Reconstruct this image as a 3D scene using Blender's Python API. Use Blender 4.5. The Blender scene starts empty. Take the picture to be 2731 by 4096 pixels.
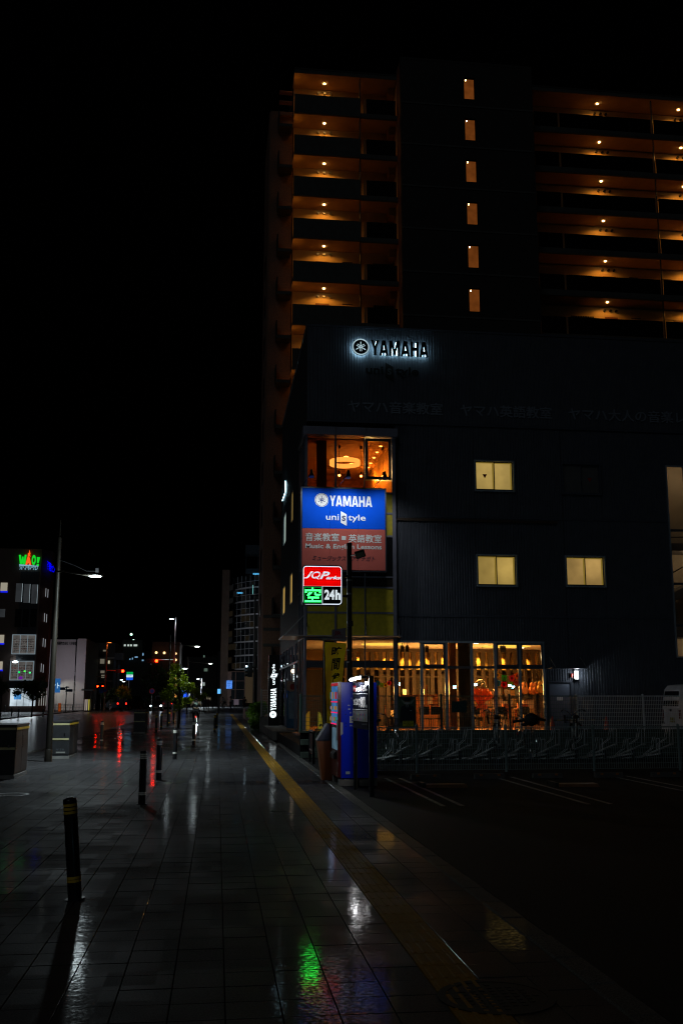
import bpy, math, random
import numpy as np
from mathutils import Vector, Matrix
random.seed(7)
PI = math.pi
SC = bpy.context.scene
COL = SC.collection

# ---------------------------------------------------------------- camera
EYE = 1.65
PITCH, YAW = math.radians(10.55), math.radians(7.0)
cam_data = bpy.data.cameras.new("camera")
cam_data.lens = 35.0
cam_data.sensor_fit = 'HORIZONTAL'
cam_data.sensor_width = 24.0
cam_data.clip_start = 0.1
cam_data.clip_end = 3000.0
cam = bpy.data.objects.new("camera", cam_data)
COL.objects.link(cam)
cam.location = (0, 0, EYE)
cam.rotation_euler = (PI / 2 + PITCH, 0, -YAW)
SC.camera = cam

# ---------------------------------------------------------------- world, moonless night over the town
world = bpy.data.worlds.new("World")
SC.world = world
world.use_nodes = True
wn = world.node_tree
sky_node = wn.nodes.new("ShaderNodeTexSky")
sky_node.sky_type = 'NISHITA'
sky_node.sun_disc = False
sky_node.sun_elevation = math.radians(-4.0)
sky_node.sun_rotation = math.radians(200.0)
wn.links.new(sky_node.outputs[0], wn.nodes['Background'].inputs[0])
wn.nodes['Background'].inputs[1].default_value = 0.004
night_fill_data = bpy.data.lights.new('night_fill', 'SUN')
night_fill_data.energy = 0.055; night_fill_data.angle = math.radians(25); night_fill_data.color = (.85, .93, 1.0)
night_fill = bpy.data.objects.new('night_fill', night_fill_data); COL.objects.link(night_fill)  # weak broad sun lamp added as overall fill; no moon is up
night_fill.rotation_euler = (math.radians(52), 0, math.radians(-28))

SC.view_settings.view_transform = 'Standard'
SC.view_settings.look = 'None'
SC.view_settings.exposure = 0.0
SC.view_settings.gamma = 1.0
SC.view_settings.use_curve_mapping = False
cy = SC.cycles
cy.use_denoising = True
cy.max_bounces = 6
cy.diffuse_bounces = 2
cy.glossy_bounces = 3
cy.transmission_bounces = 4
cy.transparent_max_bounces = 12
cy.caustics_reflective = False
cy.caustics_refractive = False
cy.sample_clamp_indirect = 3.0
cy.use_light_tree = True
cy.filter_width = 1.15

# ---------------------------------------------------------------- measuring helpers (survey of the place)
FPX = 35 / 24 * 2731
def ray(px, py):
    x = (px - 1365.5) / FPX; u = -(py - 2048) / FPX
    fy = math.cos(PITCH) - u * math.sin(PITCH); z = math.sin(PITCH) + u * math.cos(PITCH)
    return (x * math.cos(YAW) + fy * math.sin(YAW), fy * math.cos(YAW) - x * math.sin(YAW), z)
def gp(px, py, z=0.0):
    d = ray(px, py); t = (z - EYE) / d[2]
    return (d[0] * t, d[1] * t, z)
def at(px, py, y):
    d = ray(px, py); t = y / d[1]
    return (d[0] * t, y, EYE + d[2] * t)
def atx(px, py, x):
    d = ray(px, py); t = x / d[0]
    return (x, d[1] * t, EYE + d[2] * t)
def proj(x, y, z):
    X_ = x * math.cos(YAW) - y * math.sin(YAW); f = y * math.cos(YAW) + x * math.sin(YAW); z = z - EYE
    d = f * math.cos(PITCH) + z * math.sin(PITCH); u = z * math.cos(PITCH) - f * math.sin(PITCH)
    return 1365.5 + FPX * X_ / d, 2048 - FPX * u / d, d

# ---------------------------------------------------------------- materials
MATS = {}
def mat(name, col=(.5, .5, .5), rough=.6, metal=0., var=.15, vscale=3., bump=0., bscale=40., spec=.5, coat=0., crough=.1, em=None, es=0., rvar=0.):
    if name in MATS: return MATS[name]
    m = bpy.data.materials.new(name); m.use_nodes = True
    nt = m.node_tree; b = nt.nodes['Principled BSDF']
    b.inputs['Base Color'].default_value = (*col, 1)
    b.inputs['Roughness'].default_value = rough
    b.inputs['Metallic'].default_value = metal
    b.inputs['Specular IOR Level'].default_value = spec
    b.inputs['Coat Weight'].default_value = coat
    b.inputs['Coat Roughness'].default_value = crough
    if em:
        b.inputs['Emission Color'].default_value = (*em, 1)
        b.inputs['Emission Strength'].default_value = es
    if var or bump or rvar:
        tc = nt.nodes.new('ShaderNodeNewGeometry')
        n = nt.nodes.new('ShaderNodeTexNoise'); n.inputs['Scale'].default_value = vscale
        n.inputs['Detail'].default_value = 5
        nt.links.new(tc.outputs['Position'], n.inputs['Vector'])
        mr = nt.nodes.new('ShaderNodeMapRange')
        mr.inputs[3].default_value = 1 - var; mr.inputs[4].default_value = 1 + var
        mr.inputs[1].default_value = .3; mr.inputs[2].default_value = .7
        nt.links.new(n.outputs[0], mr.inputs[0])
        mx = nt.nodes.new('ShaderNodeVectorMath'); mx.operation = 'SCALE'
        mx.inputs[0].default_value = col
        nt.links.new(mr.outputs[0], mx.inputs['Scale'])
        nt.links.new(mx.outputs[0], b.inputs['Base Color'])
        if rvar:
            r2 = nt.nodes.new('ShaderNodeMapRange')
            r2.inputs[1].default_value = .3; r2.inputs[2].default_value = .7
            r2.inputs[3].default_value = rough - rvar; r2.inputs[4].default_value = rough + rvar
            nt.links.new(n.outputs[0], r2.inputs[0]); nt.links.new(r2.outputs[0], b.inputs['Roughness'])
        if bump:
            n2 = nt.nodes.new('ShaderNodeTexNoise'); n2.inputs['Scale'].default_value = bscale; n2.inputs['Detail'].default_value = 3
            nt.links.new(tc.outputs['Position'], n2.inputs['Vector'])
            bp = nt.nodes.new('ShaderNodeBump'); bp.inputs['Strength'].default_value = bump; bp.inputs['Distance'].default_value = .02
            nt.links.new(n2.outputs[0], bp.inputs['Height']); nt.links.new(bp.outputs[0], b.inputs['Normal'])
    MATS[name] = m
    return m
def em(name, col, s, var=0., vscale=4.):
    """something that gives off light"""
    if name in MATS: return MATS[name]
    m = bpy.data.materials.new(name); m.use_nodes = True
    nt = m.node_tree; nt.nodes.remove(nt.nodes['Principled BSDF'])
    e = nt.nodes.new('ShaderNodeEmission'); e.inputs[0].default_value = (*col, 1); e.inputs[1].default_value = s
    if var:
        tc = nt.nodes.new('ShaderNodeNewGeometry')
        n = nt.nodes.new('ShaderNodeTexNoise'); n.inputs['Scale'].default_value = vscale
        nt.links.new(tc.outputs['Position'], n.inputs['Vector'])
        mr = nt.nodes.new('ShaderNodeMapRange'); mr.inputs[1].default_value = .3; mr.inputs[2].default_value = .7
        mr.inputs[3].default_value = s * (1 - var); mr.inputs[4].default_value = s * (1 + var)
        nt.links.new(n.outputs[0], mr.inputs[0]); nt.links.new(mr.outputs[0], e.inputs[1])
    nt.links.new(e.outputs[0], nt.nodes['Material Output'].inputs[0])
    MATS[name] = m
    return m
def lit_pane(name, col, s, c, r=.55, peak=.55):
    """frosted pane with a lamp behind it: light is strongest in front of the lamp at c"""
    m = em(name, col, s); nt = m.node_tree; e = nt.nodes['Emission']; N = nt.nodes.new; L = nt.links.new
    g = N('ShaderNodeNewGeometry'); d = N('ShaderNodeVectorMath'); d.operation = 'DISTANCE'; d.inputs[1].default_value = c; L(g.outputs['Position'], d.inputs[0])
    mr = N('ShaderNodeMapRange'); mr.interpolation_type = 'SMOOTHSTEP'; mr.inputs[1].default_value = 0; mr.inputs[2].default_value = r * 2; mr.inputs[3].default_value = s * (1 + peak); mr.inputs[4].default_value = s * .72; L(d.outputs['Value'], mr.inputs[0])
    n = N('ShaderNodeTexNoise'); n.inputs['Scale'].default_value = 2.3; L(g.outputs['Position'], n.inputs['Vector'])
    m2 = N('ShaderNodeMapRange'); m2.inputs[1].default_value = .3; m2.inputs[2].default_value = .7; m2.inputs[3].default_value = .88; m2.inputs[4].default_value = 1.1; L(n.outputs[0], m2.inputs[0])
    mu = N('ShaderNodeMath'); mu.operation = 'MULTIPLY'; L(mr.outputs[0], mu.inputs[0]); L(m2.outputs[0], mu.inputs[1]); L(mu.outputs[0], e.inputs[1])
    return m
def glass(name, tint=(1, 1, 1), refl=1.0, rough=0.0, base=.04):
    if name in MATS: return MATS[name]
    m = bpy.data.materials.new(name); m.use_nodes = True
    nt = m.node_tree; nt.nodes.remove(nt.nodes['Principled BSDF'])
    t = nt.nodes.new('ShaderNodeBsdfTransparent'); t.inputs[0].default_value = (*tint, 1)
    g = nt.nodes.new('ShaderNodeBsdfGlossy'); g.inputs['Roughness'].default_value = rough
    g.inputs[0].default_value = (refl, refl, refl, 1)
    f = nt.nodes.new('ShaderNodeLayerWeight'); f.inputs[0].default_value = .25
    mr = nt.nodes.new('ShaderNodeMapRange'); mr.inputs[3].default_value = base; mr.inputs[4].default_value = .9
    nt.links.new(f.outputs['Fresnel'], mr.inputs[0])
    mx = nt.nodes.new('ShaderNodeMixShader')
    nt.links.new(mr.outputs[0], mx.inputs[0]); nt.links.new(t.outputs[0], mx.inputs[1]); nt.links.new(g.outputs[0], mx.inputs[2])
    nt.links.new(mx.outputs[0], nt.nodes['Material Output'].inputs[0])
    MATS[name] = m
    return m

def thin(m, tint, f=.5):
    """cloth, paper or leaf that lets some light through"""
    nt = m.node_tree; b = nt.nodes['Principled BSDF']
    t = nt.nodes.new('ShaderNodeBsdfTranslucent'); t.inputs[0].default_value = (*tint, 1)
    mx = nt.nodes.new('ShaderNodeMixShader'); mx.inputs[0].default_value = f
    nt.links.new(b.outputs[0], mx.inputs[1]); nt.links.new(t.outputs[0], mx.inputs[2]); nt.links.new(mx.outputs[0], nt.nodes['Material Output'].inputs[0])
    return m
def stone(name, col, rough, wet, tile=.3, speck=1.0, yellow=False):
    """wet granite paving: speckled stone, each slab with a tone and gloss of its own, a broken film of water on top"""
    if name in MATS: return MATS[name]
    m = bpy.data.materials.new(name); m.use_nodes = True
    nt = m.node_tree; b = nt.nodes['Principled BSDF']; L = nt.links.new; N = nt.nodes.new
    g = N('ShaderNodeNewGeometry')
    sc = N('ShaderNodeVectorMath'); sc.operation = 'SCALE'; sc.inputs['Scale'].default_value = 1 / tile
    off = N('ShaderNodeVectorMath'); off.operation = 'ADD'; off.inputs[1].default_value = (10 - .08, 0, 0)
    L(g.outputs['Position'], off.inputs[0]); L(off.outputs[0], sc.inputs[0])
    fl = N('ShaderNodeVectorMath'); fl.operation = 'FLOOR'; L(sc.outputs[0], fl.inputs[0])
    wnz = N('ShaderNodeTexWhiteNoise'); wnz.noise_dimensions = '2D'; L(fl.outputs[0], wnz.inputs['Vector'])
    sp = N('ShaderNodeTexNoise'); sp.inputs['Scale'].default_value = 90; sp.inputs['Detail'].default_value = 4; L(g.outputs['Position'], sp.inputs['Vector'])
    big = N('ShaderNodeTexNoise'); big.inputs['Scale'].default_value = .45; big.inputs['Detail'].default_value = 4; L(g.outputs['Position'], big.inputs['Vector'])
    def mrange(src, a, c_, lo, hi):
        r = N('ShaderNodeMapRange'); r.inputs[1].default_value = a; r.inputs[2].default_value = c_
        r.inputs[3].default_value = lo; r.inputs[4].default_value = hi; L(src, r.inputs[0]); return r.outputs[0]
    def mul(a, c_):
        r = N('ShaderNodeMath'); r.operation = 'MULTIPLY'; L(a, r.inputs[0]); L(c_, r.inputs[1]); return r.outputs[0]
    v = mul(mul(mrange(wnz.outputs['Value'], 0, 1, .82, 1.18), mrange(sp.outputs[0], .35, .65, 1 - .5 * speck, 1 + .55 * speck)), mrange(big.outputs[0], .3, .7, .8, 1.2))
    cs = N('ShaderNodeVectorMath'); cs.operation = 'SCALE'; cs.inputs[0].default_value = col; L(v, cs.inputs['Scale'])
    L(cs.outputs[0], b.inputs['Base Color'])
    rr = mul(mrange(wnz.outputs['Value'], 0, 1, .85, 1.1), mrange(big.outputs[0], .3, .7, rough * .75, rough * 1.2))
    L(rr, b.inputs['Roughness'])
    gr = N('ShaderNodeTexNoise'); gr.inputs['Scale'].default_value = 38; gr.inputs['Detail'].default_value = 3; L(g.outputs['Position'], gr.inputs['Vector'])
    L(mul(mrange(big.outputs[0], .38, .62, wet * .35, wet * 1.5), mrange(gr.outputs[0], .42, .60, .1, 2.3)), b.inputs['Coat Weight'])
    b.inputs['Coat Roughness'].default_value = .075
    b.inputs['Specular IOR Level'].default_value = .03
    b.inputs['Coat IOR'].default_value = 1.33
    bp = N('ShaderNodeBump'); bp.inputs['Strength'].default_value = .35; bp.inputs['Distance'].default_value = .004; L(sp.outputs[0], bp.inputs['Height'])
    L(bp.outputs[0], b.inputs['Normal'])
    w = N('ShaderNodeTexNoise'); w.inputs['Scale'].default_value = 13; w.inputs['Detail'].default_value = 2; L(g.outputs['Position'], w.inputs['Vector'])
    b2 = N('ShaderNodeBump'); b2.inputs['Strength'].default_value = .085; b2.inputs['Distance'].default_value = .01; L(w.outputs[0], b2.inputs['Height'])
    L(b2.outputs[0], b.inputs['Coat Normal'])
    MATS[name] = m
    return m

# ---------------------------------------------------------------- mesh builder
ORIGIN = {}
class MB:
    def __init__(s): s.v = []; s.f = []; s.sm = []
    def add(s, vs, fs, smooth=False):
        o = len(s.v); s.v += [tuple(p) for p in vs]
        for f in fs: s.f.append(tuple(i + o for i in f)); s.sm.append(smooth)
        return s
    def box(s, x0, x1, y0, y1, z0, z1):
        vs = [(x, y, z) for z in (z0, z1) for y in (y0, y1) for x in (x0, x1)]
        return s.add(vs, [(0, 2, 3, 1), (4, 5, 7, 6), (0, 1, 5, 4), (2, 6, 7, 3), (0, 4, 6, 2), (1, 3, 7, 5)])
    def cbox(s, c, sx, sy, sz, rot=None):
        vs = [Vector((x * sx / 2, y * sy / 2, z * sz / 2)) for z in (-1, 1) for y in (-1, 1) for x in (-1, 1)]
        if rot is not None: vs = [rot @ v for v in vs]
        c = Vector(c); vs = [v + c for v in vs]
        return s.add(vs, [(0, 2, 3, 1), (4, 5, 7, 6), (0, 1, 5, 4), (2, 6, 7, 3), (0, 4, 6, 2), (1, 3, 7, 5)])
    def tube(s, pts, r, n=8, caps=True, smooth=True):
        pts = [Vector(p) for p in pts]; rs = r if isinstance(r, (list, tuple)) else [r] * len(pts)
        rings = []
        up = None
        for i, p in enumerate(pts):
            t = (pts[min(i + 1, len(pts) - 1)] - pts[max(i - 1, 0)]).normalized()
            if up is None:
                up = Vector((0, 0, 1)) if abs(t.z) < .9 else Vector((1, 0, 0))
            a = t.cross(up)
            if a.length < 1e-4: a = t.cross(Vector((0, 1, 0)))
            a.normalize(); b = a.cross(t).normalized(); up = b
            rings.append([p + (a * math.cos(2 * PI * k / n) + b * math.sin(2 * PI * k / n)) * rs[i] for k in range(n)])
        vs = [q for r_ in rings for q in r_]; fs = []
        for i in range(len(rings) - 1):
            for k in range(n):
                fs.append((i * n + k, i * n + (k + 1) % n, (i + 1) * n + (k + 1) % n, (i + 1) * n + k))
        s.add(vs, fs, smooth)
        if caps:
            s.add(rings[0], [tuple(range(n))]); s.add(rings[-1], [tuple(range(n - 1, -1, -1))])
        return s
    def cyl(s, c, r, z0, z1, n=16, r1=None):
        return s.tube([(c[0], c[1], z0), (c[0], c[1], z1)], [r, r if r1 is None else r1], n)
    def prism(s, poly, o, u, v, d):
        """polygon (a, b) on plane o + a*u + b*v, extruded by the vector d"""
        o, u, v, d = map(Vector, (o, u, v, d)); n = len(poly)
        p0 = [o + u * a + v * b for a, b in poly]; p1 = [p + d for p in p0]
        return s.add(p0 + p1, [tuple(range(n)), tuple(range(2 * n - 1, n - 1, -1))] + [(i, i + n, (i + 1) % n + n, (i + 1) % n) for i in range(n)])
    def quad(s, a, b, c, d): return s.add([a, b, c, d], [(0, 1, 2, 3)])
    def sphere(s, c, r, n=10, m=7, sq=(1, 1, 1)):
        vs = []; fs = []
        for j in range(m + 1):
            th = PI * j / m
            for k in range(n):
                ph = 2 * PI * k / n
                vs.append((c[0] + r * sq[0] * math.sin(th) * math.cos(ph), c[1] + r * sq[1] * math.sin(th) * math.sin(ph), c[2] + r * sq[2] * math.cos(th)))
        for j in range(m):
            for k in range(n):
                fs.append((j * n + k, (j + 1) * n + k, (j + 1) * n + (k + 1) % n, j * n + (k + 1) % n))
        return s.add(vs, fs, True)
    def mesh(s, name, origin=(0, 0, 0)):
        me = bpy.data.meshes.new(name)
        ox, oy, oz = origin
        me.from_pydata([(x - ox, y - oy, z - oz) for x, y, z in s.v], [], s.f)
        me.polygons.foreach_set('use_smooth', s.sm)
        me.update()
        return me

def base(name): return name
def link(name, me, m, parent=None, label=None, kind=None, loc=None):
    o = bpy.data.objects.new(name, me)
    COL.objects.link(o)
    if m is not None and len(me.materials) == 0: me.materials.append(m)
    if parent is not None: o.parent = parent
    if label: o['label'] = label
    if kind: o['kind'] = kind
    if loc is not None: o.location = loc
    return o
def world_origin(p):
    o = Vector((0, 0, 0))
    while p is not None: o = o + Vector(p.location); p = p.parent
    return o
def part(name, mb, m, parent, label=None, kind=None):
    """a part built in the coordinates of the place, under its thing (things stay unrotated while they are built so)"""
    return link(name, mb.mesh(name, world_origin(parent)), m, parent, label, kind)
def thing(name, label, cat, loc=(0, 0, 0), group=None, rz=0.):
    o = bpy.data.objects.new(name, None); COL.objects.link(o)
    o.empty_display_size = .2
    o.location = loc; o.rotation_euler = (0, 0, rz)
    o['label'] = label; o['category'] = cat
    if group: o['group'] = group
    return o
def solo(name, mb, m, label, cat, group=None, loc=(0, 0, 0)):
    o = link(name, mb.mesh(name, loc), m, None, label, None, loc)
    o['category'] = cat
    if group: o['group'] = group
    return o
def struct(name, mb, m, label=None):
    return link(name, mb.mesh(name), m, None, label, 'structure')
def clone(root, loc=None, label=None, rz=None, group=None):
    r = root.copy(); COL.objects.link(r)
    if loc is not None: r.location = loc
    if rz is not None: r.rotation_euler = (root.rotation_euler[0], root.rotation_euler[1], rz)
    if label: r['label'] = label
    if group: r['group'] = group
    for ch in list(root.children):
        c = ch.copy(); COL.objects.link(c); c.parent = r
        for gch in list(ch.children):
            d = gch.copy(); COL.objects.link(d); d.parent = c
    return r
def lamp(kind, name, loc, power, col=(1, 1, 1), size=.1, spot=None, aim=None, blend=.5, parent=None, sy=None):
    ld = bpy.data.lights.new(name, kind); ld.energy = power; ld.color = col
    if kind == 'AREA':
        ld.size = size
        if sy: ld.shape = 'RECTANGLE'; ld.size_y = sy
    else: ld.shadow_soft_size = size
    if kind == 'SPOT': ld.spot_size = math.radians(spot or 90); ld.spot_blend = blend
    o = bpy.data.objects.new(name, ld); COL.objects.link(o)
    off = world_origin(parent) if parent is not None else Vector((0, 0, 0))
    if parent is not None: o.parent = parent
    o.location = Vector(loc) - off
    if aim is not None:
        o.rotation_euler = (Vector(aim) - Vector(loc)).to_track_quat('-Z', 'Y').to_euler()
    elif kind != 'POINT': o.rotation_euler = (0, 0, 0)
    return o

# ---------------------------------------------------------------- lettering
def text_mesh(body, bold=0.0, shear=0.0, space=1.0, lines=1.0):
    cu = bpy.data.curves.new("letters", 'FONT'); cu.body = body; cu.offset = bold; cu.shear = shear
    cu.space_character = space; cu.resolution_u = 3; cu.align_x = 'LEFT'; cu.space_line = lines
    o = bpy.data.objects.new("letters", cu); COL.objects.link(o)
    dg = bpy.context.evaluated_depsgraph_get()
    me = o.evaluated_get(dg).to_mesh()
    vs = [(v.co.x, v.co.y) for v in me.vertices]; fs = [tuple(p.vertices) for p in me.polygons]
    o.evaluated_get(dg).to_mesh_clear()
    bpy.data.objects.remove(o); bpy.data.curves.remove(cu)
    xs = [v[0] for v in vs] or [0, 1]; ys = [v[1] for v in vs] or [0, 1]
    x0, x1, y0, y1 = min(xs), max(xs), min(ys), max(ys)
    return [((x - x0) / max(x1 - x0, 1e-6), (y - y0) / max(y1 - y0, 1e-6)) for x, y in vs], fs
def solidify(vs2, fs, o, u, v, n, th):
    """a flat outline raised to thickness th along n"""
    o, u, v, n = map(Vector, (o, u, v, n))
    P = [o + u * a + v * b for a, b in vs2]
    if th <= 0: return MB().add(P, fs)
    N = len(P); Q = [p + n * th for p in P]
    ed = {}
    for f in fs:
        for i in range(len(f)):
            e = (f[i], f[(i + 1) % len(f)]); ed[e] = ed.get(e, 0) + 1
    side = [(a, b, b + N, a + N) for (a, b) in ed if (b, a) not in ed]
    return MB().add(P + Q, [tuple(reversed(f)) for f in fs] + [tuple(i + N for i in f) for f in fs] + side)
def letters(name, body, o, u, v, n, m, parent, bold=.02, shear=0., space=1., th=.004, label=None, lines=1.0):
    """o lower-left corner, u and v the full width and height vectors, n the outward unit vector"""
    vs, fs = text_mesh(body, bold, shear, space, lines)
    mb = solidify(vs, fs, o, u, v, n, th)
    return part(name, mb, m, parent, label)
# condensed block capitals drawn as outlines on a 1 x 1 cell
def _cap(ch):
    t = .3
    if ch == 'Y': return [[(0, 1), (.5 - t / 2, .42), (.5 - t / 2, 0), (.5 + t / 2, 0), (.5 + t / 2, .42), (1, 1), (1 - t * 1.05, 1), (.5, .6), (t * 1.05, 1)]]
    if ch == 'A': return [[(0, 0), (.29, 1), (.5, 1), (.5, .74), (.26, 0)], [(.5, 1), (.71, 1), (1, 0), (.74, 0), (.5, .74)], [(.3, .16), (.36, .34), (.64, .34), (.7, .16)]]
    if ch == 'M': return [[(0, 0), (0, 1), (.23, 1), (.23, 0)], [(.77, 0), (.77, 1), (1, 1), (1, 0)], [(.23, 1), (.3, 1), (.5, .42), (.5, .08), (.4, .08), (.23, .62)], [(.77, 1), (.7, 1), (.5, .42), (.5, .08), (.6, .08), (.77, .62)]]
    if ch == 'H': return [[(0, 0), (0, 1), (t, 1), (t, 0)], [(1 - t, 0), (1 - t, 1), (1, 1), (1, 0)], [(t, .4), (t, .6), (1 - t, .6), (1 - t, .4)]]
def block_word(word, o, u, v, n, th, widths=None, gap=.12):
    """condensed bold capitals across u, each letter's outline raised by th"""
    W = {'Y': .95, 'A': 1.0, 'M': 1.25, 'H': .92}
    tot = sum(W[c] for c in word) + gap * (len(word) - 1); x = 0; mbs = []
    o, u, v, n = map(Vector, (o, u, v, n))
    for ch in word:
        mb = MB(); w = W[ch] / tot
        for poly in _cap(ch):
            mb.prism([(x + a * w, b) for a, b in poly], o, u, v, n * th)
        mbs.append(mb); x += w + (gap if ch != 'Y' else gap * .2) / tot
    return mbs
def ring_poly(mb, c, u, v, n, r0, r1, th, seg=40):
    c, u, v, n = map(Vector, (c, u, v, n))
    for k in range(seg):
        a, b = 2 * PI * k / seg, 2 * PI * (k + 1) / seg
        pts = [c + (u * math.cos(t) + v * math.sin(t)) * r for t, r in ((a, r0), (a, r1), (b, r1), (b, r0))]
        mb.add(pts + [p + n * th for p in pts], [(4, 5, 6, 7), (0, 3, 2, 1), (1, 2, 6, 5), (3, 0, 4, 7)])
def disc(mb, c, u, v, n, r, th, seg=40):
    mb.prism([(r * math.cos(2 * PI * k / seg), r * math.sin(2 * PI * k / seg)) for k in range(seg)], c, u, v, Vector(n) * th)
def forks(mb, c, u, v, n, R, th):
    c, u, v, n = map(Vector, (c, u, v, n))
    for k in range(3):
        a = PI / 2 + k * 2 * PI / 3
        d = u * math.cos(a) + v * math.sin(a); e = u * -math.sin(a) + v * math.cos(a)
        w = R * .045
        mb.prism([(R * .58, -R * .09), (R * .58, R * .09), (R * .92, 0)], c, d, e, n * th)
        mb.prism([(R * .1, -w * 1.3), (R * .1, w * 1.3), (R * .6, w * 1.3), (R * .6, -w * 1.3)], c, d, e, n * th * (1.04 + .04 * k))
        for q in (-1, 1):
            mb.prism([(-R * .66, q * R * .12 - w), (-R * .66, q * R * .12 + w), (R * .22, q * R * .12 + w), (R * .22, q * R * .12 - w)], c, d, e, n * th * (1.15 + .05 * k))
# ================================================================ THE GROUND
M_ASPH = mat('asphalt', (.012, .012, .012), .85, var=.3, vscale=30, bump=.6, bscale=120, spec=.2)
M_ROAD = mat('road_asphalt', (.03, .03, .032), .42, var=.25, vscale=20, bump=.4, bscale=90, coat=.5, crough=.22)
M_MORTAR = mat('mortar', (.006, .006, .006), .95, var=.2, spec=.05)
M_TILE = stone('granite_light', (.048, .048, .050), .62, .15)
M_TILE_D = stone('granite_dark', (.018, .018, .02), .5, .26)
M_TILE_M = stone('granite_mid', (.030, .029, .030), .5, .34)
M_TACT = stone('tactile_yellow', (.34, .185, .025), .7, .02, speck=.4)
M_KERB = stone('kerb_granite', (.10, .097, .09), .7, .02, tile=.6)
M_PAINT = mat('road_paint', (.17, .17, .165), .7, var=.7, vscale=9)

g = MB(); g.quad((-600, -300, -.16), (600, -300, -.16), (600, 900, -.16), (-600, 900, -.16)); struct('ground', g, M_ASPH)
g = MB(); g.box(-17, -5.62, -60, 400, -.158, -.10); road = struct('road', g, M_ROAD)
g = MB(); g.box(-17, -5.62, -60, 400, -.158, -.104)
g = MB(); g.box(-60, -17, -60, 400, -.158, 0.0); struct('far_pavement', g, M_TILE)
g = MB(); g.box(2.37, 60, -60, 36.5, -.156, -.004); struct('parking_lot', g, M_ASPH)
g = MB(); g.box(2.37, 60, 28.2, 62, -.15, .30); struct('raised_yard', g, M_ASPH)
g = MB(); g.box(-5.5, 2.18, -10, 66.2, -.155, -.014); pavement = struct('pavement', g, M_MORTAR)
g = MB(); g.box(-5.5, 12, 66.21, 330, -.155, -.002); struct('pavement', g, M_TILE)

def tile_box(w, d, h, ch=.0015):
    mb = MB(); x, y = w / 2, d / 2; xc, yc = x - ch, y - ch
    vs = [(-x, -y, 0), (x, -y, 0), (x, y, 0), (-x, y, 0), (-x, -y, h - ch), (x, -y, h - ch), (x, y, h - ch), (-x, y, h - ch),
          (-xc, -yc, h), (xc, -yc, h), (xc, yc, h), (-xc, yc, h)]
    fs = [(8, 9, 10, 11)]
    for i in range(4):
        j = (i + 1) % 4; fs += [(i, j, j + 4, i + 4), (i + 4, j + 4, j + 8, i + 8)]
    return mb.add(vs, fs)
TB = tile_box(.2935, .2935, .014)
me_l = TB.mesh('paving_tile'); me_l.materials.append(M_TILE)
me_d = TB.mesh('paving_tile_dark'); me_d.materials.append(M_TILE_D)
me_m = TB.mesh('paving_tile_mid'); me_m.materials.append(M_TILE_M)
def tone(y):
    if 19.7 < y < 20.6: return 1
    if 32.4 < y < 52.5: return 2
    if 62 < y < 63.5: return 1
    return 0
cells = []
for r in range(10, 220):
    y = .21 + .3 * r + .15
    for k in range(-19, 7):
        if k == 4: continue
        x = .08 + .3 * k + .15
        px, py, d = proj(x, y, 0)
        vis = -60 < px < 2790 and 0 < py < 4180
        cells.append((not vis, d, x, y))
cells.sort()
rest = {0: [], 1: [], 2: []}
for i, (nv, d, x, y) in enumerate(cells):
    dz = random.uniform(-.0015, .0012)
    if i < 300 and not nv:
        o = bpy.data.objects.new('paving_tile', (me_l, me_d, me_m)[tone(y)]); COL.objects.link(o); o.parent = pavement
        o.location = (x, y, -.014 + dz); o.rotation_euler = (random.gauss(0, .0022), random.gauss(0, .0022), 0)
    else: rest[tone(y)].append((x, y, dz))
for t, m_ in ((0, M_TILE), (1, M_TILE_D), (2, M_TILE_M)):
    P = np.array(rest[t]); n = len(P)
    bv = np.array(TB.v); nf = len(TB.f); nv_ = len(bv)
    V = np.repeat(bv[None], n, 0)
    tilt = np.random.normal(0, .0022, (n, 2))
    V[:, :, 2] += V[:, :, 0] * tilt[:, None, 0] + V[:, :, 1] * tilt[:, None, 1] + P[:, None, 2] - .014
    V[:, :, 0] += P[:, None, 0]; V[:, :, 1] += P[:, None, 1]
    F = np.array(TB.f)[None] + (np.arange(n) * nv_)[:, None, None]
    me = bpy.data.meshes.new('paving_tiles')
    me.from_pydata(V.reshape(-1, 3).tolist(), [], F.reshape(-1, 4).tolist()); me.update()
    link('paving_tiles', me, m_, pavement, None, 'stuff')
# tactile guide strip: slabs with four raised bars
tb = tile_box(.292, .292, .015)
for q in (-.105, -.035, .035, .105):
    tb.add([(q - .017, -.135, .015), (q + .017, -.135, .015), (q + .017, .135, .015), (q - .017, .135, .015),
            (q - .011, -.13, .020), (q + .011, -.13, .020), (q + .011, .13, .020), (q - .011, .13, .020)],
           [(4, 5, 6, 7), (0, 1, 5, 4), (1, 2, 6, 5), (2, 3, 7, 6), (3, 0, 4, 7)])
me_t = tb.mesh('tactile_tile'); me_t.materials.append(M_TACT)
far_t = MB()
for r in range(10, 330):
    y = .21 + .3 * r + .15
    if r < 218 and not (32.4 < y < 34.4 and False):
        o = bpy.data.objects.new('tactile_tile', me_t); COL.objects.link(o); o.parent = pavement
        o.location = (1.43, y, -.0135 + random.uniform(-.001, .001)); o.rotation_euler = (random.gauss(0, .002), random.gauss(0, .002), 0)
    else: far_t.box(1.285, 1.575, y - .145, y + .145, -.003, .004)
part('tactile_tiles', far_t, M_TACT, pavement, None, 'stuff')

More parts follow.
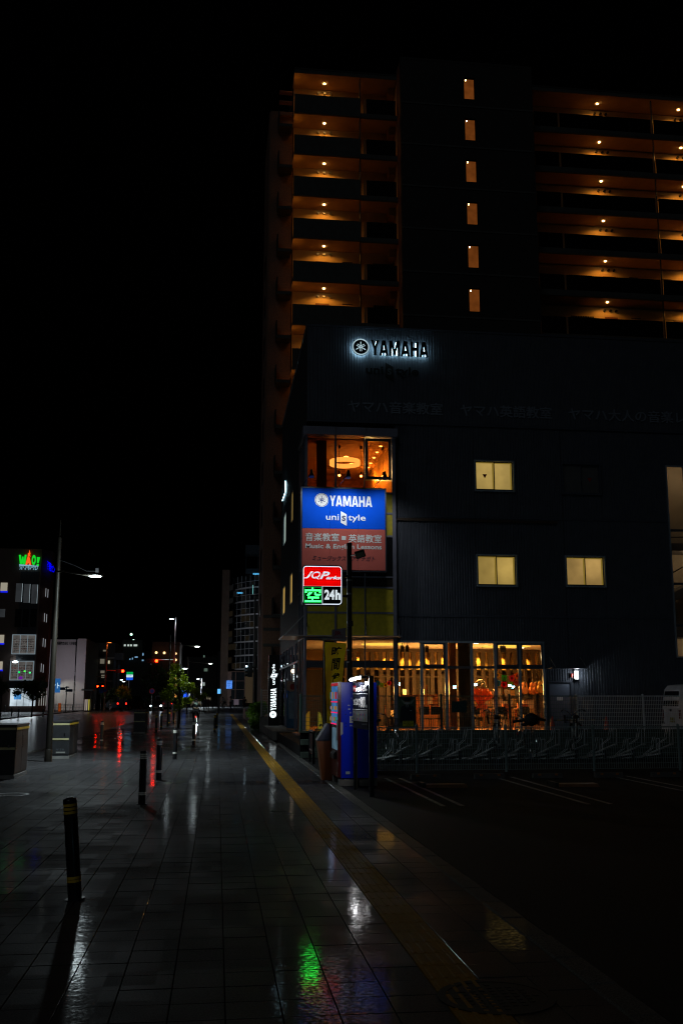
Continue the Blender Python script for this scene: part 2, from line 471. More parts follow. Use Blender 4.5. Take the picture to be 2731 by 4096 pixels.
def kerb_run(name, x0, x1, y0, y1, zb, zt, m_):
    b = MB(); b.box(x0 + .01, x1 - .01, y0, y1, zb - .02, zt - .03); kb = struct(name, b, M_MORTAR)
    s = tile_box(x1 - x0, .592, zt - zb, .012); me = s.mesh('kerb_stone'); me.materials.append(m_)
    n = int((y1 - y0) / .6)
    for i in range(n):
        o = bpy.data.objects.new('kerb_stone', me); COL.objects.link(o); o.parent = kb
        o.location = ((x0 + x1) / 2 + random.gauss(0, .002), y0 + .3 + .6 * i, zb + random.gauss(0, .002))
kerb_run('lot_kerb', 2.185, 2.365, 3, 37.8, -.15, .002, M_KERB)
kerb_run('road_kerb', -5.62, -5.5, 12, 84, -.15, .012, M_KERB)

# road markings of the crossing and the parking bays
mk = MB()
for i in range(14): mk.box(-16.2 + i * .78, -15.8 + i * .78, 100, 104, -.099, -.096)
for i in range(18): mk.box(-11.5, -11.35, 20 + i * 8, 24 + i * 8, -.099, -.096)
mk.box(-16.6, -5.9, 97.5, 97.9, -.099, -.096)
part('road_marking', mk, M_PAINT, road)
lot = bpy.data.objects['parking_lot']
for x in (3.5, 3.8, 5.82, 6.18, 8.33, 8.69, 10.9, 11.2):
    b = MB(); b.box(x - .035, x + .035, 15.6, 21.0, -.003, .0015); part('bay_line', b, M_PAINT, lot)
b = MB(); b.box(3.9, 14, 25.2, 25.26, -.003, .0015); part('bay_line', b, M_PAINT, lot)

def manhole(label, x, y, r, m_rim):
    t = thing('manhole_cover', label, 'manhole cover', (x, y, 0))
    b = MB(); ring_poly(b, (x, y, .0005), (1, 0, 0), (0, 1, 0), (0, 0, 1), r * .86, r, .005, 36); part('rim', b, m_rim, t)
    b = MB(); disc(b, (x, y, .0), (1, 0, 0), (0, 1, 0), (0, 0, 1), r * .85, .0035, 36)
    for i in range(-4, 5):
        for j in range(-4, 5):
            if i * i + j * j < 17: b.box(x + i * r * .17 - r * .05, x + i * r * .17 + r * .05, y + j * r * .17 - r * .05, y + j * r * .17 + r * .05, .003, .006)
    part('plate', b, M_IRON, t)
M_IRON = mat('cast_iron', (.014, .014, .014), .8, .0, var=.3, vscale=20)
M_STEEL = mat('galvanised', (.42, .43, .44), .42, .8, var=.2, vscale=8)
M_STEEL_D = mat('dark_steel', (.02, .02, .022), .38, .3, var=.2)
x, y, _ = gp(45, 3180); manhole('round iron manhole cover with a pale rim at the left edge of the paving', x, y, .30, M_STEEL)
x, y, _ = gp(1116, 3245); manhole('small round iron cover in the paving just left of the yellow tactile strip', x, y, .13, M_IRON)
x, y, _ = gp(1985, 3990); manhole('large dark iron manhole cover nearest the camera', x, y, .33, M_IRON)
# ================================================================ THE MUSIC SHOP BUILDING
FY = 37.0
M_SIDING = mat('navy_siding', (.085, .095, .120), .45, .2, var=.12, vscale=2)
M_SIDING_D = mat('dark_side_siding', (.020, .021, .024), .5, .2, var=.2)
M_FRAME = mat('window_frame_grey', (.36, .42, .48), .4, .4, var=.12)
M_FRAME_D = mat('window_frame_dark', (.09, .10, .13), .4, .4, var=.1)
M_COL = mat('lilac_grey_metal', (.26, .26, .34), .4, .4, var=.1)
M_YEL = mat('yellow_panel', (.62, .50, .03), .5, var=.15, vscale=6)
M_CONC = mat('concrete', (.22, .215, .2), .8, var=.2, vscale=5, bump=.3)
M_WHITE = mat('painted_white', (.75, .75, .76), .45, var=.06)
M_BLACK = mat('black_paint', (.006, .006, .007), .35, var=.1)
M_BLACKM = mat('matt_black', (.008, .008, .008), .7, var=.1)
M_CEIL = mat('ceiling_white', (.72, .66, .58), .8, var=.05)
M_WOOD = mat('wood_panel', (.42, .20, .07), .5, var=.3, vscale=9)
M_WOOD_D = mat('dark_wood', (.048, .030, .018), .5, var=.3, vscale=9)
M_PLASTER = mat('warm_plaster', (.55, .34, .15), .8, var=.12)
G_WIN = glass('window_glass', (.93, .93, .93), .9, 0.0, .05)
G_BRONZE = glass('amber_tinted_glass', (1.0, .62, .30), .8, 0.0, .04)
G_SIDE = glass('dark_reflective_glass', (.25, .25, .25), .9, .01, .25)

store = thing('music_school_building', 'dark navy corrugated four storey music school with an orange lit glass corner', 'building', (3.2, FY, 0))

def ribbed(mb, x0, x1, z0, z1, y, pitch=.105, depth=.022, axis='x'):
    n = max(1, round((x1 - x0) / pitch)); p = (x1 - x0) / n; pts = []
    for i in range(n):
        a = x0 + i * p
        pts += [(a, 0), (a + p * .40, 0), (a + p * .52, -depth), (a + p * .88, -depth)]
    pts.append((x1, 0))
    if axis == 'x': vs = [(a, y + b, z) for z in (z0, z1) for a, b in pts]
    else: vs = [(y + b, a, z) for z in (z0, z1) for a, b in pts]
    k = len(pts)
    mb.add(vs, [(i, i + 1, i + 1 + k, i + k) if axis == 'x' else (i + 1, i, i + k, i + 1 + k) for i in range(k - 1)])
def wall_with_holes(x0, x1, z0, z1, holes, fn):
    """cut the rectangle into strips round the openings (hx0, hx1, hz0, hz1)"""
    xs = sorted({x0, x1, *[h[0] for h in holes], *[h[1] for h in holes]})
    xs = [x for x in xs if x0 <= x <= x1]
    for a, b in zip(xs, xs[1:]):
        zz = [(h[2], h[3]) for h in holes if h[0] <= a + 1e-6 and h[1] >= b - 1e-6]
        zz.sort(); z = z0
        for p, q in zz:
            if p > z: fn(a, b, z, p)
            z = max(z, q)
        if z < z1: fn(a, b, z, z1)
WA = (9.74, 11.35, 9.52, 10.78); WB = (13.26, 14.86, 9.48, 10.76); WC = (9.73, 11.35, 5.80, 7.06); WD = (13.25, 14.88, 5.83, 7.07)
WR = (17.57, 19.4, 3.15, 10.78); GFW = (6.6, 12.3, .40, 3.72); DOOR = (12.46, 13.28, .40, 2.2)
holes = [WA, WB, WC, WD, WR, GFW, DOOR]
w = MB(); wall_with_holes(6.6, 32, .30, 12.17, holes, lambda a, b, c, d: ribbed(w, a, b, c, d, FY))
part('front_wall', w, M_SIDING, store)
w = MB(); ribbed(w, 3.2, 32, 12.20, 15.98, FY - .06); w.box(3.2, 32, FY - .03, FY + .1, 12.17, 12.19)
part('parapet_wall', w, M_SIDING, store)
w = MB(); w.box(3.14, 32, FY - .10, FY + .25, 15.98, 16.06); w.box(3.14, 3.2, FY + .25, 52, 15.98, 16.06); part('coping', w, M_FRAME_D, store)
for z in (8.46, 4.64):
    w = MB(); w.box(6.62, WR[0] - .02, FY - .035, FY - .024, z, z + .07); part('flashing', w, M_FRAME_D, store)
w = MB(); w.box(3.18, 32, FY - .075, FY - .03, 12.12, 12.20); part('flashing', w, M_FRAME_D, store)
# side wall along the street, with the recessed shop front below
SWX = 3.2
def yz(px, py): q = atx(px, py, SWX); return q[1], q[2]
E_ = lambda x, y: (1040 + x / 1.624, 1250 + y / 1.624)
side_w = []
for (xa, ya, xb, yb) in ((205, 1150, 216, 1345), (154, 1285, 171, 1482), (196, 1682, 212, 1883), (148, 1768, 164, 1950)):
    y0 = yz(*E_(xb, ya))[0]; y1 = yz(*E_(xa, ya))[0]; zz = sorted((yz(*E_(xb, ya))[1], yz(*E_(xb, yb))[1])); side_w.append((y0, y1, zz[0], zz[1]))
w = MB(); wall_with_holes(39.2, 52, 3.8, 15.98, [(a, b, c, d) for a, b, c, d in side_w], lambda a, b, c, d: ribbed(w, a, b, c, d, SWX, axis='y'))
ribbed(w, 37, 39.2, 11.8, 15.98, SWX, axis='y')
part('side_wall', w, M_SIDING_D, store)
E_WIN = em('lit_window_cream', (1.0, .62, .16), .42, .08, 1.2)
E_WINW = em('lit_window_pale', (.75, .95, .85), .35)
for i, (a, b, c, d) in enumerate(side_w):
    f = MB(); f.box(3.19, 3.23, a, b, c, c + .05); f.box(3.19, 3.23, a, b, d - .05, d); f.box(3.19, 3.23, a, a + .05, c, d); f.box(3.19, 3.23, b - .05, b, c, d)
    fo = part('side_window', f, M_FRAME, store)
    p = MB(); p.box(3.24, 3.25, a + .02, b - .02, c + .02, d - .02); part('pane', p, E_WINW if i == 1 else E_WIN, fo)
# body behind: roof, back, floors
w = MB(); w.box(3.25, 32, 37.05, 52, 15.6, 15.8); w.box(3.25, 32, 51.8, 52, .3, 15.6); w.box(31.8, 32, 37.1, 51.8, .3, 15.6); part('shell', w, M_BLACKM, store)

def win_frame(name, a, b, c, d, y, m_, mull=(), t=.05, dep=.08):
    f = MB(); f.box(a, b, y - dep, y + .02, c, c + t); f.box(a, b, y - dep, y + .02, d - t, d)
    f.box(a, a + t, y - dep, y + .02, c + t, d - t); f.box(b - t, b, y - dep, y + .02, c + t, d - t)
    for q in mull: f.box(q - t * .5, q + t * .5, y - dep * .6, y + .015, c + t, d - t)
    return part(name, f, m_, store)
# the four sliding windows and the stair window
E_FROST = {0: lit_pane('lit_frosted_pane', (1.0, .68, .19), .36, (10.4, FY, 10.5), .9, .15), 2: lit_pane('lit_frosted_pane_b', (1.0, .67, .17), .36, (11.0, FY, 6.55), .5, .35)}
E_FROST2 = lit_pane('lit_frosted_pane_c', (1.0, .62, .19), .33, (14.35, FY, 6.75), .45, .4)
M_BLIND = mat('dark_pane', (.012, .013, .015), .12, var=.1)
M_RED = mat('red_sticker', (.35, .01, .01), .5, var=.05)
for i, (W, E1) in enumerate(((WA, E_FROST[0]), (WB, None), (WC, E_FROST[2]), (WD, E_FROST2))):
    a, b, c, d = W; mid = (a + b) / 2
    fo = win_frame('sliding_window', a, b, c, d, FY, M_FRAME_D if i == 1 else M_FRAME, (), .055, .10)
    for k, (p0, p1, dy) in enumerate(((a + .055, mid + .02, .0), (mid - .02, b - .055, .035))):
        s = MB(); tt = .035
        s.box(p0, p1, FY - .03 + dy, FY - .005 + dy, c + .055, c + .055 + tt * 1.6); s.box(p0, p1, FY - .03 + dy, FY - .005 + dy, d - .055 - tt, d - .055)
        s.box(p0, p0 + tt, FY - .03 + dy, FY - .005 + dy, c + .11, d - .09); s.box(p1 - tt, p1, FY - .03 + dy, FY - .005 + dy, c + .11, d - .09)
        part('sash', s, M_FRAME_D, fo)
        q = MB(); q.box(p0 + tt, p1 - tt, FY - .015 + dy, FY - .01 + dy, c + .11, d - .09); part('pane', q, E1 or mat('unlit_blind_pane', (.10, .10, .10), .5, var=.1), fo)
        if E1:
            q = MB(); q.box(p1 - tt - .06, p1 - tt, FY - .017 + dy, FY - .0155 + dy, c + .11, d - .09); q.box(p0 + tt, p1 - tt - .06, FY - .017 + dy, FY - .0155 + dy, d - .125, d - .09); part('blind_edge_shade', q, em('blind_edge_shade_glow', (1, .66, .1), .20), fo)  # dimmer glowing strip: sash and blind-edge shading painted onto the pane
    if i < 2:
        cx = (a + .43) if i == 0 else (b - .43)
        s = MB(); s.prism([(-.09, .09), (.09, .09), (0, -.08)], (cx, FY - .018 + (.035 if i else 0), (c + d) / 2 - .02), (1, 0, 0), (0, 0, 1), (0, -.004, 0)); part('rescue_triangle', s, M_RED, fo)
    s = MB(); s.box(mid - .012, mid + .012, FY - .06, FY - .031, c + .42, c + .50); part('latch', s, M_BLACK, fo)
# stair window: tall lit panes with a stair flight crossing behind
a, b, c, d = WR
fo = win_frame('stair_window', a, b, c, d, FY, M_FRAME, (), .05, .08)
for z in (8.1, 5.98, 4.35):
    s = MB(); s.box(a + .05, b - .05, FY - .06, FY + .01, z, z + .09); part('transom', s, M_FRAME_D, fo)
s = MB(); s.box(a + .73, a + .78, FY - .06, FY + .01, c + .05, d - .05); part('mullion', s, M_FRAME, fo)
q = MB(); q.box(a + .05, b - .05, FY, FY + .006, c + .05, d - .05); part('pane', q, G_WIN, fo)
E_STAIR = mat('stairwell_wall', (.62, .52, .38), .8, var=.05)
s = MB(); s.box(a - .3, b + 3, FY + 2.4, FY + 2.5, .35, 11.6); s.box(a - .3, a - .2, FY + .1, FY + 2.4, .35, 11.6); s.box(b + 3, b + 3.1, FY + .1, FY + 2.4, .35, 11.6); s.box(a - .3, b + 3, FY + .1, FY + 2.4, 11.5, 11.6)
stw = part('stairwell_wall', s, E_STAIR, store)
s = MB(); s.prism([(a + 3.2, 7.2), (a - .1, 5.4), (a - .1, 5.05), (a + 3.2, 6.85)], (0, FY + 1.2, 0), (1, 0, 0), (0, 0, 1), (0, .9, 0))
s.prism([(a - .1, 7.8), (a + 3.2, 7.8), (a + 3.2, 7.5), (a - .1, 7.5)], (0, FY + 1.0, 0), (1, 0, 0), (0, 0, 1), (0, 1.2, 0))
s.prism([(a - .1, 4.3), (a + 3.2, 4.3), (a + 3.2, 4.0), (a - .1, 4.0)], (0, FY + 1.0, 0), (1, 0, 0), (0, 0, 1), (0, 1.2, 0))
part('stair_flight', s, mat('stair_grey', (.22, .21, .2), .7), store)
s = MB(); s.tube([(a - .1, FY + .5, 6.3), (a + 3, FY + .5, 8.0)], .025, 6); s.tube([(a - .1, FY + .5, 7.95), (a + 3, FY + .5, 8.02)], .025, 6); part('handrail', s, M_STEEL_D, store)
for z, pw in ((10.9, 10), (7.3, 8), (3.9, 11)): lamp('POINT', 'stairwell_lamp', (a + 1.6, FY + 1.1, z), pw, (1, .74, .45), .15, parent=store)

# --- the glass corner bay
BY = 36.8
cols_x = [(3.12, 3.22), (4.26, 4.33), (5.38, 5.42), (6.47, 6.6)]
for x0, x1 in cols_x:
    s = MB(); s.box(x0, x1, BY - .03, BY + .12, .30, 11.5); part('bay_mullion', s, M_COL, store)
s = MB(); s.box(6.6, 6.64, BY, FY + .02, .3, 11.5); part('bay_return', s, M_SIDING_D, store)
caps = [(3.02, 4.28), (4.30, 5.44), (5.46, 6.66)]
for x0, x1 in caps:
    s = MB(); s.box(x0, x1, BY - .27, BY + .3, 11.5, 11.82); part('bay_cap', s, M_COL, store)
s = MB()
for y in (37.1, 37.8, 38.5, 39.15): s.box(3.09, 3.15, y, y + .06, .3, 11.5)
for z in (11.44, 9.6, 7.6, 5.6, 3.78): s.box(3.095, 3.14, 36.9, 39.15, z, z + .07)
part('side_mullion', s, M_FRAME_D, store)
s = MB(); s.box(3.155, 3.165, 36.9, 39.2, 9.3, 11.44); part('side_pane', s, G_BRONZE, store)
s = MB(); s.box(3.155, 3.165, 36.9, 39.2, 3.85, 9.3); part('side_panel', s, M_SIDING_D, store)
s = MB(); s.box(3.02, 3.14, BY + .3, 39.2, 11.5, 11.82); part('bay_cap', s, M_FRAME_D, store)
rail_z = [(9.30, .06), (8.50, .07), (7.62, .07), (6.07, .05), (5.67, .06), (4.71, .07), (3.78, .10)]
for z, t in rail_z:
    for (a0, a1), (b0, b1) in zip(cols_x, cols_x[1:]):
        s = MB(); s.box(a1, b0, BY - .015, BY + .08, z, z + t); part('bay_rail', s, M_COL, store)
for lo, hi, m_ in ((8.57, 9.30, M_YEL), (7.69, 8.50, M_YEL), (6.12, 7.62, M_BLIND), (5.73, 6.07, mat('smoked_pane', (.03, .025, .02), .15)), (4.78, 5.67, M_YEL), (3.88, 4.71, M_YEL)):
    for (a0, a1), (b0, b1) in zip(cols_x, cols_x[1:]):
        s = MB(); s.box(a1, b0, BY + .02, BY + .05, lo, hi); part('spandrel_panel', s, m_, store)
# third storey glazing
for k, ((a0, a1), (b0, b1)) in enumerate(zip(cols_x, cols_x[1:])):
    if k < 2:
        s = MB(); s.box(a1, b0, BY + .03, BY + .036, 9.36, 11.5); part('pane', s, G_BRONZE, store)
    else:
        f = MB(); x0, x1, z0, z1 = a1 + .02, b0 - .03, 9.86, 11.46; t = .10
        f.box(x0, x1, BY - .04, BY + .06, z0, z0 + t); f.box(x0, x1, BY - .04, BY + .06, z1 - t, z1); f.box(x0, x0 + t, BY - .04, BY + .06, z0 + t, z1 - t); f.box(x1 - t, x1, BY - .04, BY + .06, z0 + t, z1 - t)
        fo = part('casement', f, M_FRAME_D, store)
        s = MB(); s.box(x0 + t, x1 - t, BY + .01, BY + .016, z0 + t, z1 - t); part('pane', s, G_BRONZE, fo)
        s = MB(); s.box(a1, b0, BY + .03, BY + .036, 9.36, 9.80); part('pane', s, G_BRONZE, store)
# the room behind it
s = MB(); s.box(3.3, 13, FY + .3, 44.6, 11.5, 11.6); part('lounge_ceiling', s, mat('lounge_ceiling', (.55, .36, .20), .7, var=.05), store)
s = MB(); s.box(3.3, 13, 44.5, 44.6, 8.4, 11.5)
lw = part('lounge_back_wall', s, mat('lounge_wood', (.30, .12, .03), .5, var=.35, vscale=6), store)
s = MB()
for i in range(46): s.box(3.3 + i * .21, 3.42 + i * .21, 44.46, 44.5, 8.4, 10.9)
part('wood_battens', s, MATS['lounge_wood'], store, None, 'stuff')
s = MB(); s.box(3.3, 13, BY + .1, 44.6, 8.3, 8.4); part('lounge_floor', s, M_WOOD_D, store)
s = MB(); s.box(3.66, 4.02, 37.5, 37.9, 8.4, 11.5); part('column', s, mat('dark_column', (.035, .025, .018), .7), store)
s = MB(); s.box(6.55, 6.65, 37.2, 44.5, 8.4, 11.5); part('lounge_side_wall', s, mat('lit_gold_wall', (.75, .5, .16), .5, var=.3, vscale=1.5), store)
E_WARM = em('warm_lamp_white', (1.0, .78, .45), 9.0)
E_WARM2 = em('warm_ring_white', (1.0, .80, .50), 1.7)
E_SPOTW = em('small_warm_lamp', (1.0, .8, .5), 14.0)
rl = thing('ring_pendant_lamp', 'glowing white ring lamp under the ceiling of the third storey glass corner', 'ceiling lamp', (5.0, 39.6, 11.3))
s = MB(); ring_poly(s, (5.0, 39.6, 11.05), (1, 0, 0), (0, 1, 0), (0, 0, 1), .60, .63, .19, 48); part('shade', s, E_WARM2, rl)
s = MB()
for q in (0, 2.1, 4.2): s.tube([(5 + .61 * math.cos(q), 39.6 + .61 * math.sin(q), 11.2), (5 + .61 * math.cos(q), 39.6 + .61 * math.sin(q), 11.5)], .006, 5)
part('wire', s, M_BLACK, rl)
for k, (px, py) in enumerate(((1357, 1898), (1444, 1901), (1531, 1903))):
    q = at(px, py, 38.1); t = thing('pendant_lamp', ['small pendant lamp hanging left in the middle pane above the blue board', 'small pendant lamp hanging right in the middle pane above the blue board', 'small pendant lamp in the right casement above the blue board'][k], 'pendant lamp', (q[0], q[1], 11.5), 'pendant lamps in the glass corner')
    s = MB(); s.tube([(q[0], q[1], q[2] + .1), (q[0], q[1], 11.5)], .006, 5); part('cord', s, M_BLACK, t)
    s = MB(); s.cyl(q, .035, q[2], q[2] + .14, 10); s.cyl(q, .05, 11.36, 11.48, 10); part('socket', s, M_STEEL_D, t)
    s = MB(); s.sphere((q[0], q[1], q[2] - .03), .05, 10, 6); part('bulb', s, E_SPOTW, t)
dl = [(1384, 1828), (1407, 1856), (1522, 1786), (1508, 1810), (1495, 1832), (1482, 1854), (1473, 1871)]
for k, (px, py) in enumerate(dl):
    d = ray(px, py); t_ = (11.48 - EYE) / d[2]; x, y = d[0] * t_, d[1] * t_
    s = MB(); disc(s, (x, y, 11.497), (1, 0, 0), (0, 1, 0), (0, 0, -1), .10 if k < 2 else .06, .012, 14); part('downlight', s, E_WARM, store)
lamp('AREA', 'lounge_light', (5.0, 40.0, 11.2), 115, (1, .56, .18), 2.2, parent=store)
lamp('POINT', 'lounge_light', (6.2, 41.5, 10.9), 30, (1, .62, .2), .1, parent=store)
lamp('POINT', 'lounge_light', (6.1, 39.0, 10.6), 18, (1, .62, .2), .1, parent=store)
s = MB(); s.box(4.2, 5.6, 41.6, 42.2, 11.47, 11.495); s.box(4.3, 5.5, 43, 43.5, 11.47, 11.495); part('ceiling_unit', s, mat('ceiling_unit', (.25, .16, .09), .6), store)

# --- ground floor glazing
row_t, row_b = (2.82, 3.62), (.45, 2.70)
gx = [(6.6, 6.66), (7.50, 7.60), (8.44, 8.55), (9.42, 9.52), (10.33, 10.43), (11.28, 11.37), (12.22, 12.30)]
for k, (a, b) in enumerate(gx):
    s = MB(); s.box(a, b, FY - .06, FY + .06, .40, 3.72); part('shop_mullion', s, M_FRAME, store)
s = MB(); s.box(6.6, 12.3, FY - .08, FY + .06, 3.66, 3.735); part('shop_head', s, M_FRAME, store)
s = MB(); s.box(6.6, 12.3, FY - .08, FY + .06, .40, .46); part('shop_sill', s, M_FRAME, store)
for k in range(6):
    x0, x1 = gx[k][1], gx[k + 1][0]
    s = MB(); s.box(x0, x1, FY - .05, FY + .05, 2.70, 2.80); part('shop_transom', s, M_FRAME_D, store)
    if k in (1, 4, 5):
        f = MB(); t = .06; f.box(x0, x1, FY - .09, FY - .02, 2.80, 2.80 + t); f.box(x0, x1, FY - .09, FY - .02, 3.60, 3.66); f.box(x0, x0 + t, FY - .09, FY - .02, 2.86, 3.60); f.box(x1 - t, x1, FY - .09, FY - .02, 2.86, 3.60)
        fo = part('awning_window', f, M_FRAME_D, store)
        s = MB(); s.box(x0 + t, x1 - t, FY - .06, FY - .055, 2.86, 3.60); part('pane', s, G_WIN, fo)
    else:
        s = MB(); s.box(x0, x1, FY, FY + .006, 2.80, 3.66); part('shop_pane', s, G_WIN, store)
    s = MB(); s.box(x0, x1, FY, FY + .006, .46, 2.70); part('shop_pane', s, G_WIN, store)
for k, ((a0, a1), (b0, b1)) in enumerate(zip(cols_x, cols_x[1:])):
    s = MB(); s.box(a1, b0, BY, BY + .08, 2.72, 2.98); part('bay_transom', s, M_FRAME_D, store)
    for lo, hi in ((2.98, 3.78), (.42, 2.72)):
        s = MB(); s.box(a1, b0, BY + .02, BY + .026, lo, hi); part('bay_pane', s, G_WIN, store)
s = MB(); s.box(3.2, 6.6, BY - .01, BY + .1, .3, .42); part('shop_sill', s, M_FRAME, store)
# canopy over the entrance, hung from rods
s = MB(); s.box(2.35, 3.1, 36.6, 39.4, 3.86, 3.90); s.box(3.1, 6.7, 36.35, 36.8, 3.84, 3.88); can = part('canopy', s, mat('brushed_canopy', (.35, .35, .36), .35, .7, var=.1), store)
for x in (3.2, 5.4, 6.62):
    s = MB(); s.tube([(x, 36.42, 3.88), (x + .02, 36.78, 4.35)], .018, 6); part('rod', s, M_STEEL_D, can)
s = MB(); s.tube([(2.42, 38.9, 3.9), (3.18, 38.9, 4.7)], .018, 6); s.tube([(2.42, 37.0, 3.9), (3.18, 37.0, 4.7)], .018, 6); part('rod', s, M_STEEL, can)

# --- shop interior shell
s = MB(); s.box(3.3, 16.5, FY + .1, 45.2, .30, .42); part('shop_floor', s, M_WOOD, store)
s = MB(); s.box(3.3, 16.5, FY + .1, 45.2, 3.74, 3.84); part('shop_ceiling', s, M_CEIL, store)
s = MB(); s.box(3.3, 16.5, 45.0, 45.2, .42, 3.74); s.box(16.4, 16.5, FY + .1, 45.0, .42, 3.74); s.box(12.36, 16.4, FY + .1, FY + .2, .42, 3.74); part('shop_wall', s, M_PLASTER, store)
s = MB()
for i in range(28):
    x = 5.0 + i * .38 + (.06 if i % 3 else 0)
    s.box(x, x + .17, 43.3, 43.5, .42, 3.60)
s.box(4.9, 15.8, 43.28, 43.55, 3.60, 3.73); s.box(4.9, 15.8, 43.32, 43.53, 2.5, 2.56)
part('slat_screen', s, M_WOOD_D, store, None, 'stuff')
s = MB(); s.box(3.4, 16.3, 44.5, 44.62, .42, 2.86); part('dark_dado', s, M_WOOD_D, store)  # dark panel added to hide the evenly lit lower wall
for i in range(34):
    hh = .16 + .12 * ((i * 7) % 3); zz = (.9, 1.35, 1.8, 2.2)[(i * 5) % 4]
    s = MB(); s.box(5.0 + i * .3, 5.0 + i * .3 + .14, 44.44, 44.497, zz, zz + hh); part('shelf_item', s, mat('shelf_item_%s' % 'abc'[i % 3], ((.6, .42, .2), (.35, .3, .12), (.5, .2, .08))[i % 3], .6), store)
s = MB(); s.box(8.75, 9.02, 37.6, 38.0, .42, 3.73); part('column', s, mat('orange_column', (.45, .16, .03), .5), store)
s = MB(); s.box(9.05, 9.5, 37.35, 37.4, .42, 3.73); s.box(3.9, 4.35, 37.3, 37.5, .42, 3.73); part('column', s, MATS['dark_column'], store)
E_COVE = em('cove_light', (1.0, .62, .08), 1.5)
s = MB(); d_ = ray(2023, 2586); k_ = (3.735 - EYE) / d_[2]; disc(s, (d_[0] * k_, d_[1] * k_, 3.735), (1, 0, 0), (0, 1, 0), (0, 0, -1), 1.0, .02, 48); part('ceiling_disc_light', s, E_COVE, store)
s = MB(); d_ = ray(1530, 2577); k_ = (3.735 - EYE) / d_[2]; disc(s, (d_[0] * k_, d_[1] * k_, 3.735), (1, 0, 0), (0, 1, 0), (0, 0, -1), .85, .02, 48); part('ceiling_disc_light', s, E_COVE, store)
for (px, py) in ((1903, 2574), (1910, 2605), (1590, 2576), (2087, 2592), (1925, 2684), (1500, 2610)):
    d_ = ray(px, py); k_ = (3.735 - EYE) / d_[2]; x, y = d_[0] * k_, d_[1] * k_
    if y > 44.5: continue
    s = MB(); disc(s, (x, y, 3.736), (1, 0, 0), (0, 1, 0), (0, 0, -1), .09, .012, 14); part('downlight', s, E_WARM, store)
for x in (6.2, 7.6, 8.45, 9.3, 10.15, 11.0, 11.85, 12.9, 14.0, 15.1):
    lamp('SPOT', 'wall_washer', (x, 44.75, 3.6), 130, (1, .50, .06), .03, 85, (x, 45.0, 2.6), .8, parent=store)
for x, y, pw in ((10.9, 40.6, 130), (8.2, 40.6, 85), (5.6, 39.6, 30)):
    lamp('POINT', 'shop_light', (x, y, 2.0), pw * 2.6, (1, .46, .10), .1, parent=store)
for x, pw in ((7.4, 260), (8.3, 260), (9.9, 650), (10.9, 650), (11.9, 600)):
    lamp('SPOT', 'table_spotlight', (x, 38.5, 3.6), pw, (1, .52, .15), .05, 75, (x, 38.2, 1.2), .7, parent=store)
lamp('POINT', 'display_light', (12.0, 37.7, 3.2), 22, (1, .66, .3), .08, parent=store)
for x, y in ((7.05, 38.2), (7.25, 38.25), (8.05, 38.4), (8.75, 38.2), (10.95, 38.0), (11.05, 38.1)):
    s = MB(); s.cbox((x, y, 3.5), .13, .16, .2, Matrix.Rotation(.5, 3, 'X')); s.tube([(x, y, 3.58), (x, y, 3.74)], .012, 5); part('track_spotlight', s, M_BLACK, store)

# --- service door, its canopy, lamp and bell
s = MB(); a, b, c, d = DOOR; s.box(a, b, FY - .01, FY + .04, c, d); do = part('service_door', s, mat('grey_door', (.16, .18, .24), .5, .2, var=.06), store)
s = MB(); s.box(a - .04, a, FY - .045, FY + .03, c, d + .04); s.box(b, b + .04, FY - .045, FY + .03, c, d + .04); s.box(a - .04, b + .04, FY - .05, FY + .03, d, d + .05); part('door_frame', s, M_FRAME_D, do)
s = MB(); s.box(a + .28, a + .50, FY - .014, FY - .010, 1.52, 1.66); part('notice', s, M_WHITE, do)
s = MB(); s.box(12.35, 13.85, FY - .75, FY - .03, 2.70, 2.74); dc = part('door_canopy', s, M_FRAME_D, store)
for x in (12.5, 13.7):
    s = MB(); s.tube([(x, FY - .7, 2.74), (x, FY - .04, 3.15)], .014, 6); part('rod', s, M_STEEL, dc)
E_WALL = em('white_wall_lamp', (.9, .97, 1.0), 11)
wl = thing('wall_lamp', 'upright white wall lamp glowing beside the service door', 'wall lamp', (13.5, FY - .03, 2.48))
s = MB(); s.box(13.44, 13.56, FY - .16, FY - .13, 2.34, 2.62); part('lit_panel', s, E_WALL, wl)
s = MB(); s.box(13.42, 13.58, FY - .13, FY - .026, 2.32, 2.64); part('housing', s, M_WHITE, wl)
lamp('POINT', 'wall_lamp_light', (13.5, FY - .24, 2.48), 9.0, (.85, .95, 1), .05, parent=wl)
s = MB(); s.cyl((13.33, FY - .07), .045, 2.40, 2.53, 12); solo('alarm_bell', s, mat('red_bell', (.5, .02, .01), .4), 'small round red alarm bell on the wall left of the white wall lamp', 'alarm bell')

# --- lettering on the parapet: haloed logo
LY = FY - .22
halo = thing('lit_logo_sign', 'black block letters and round emblem with a pale blue halo, high on the parapet', 'sign', (6.4, LY, 15.1))
E_HALO = em('halo_white', (.50, .85, 1.0), 9.0)
q0, q1 = (5.67, 14.86), (7.97, 14.82)
for k, mb in enumerate(block_word('YAMAHA', (5.67, LY, 14.83), (2.31, 0, 0), (0, 0, .60), (0, -1, 0), .09)):
    lo = part('letter', mb, M_BLACK, halo)
    mx_ = sum(v[0] for v in mb.v) / len(mb.v); b2 = MB(); b2.v = [(mx_ + (x - mx_) * .72, LY + .004 + (y - LY) * .05, 15.13 + (z - 15.13) * .92) for x, y, z in mb.v]; b2.f = mb.f; b2.sm = mb.sm
    part('back_light', b2, E_HALO, lo)
cc = (5.27, LY, 15.14)
s = MB(); disc(s, cc, (1, 0, 0), (0, 0, 1), (0, -1, 0), .345, .04, 48); em_d = part('emblem_disc', s, M_BLACK, halo)
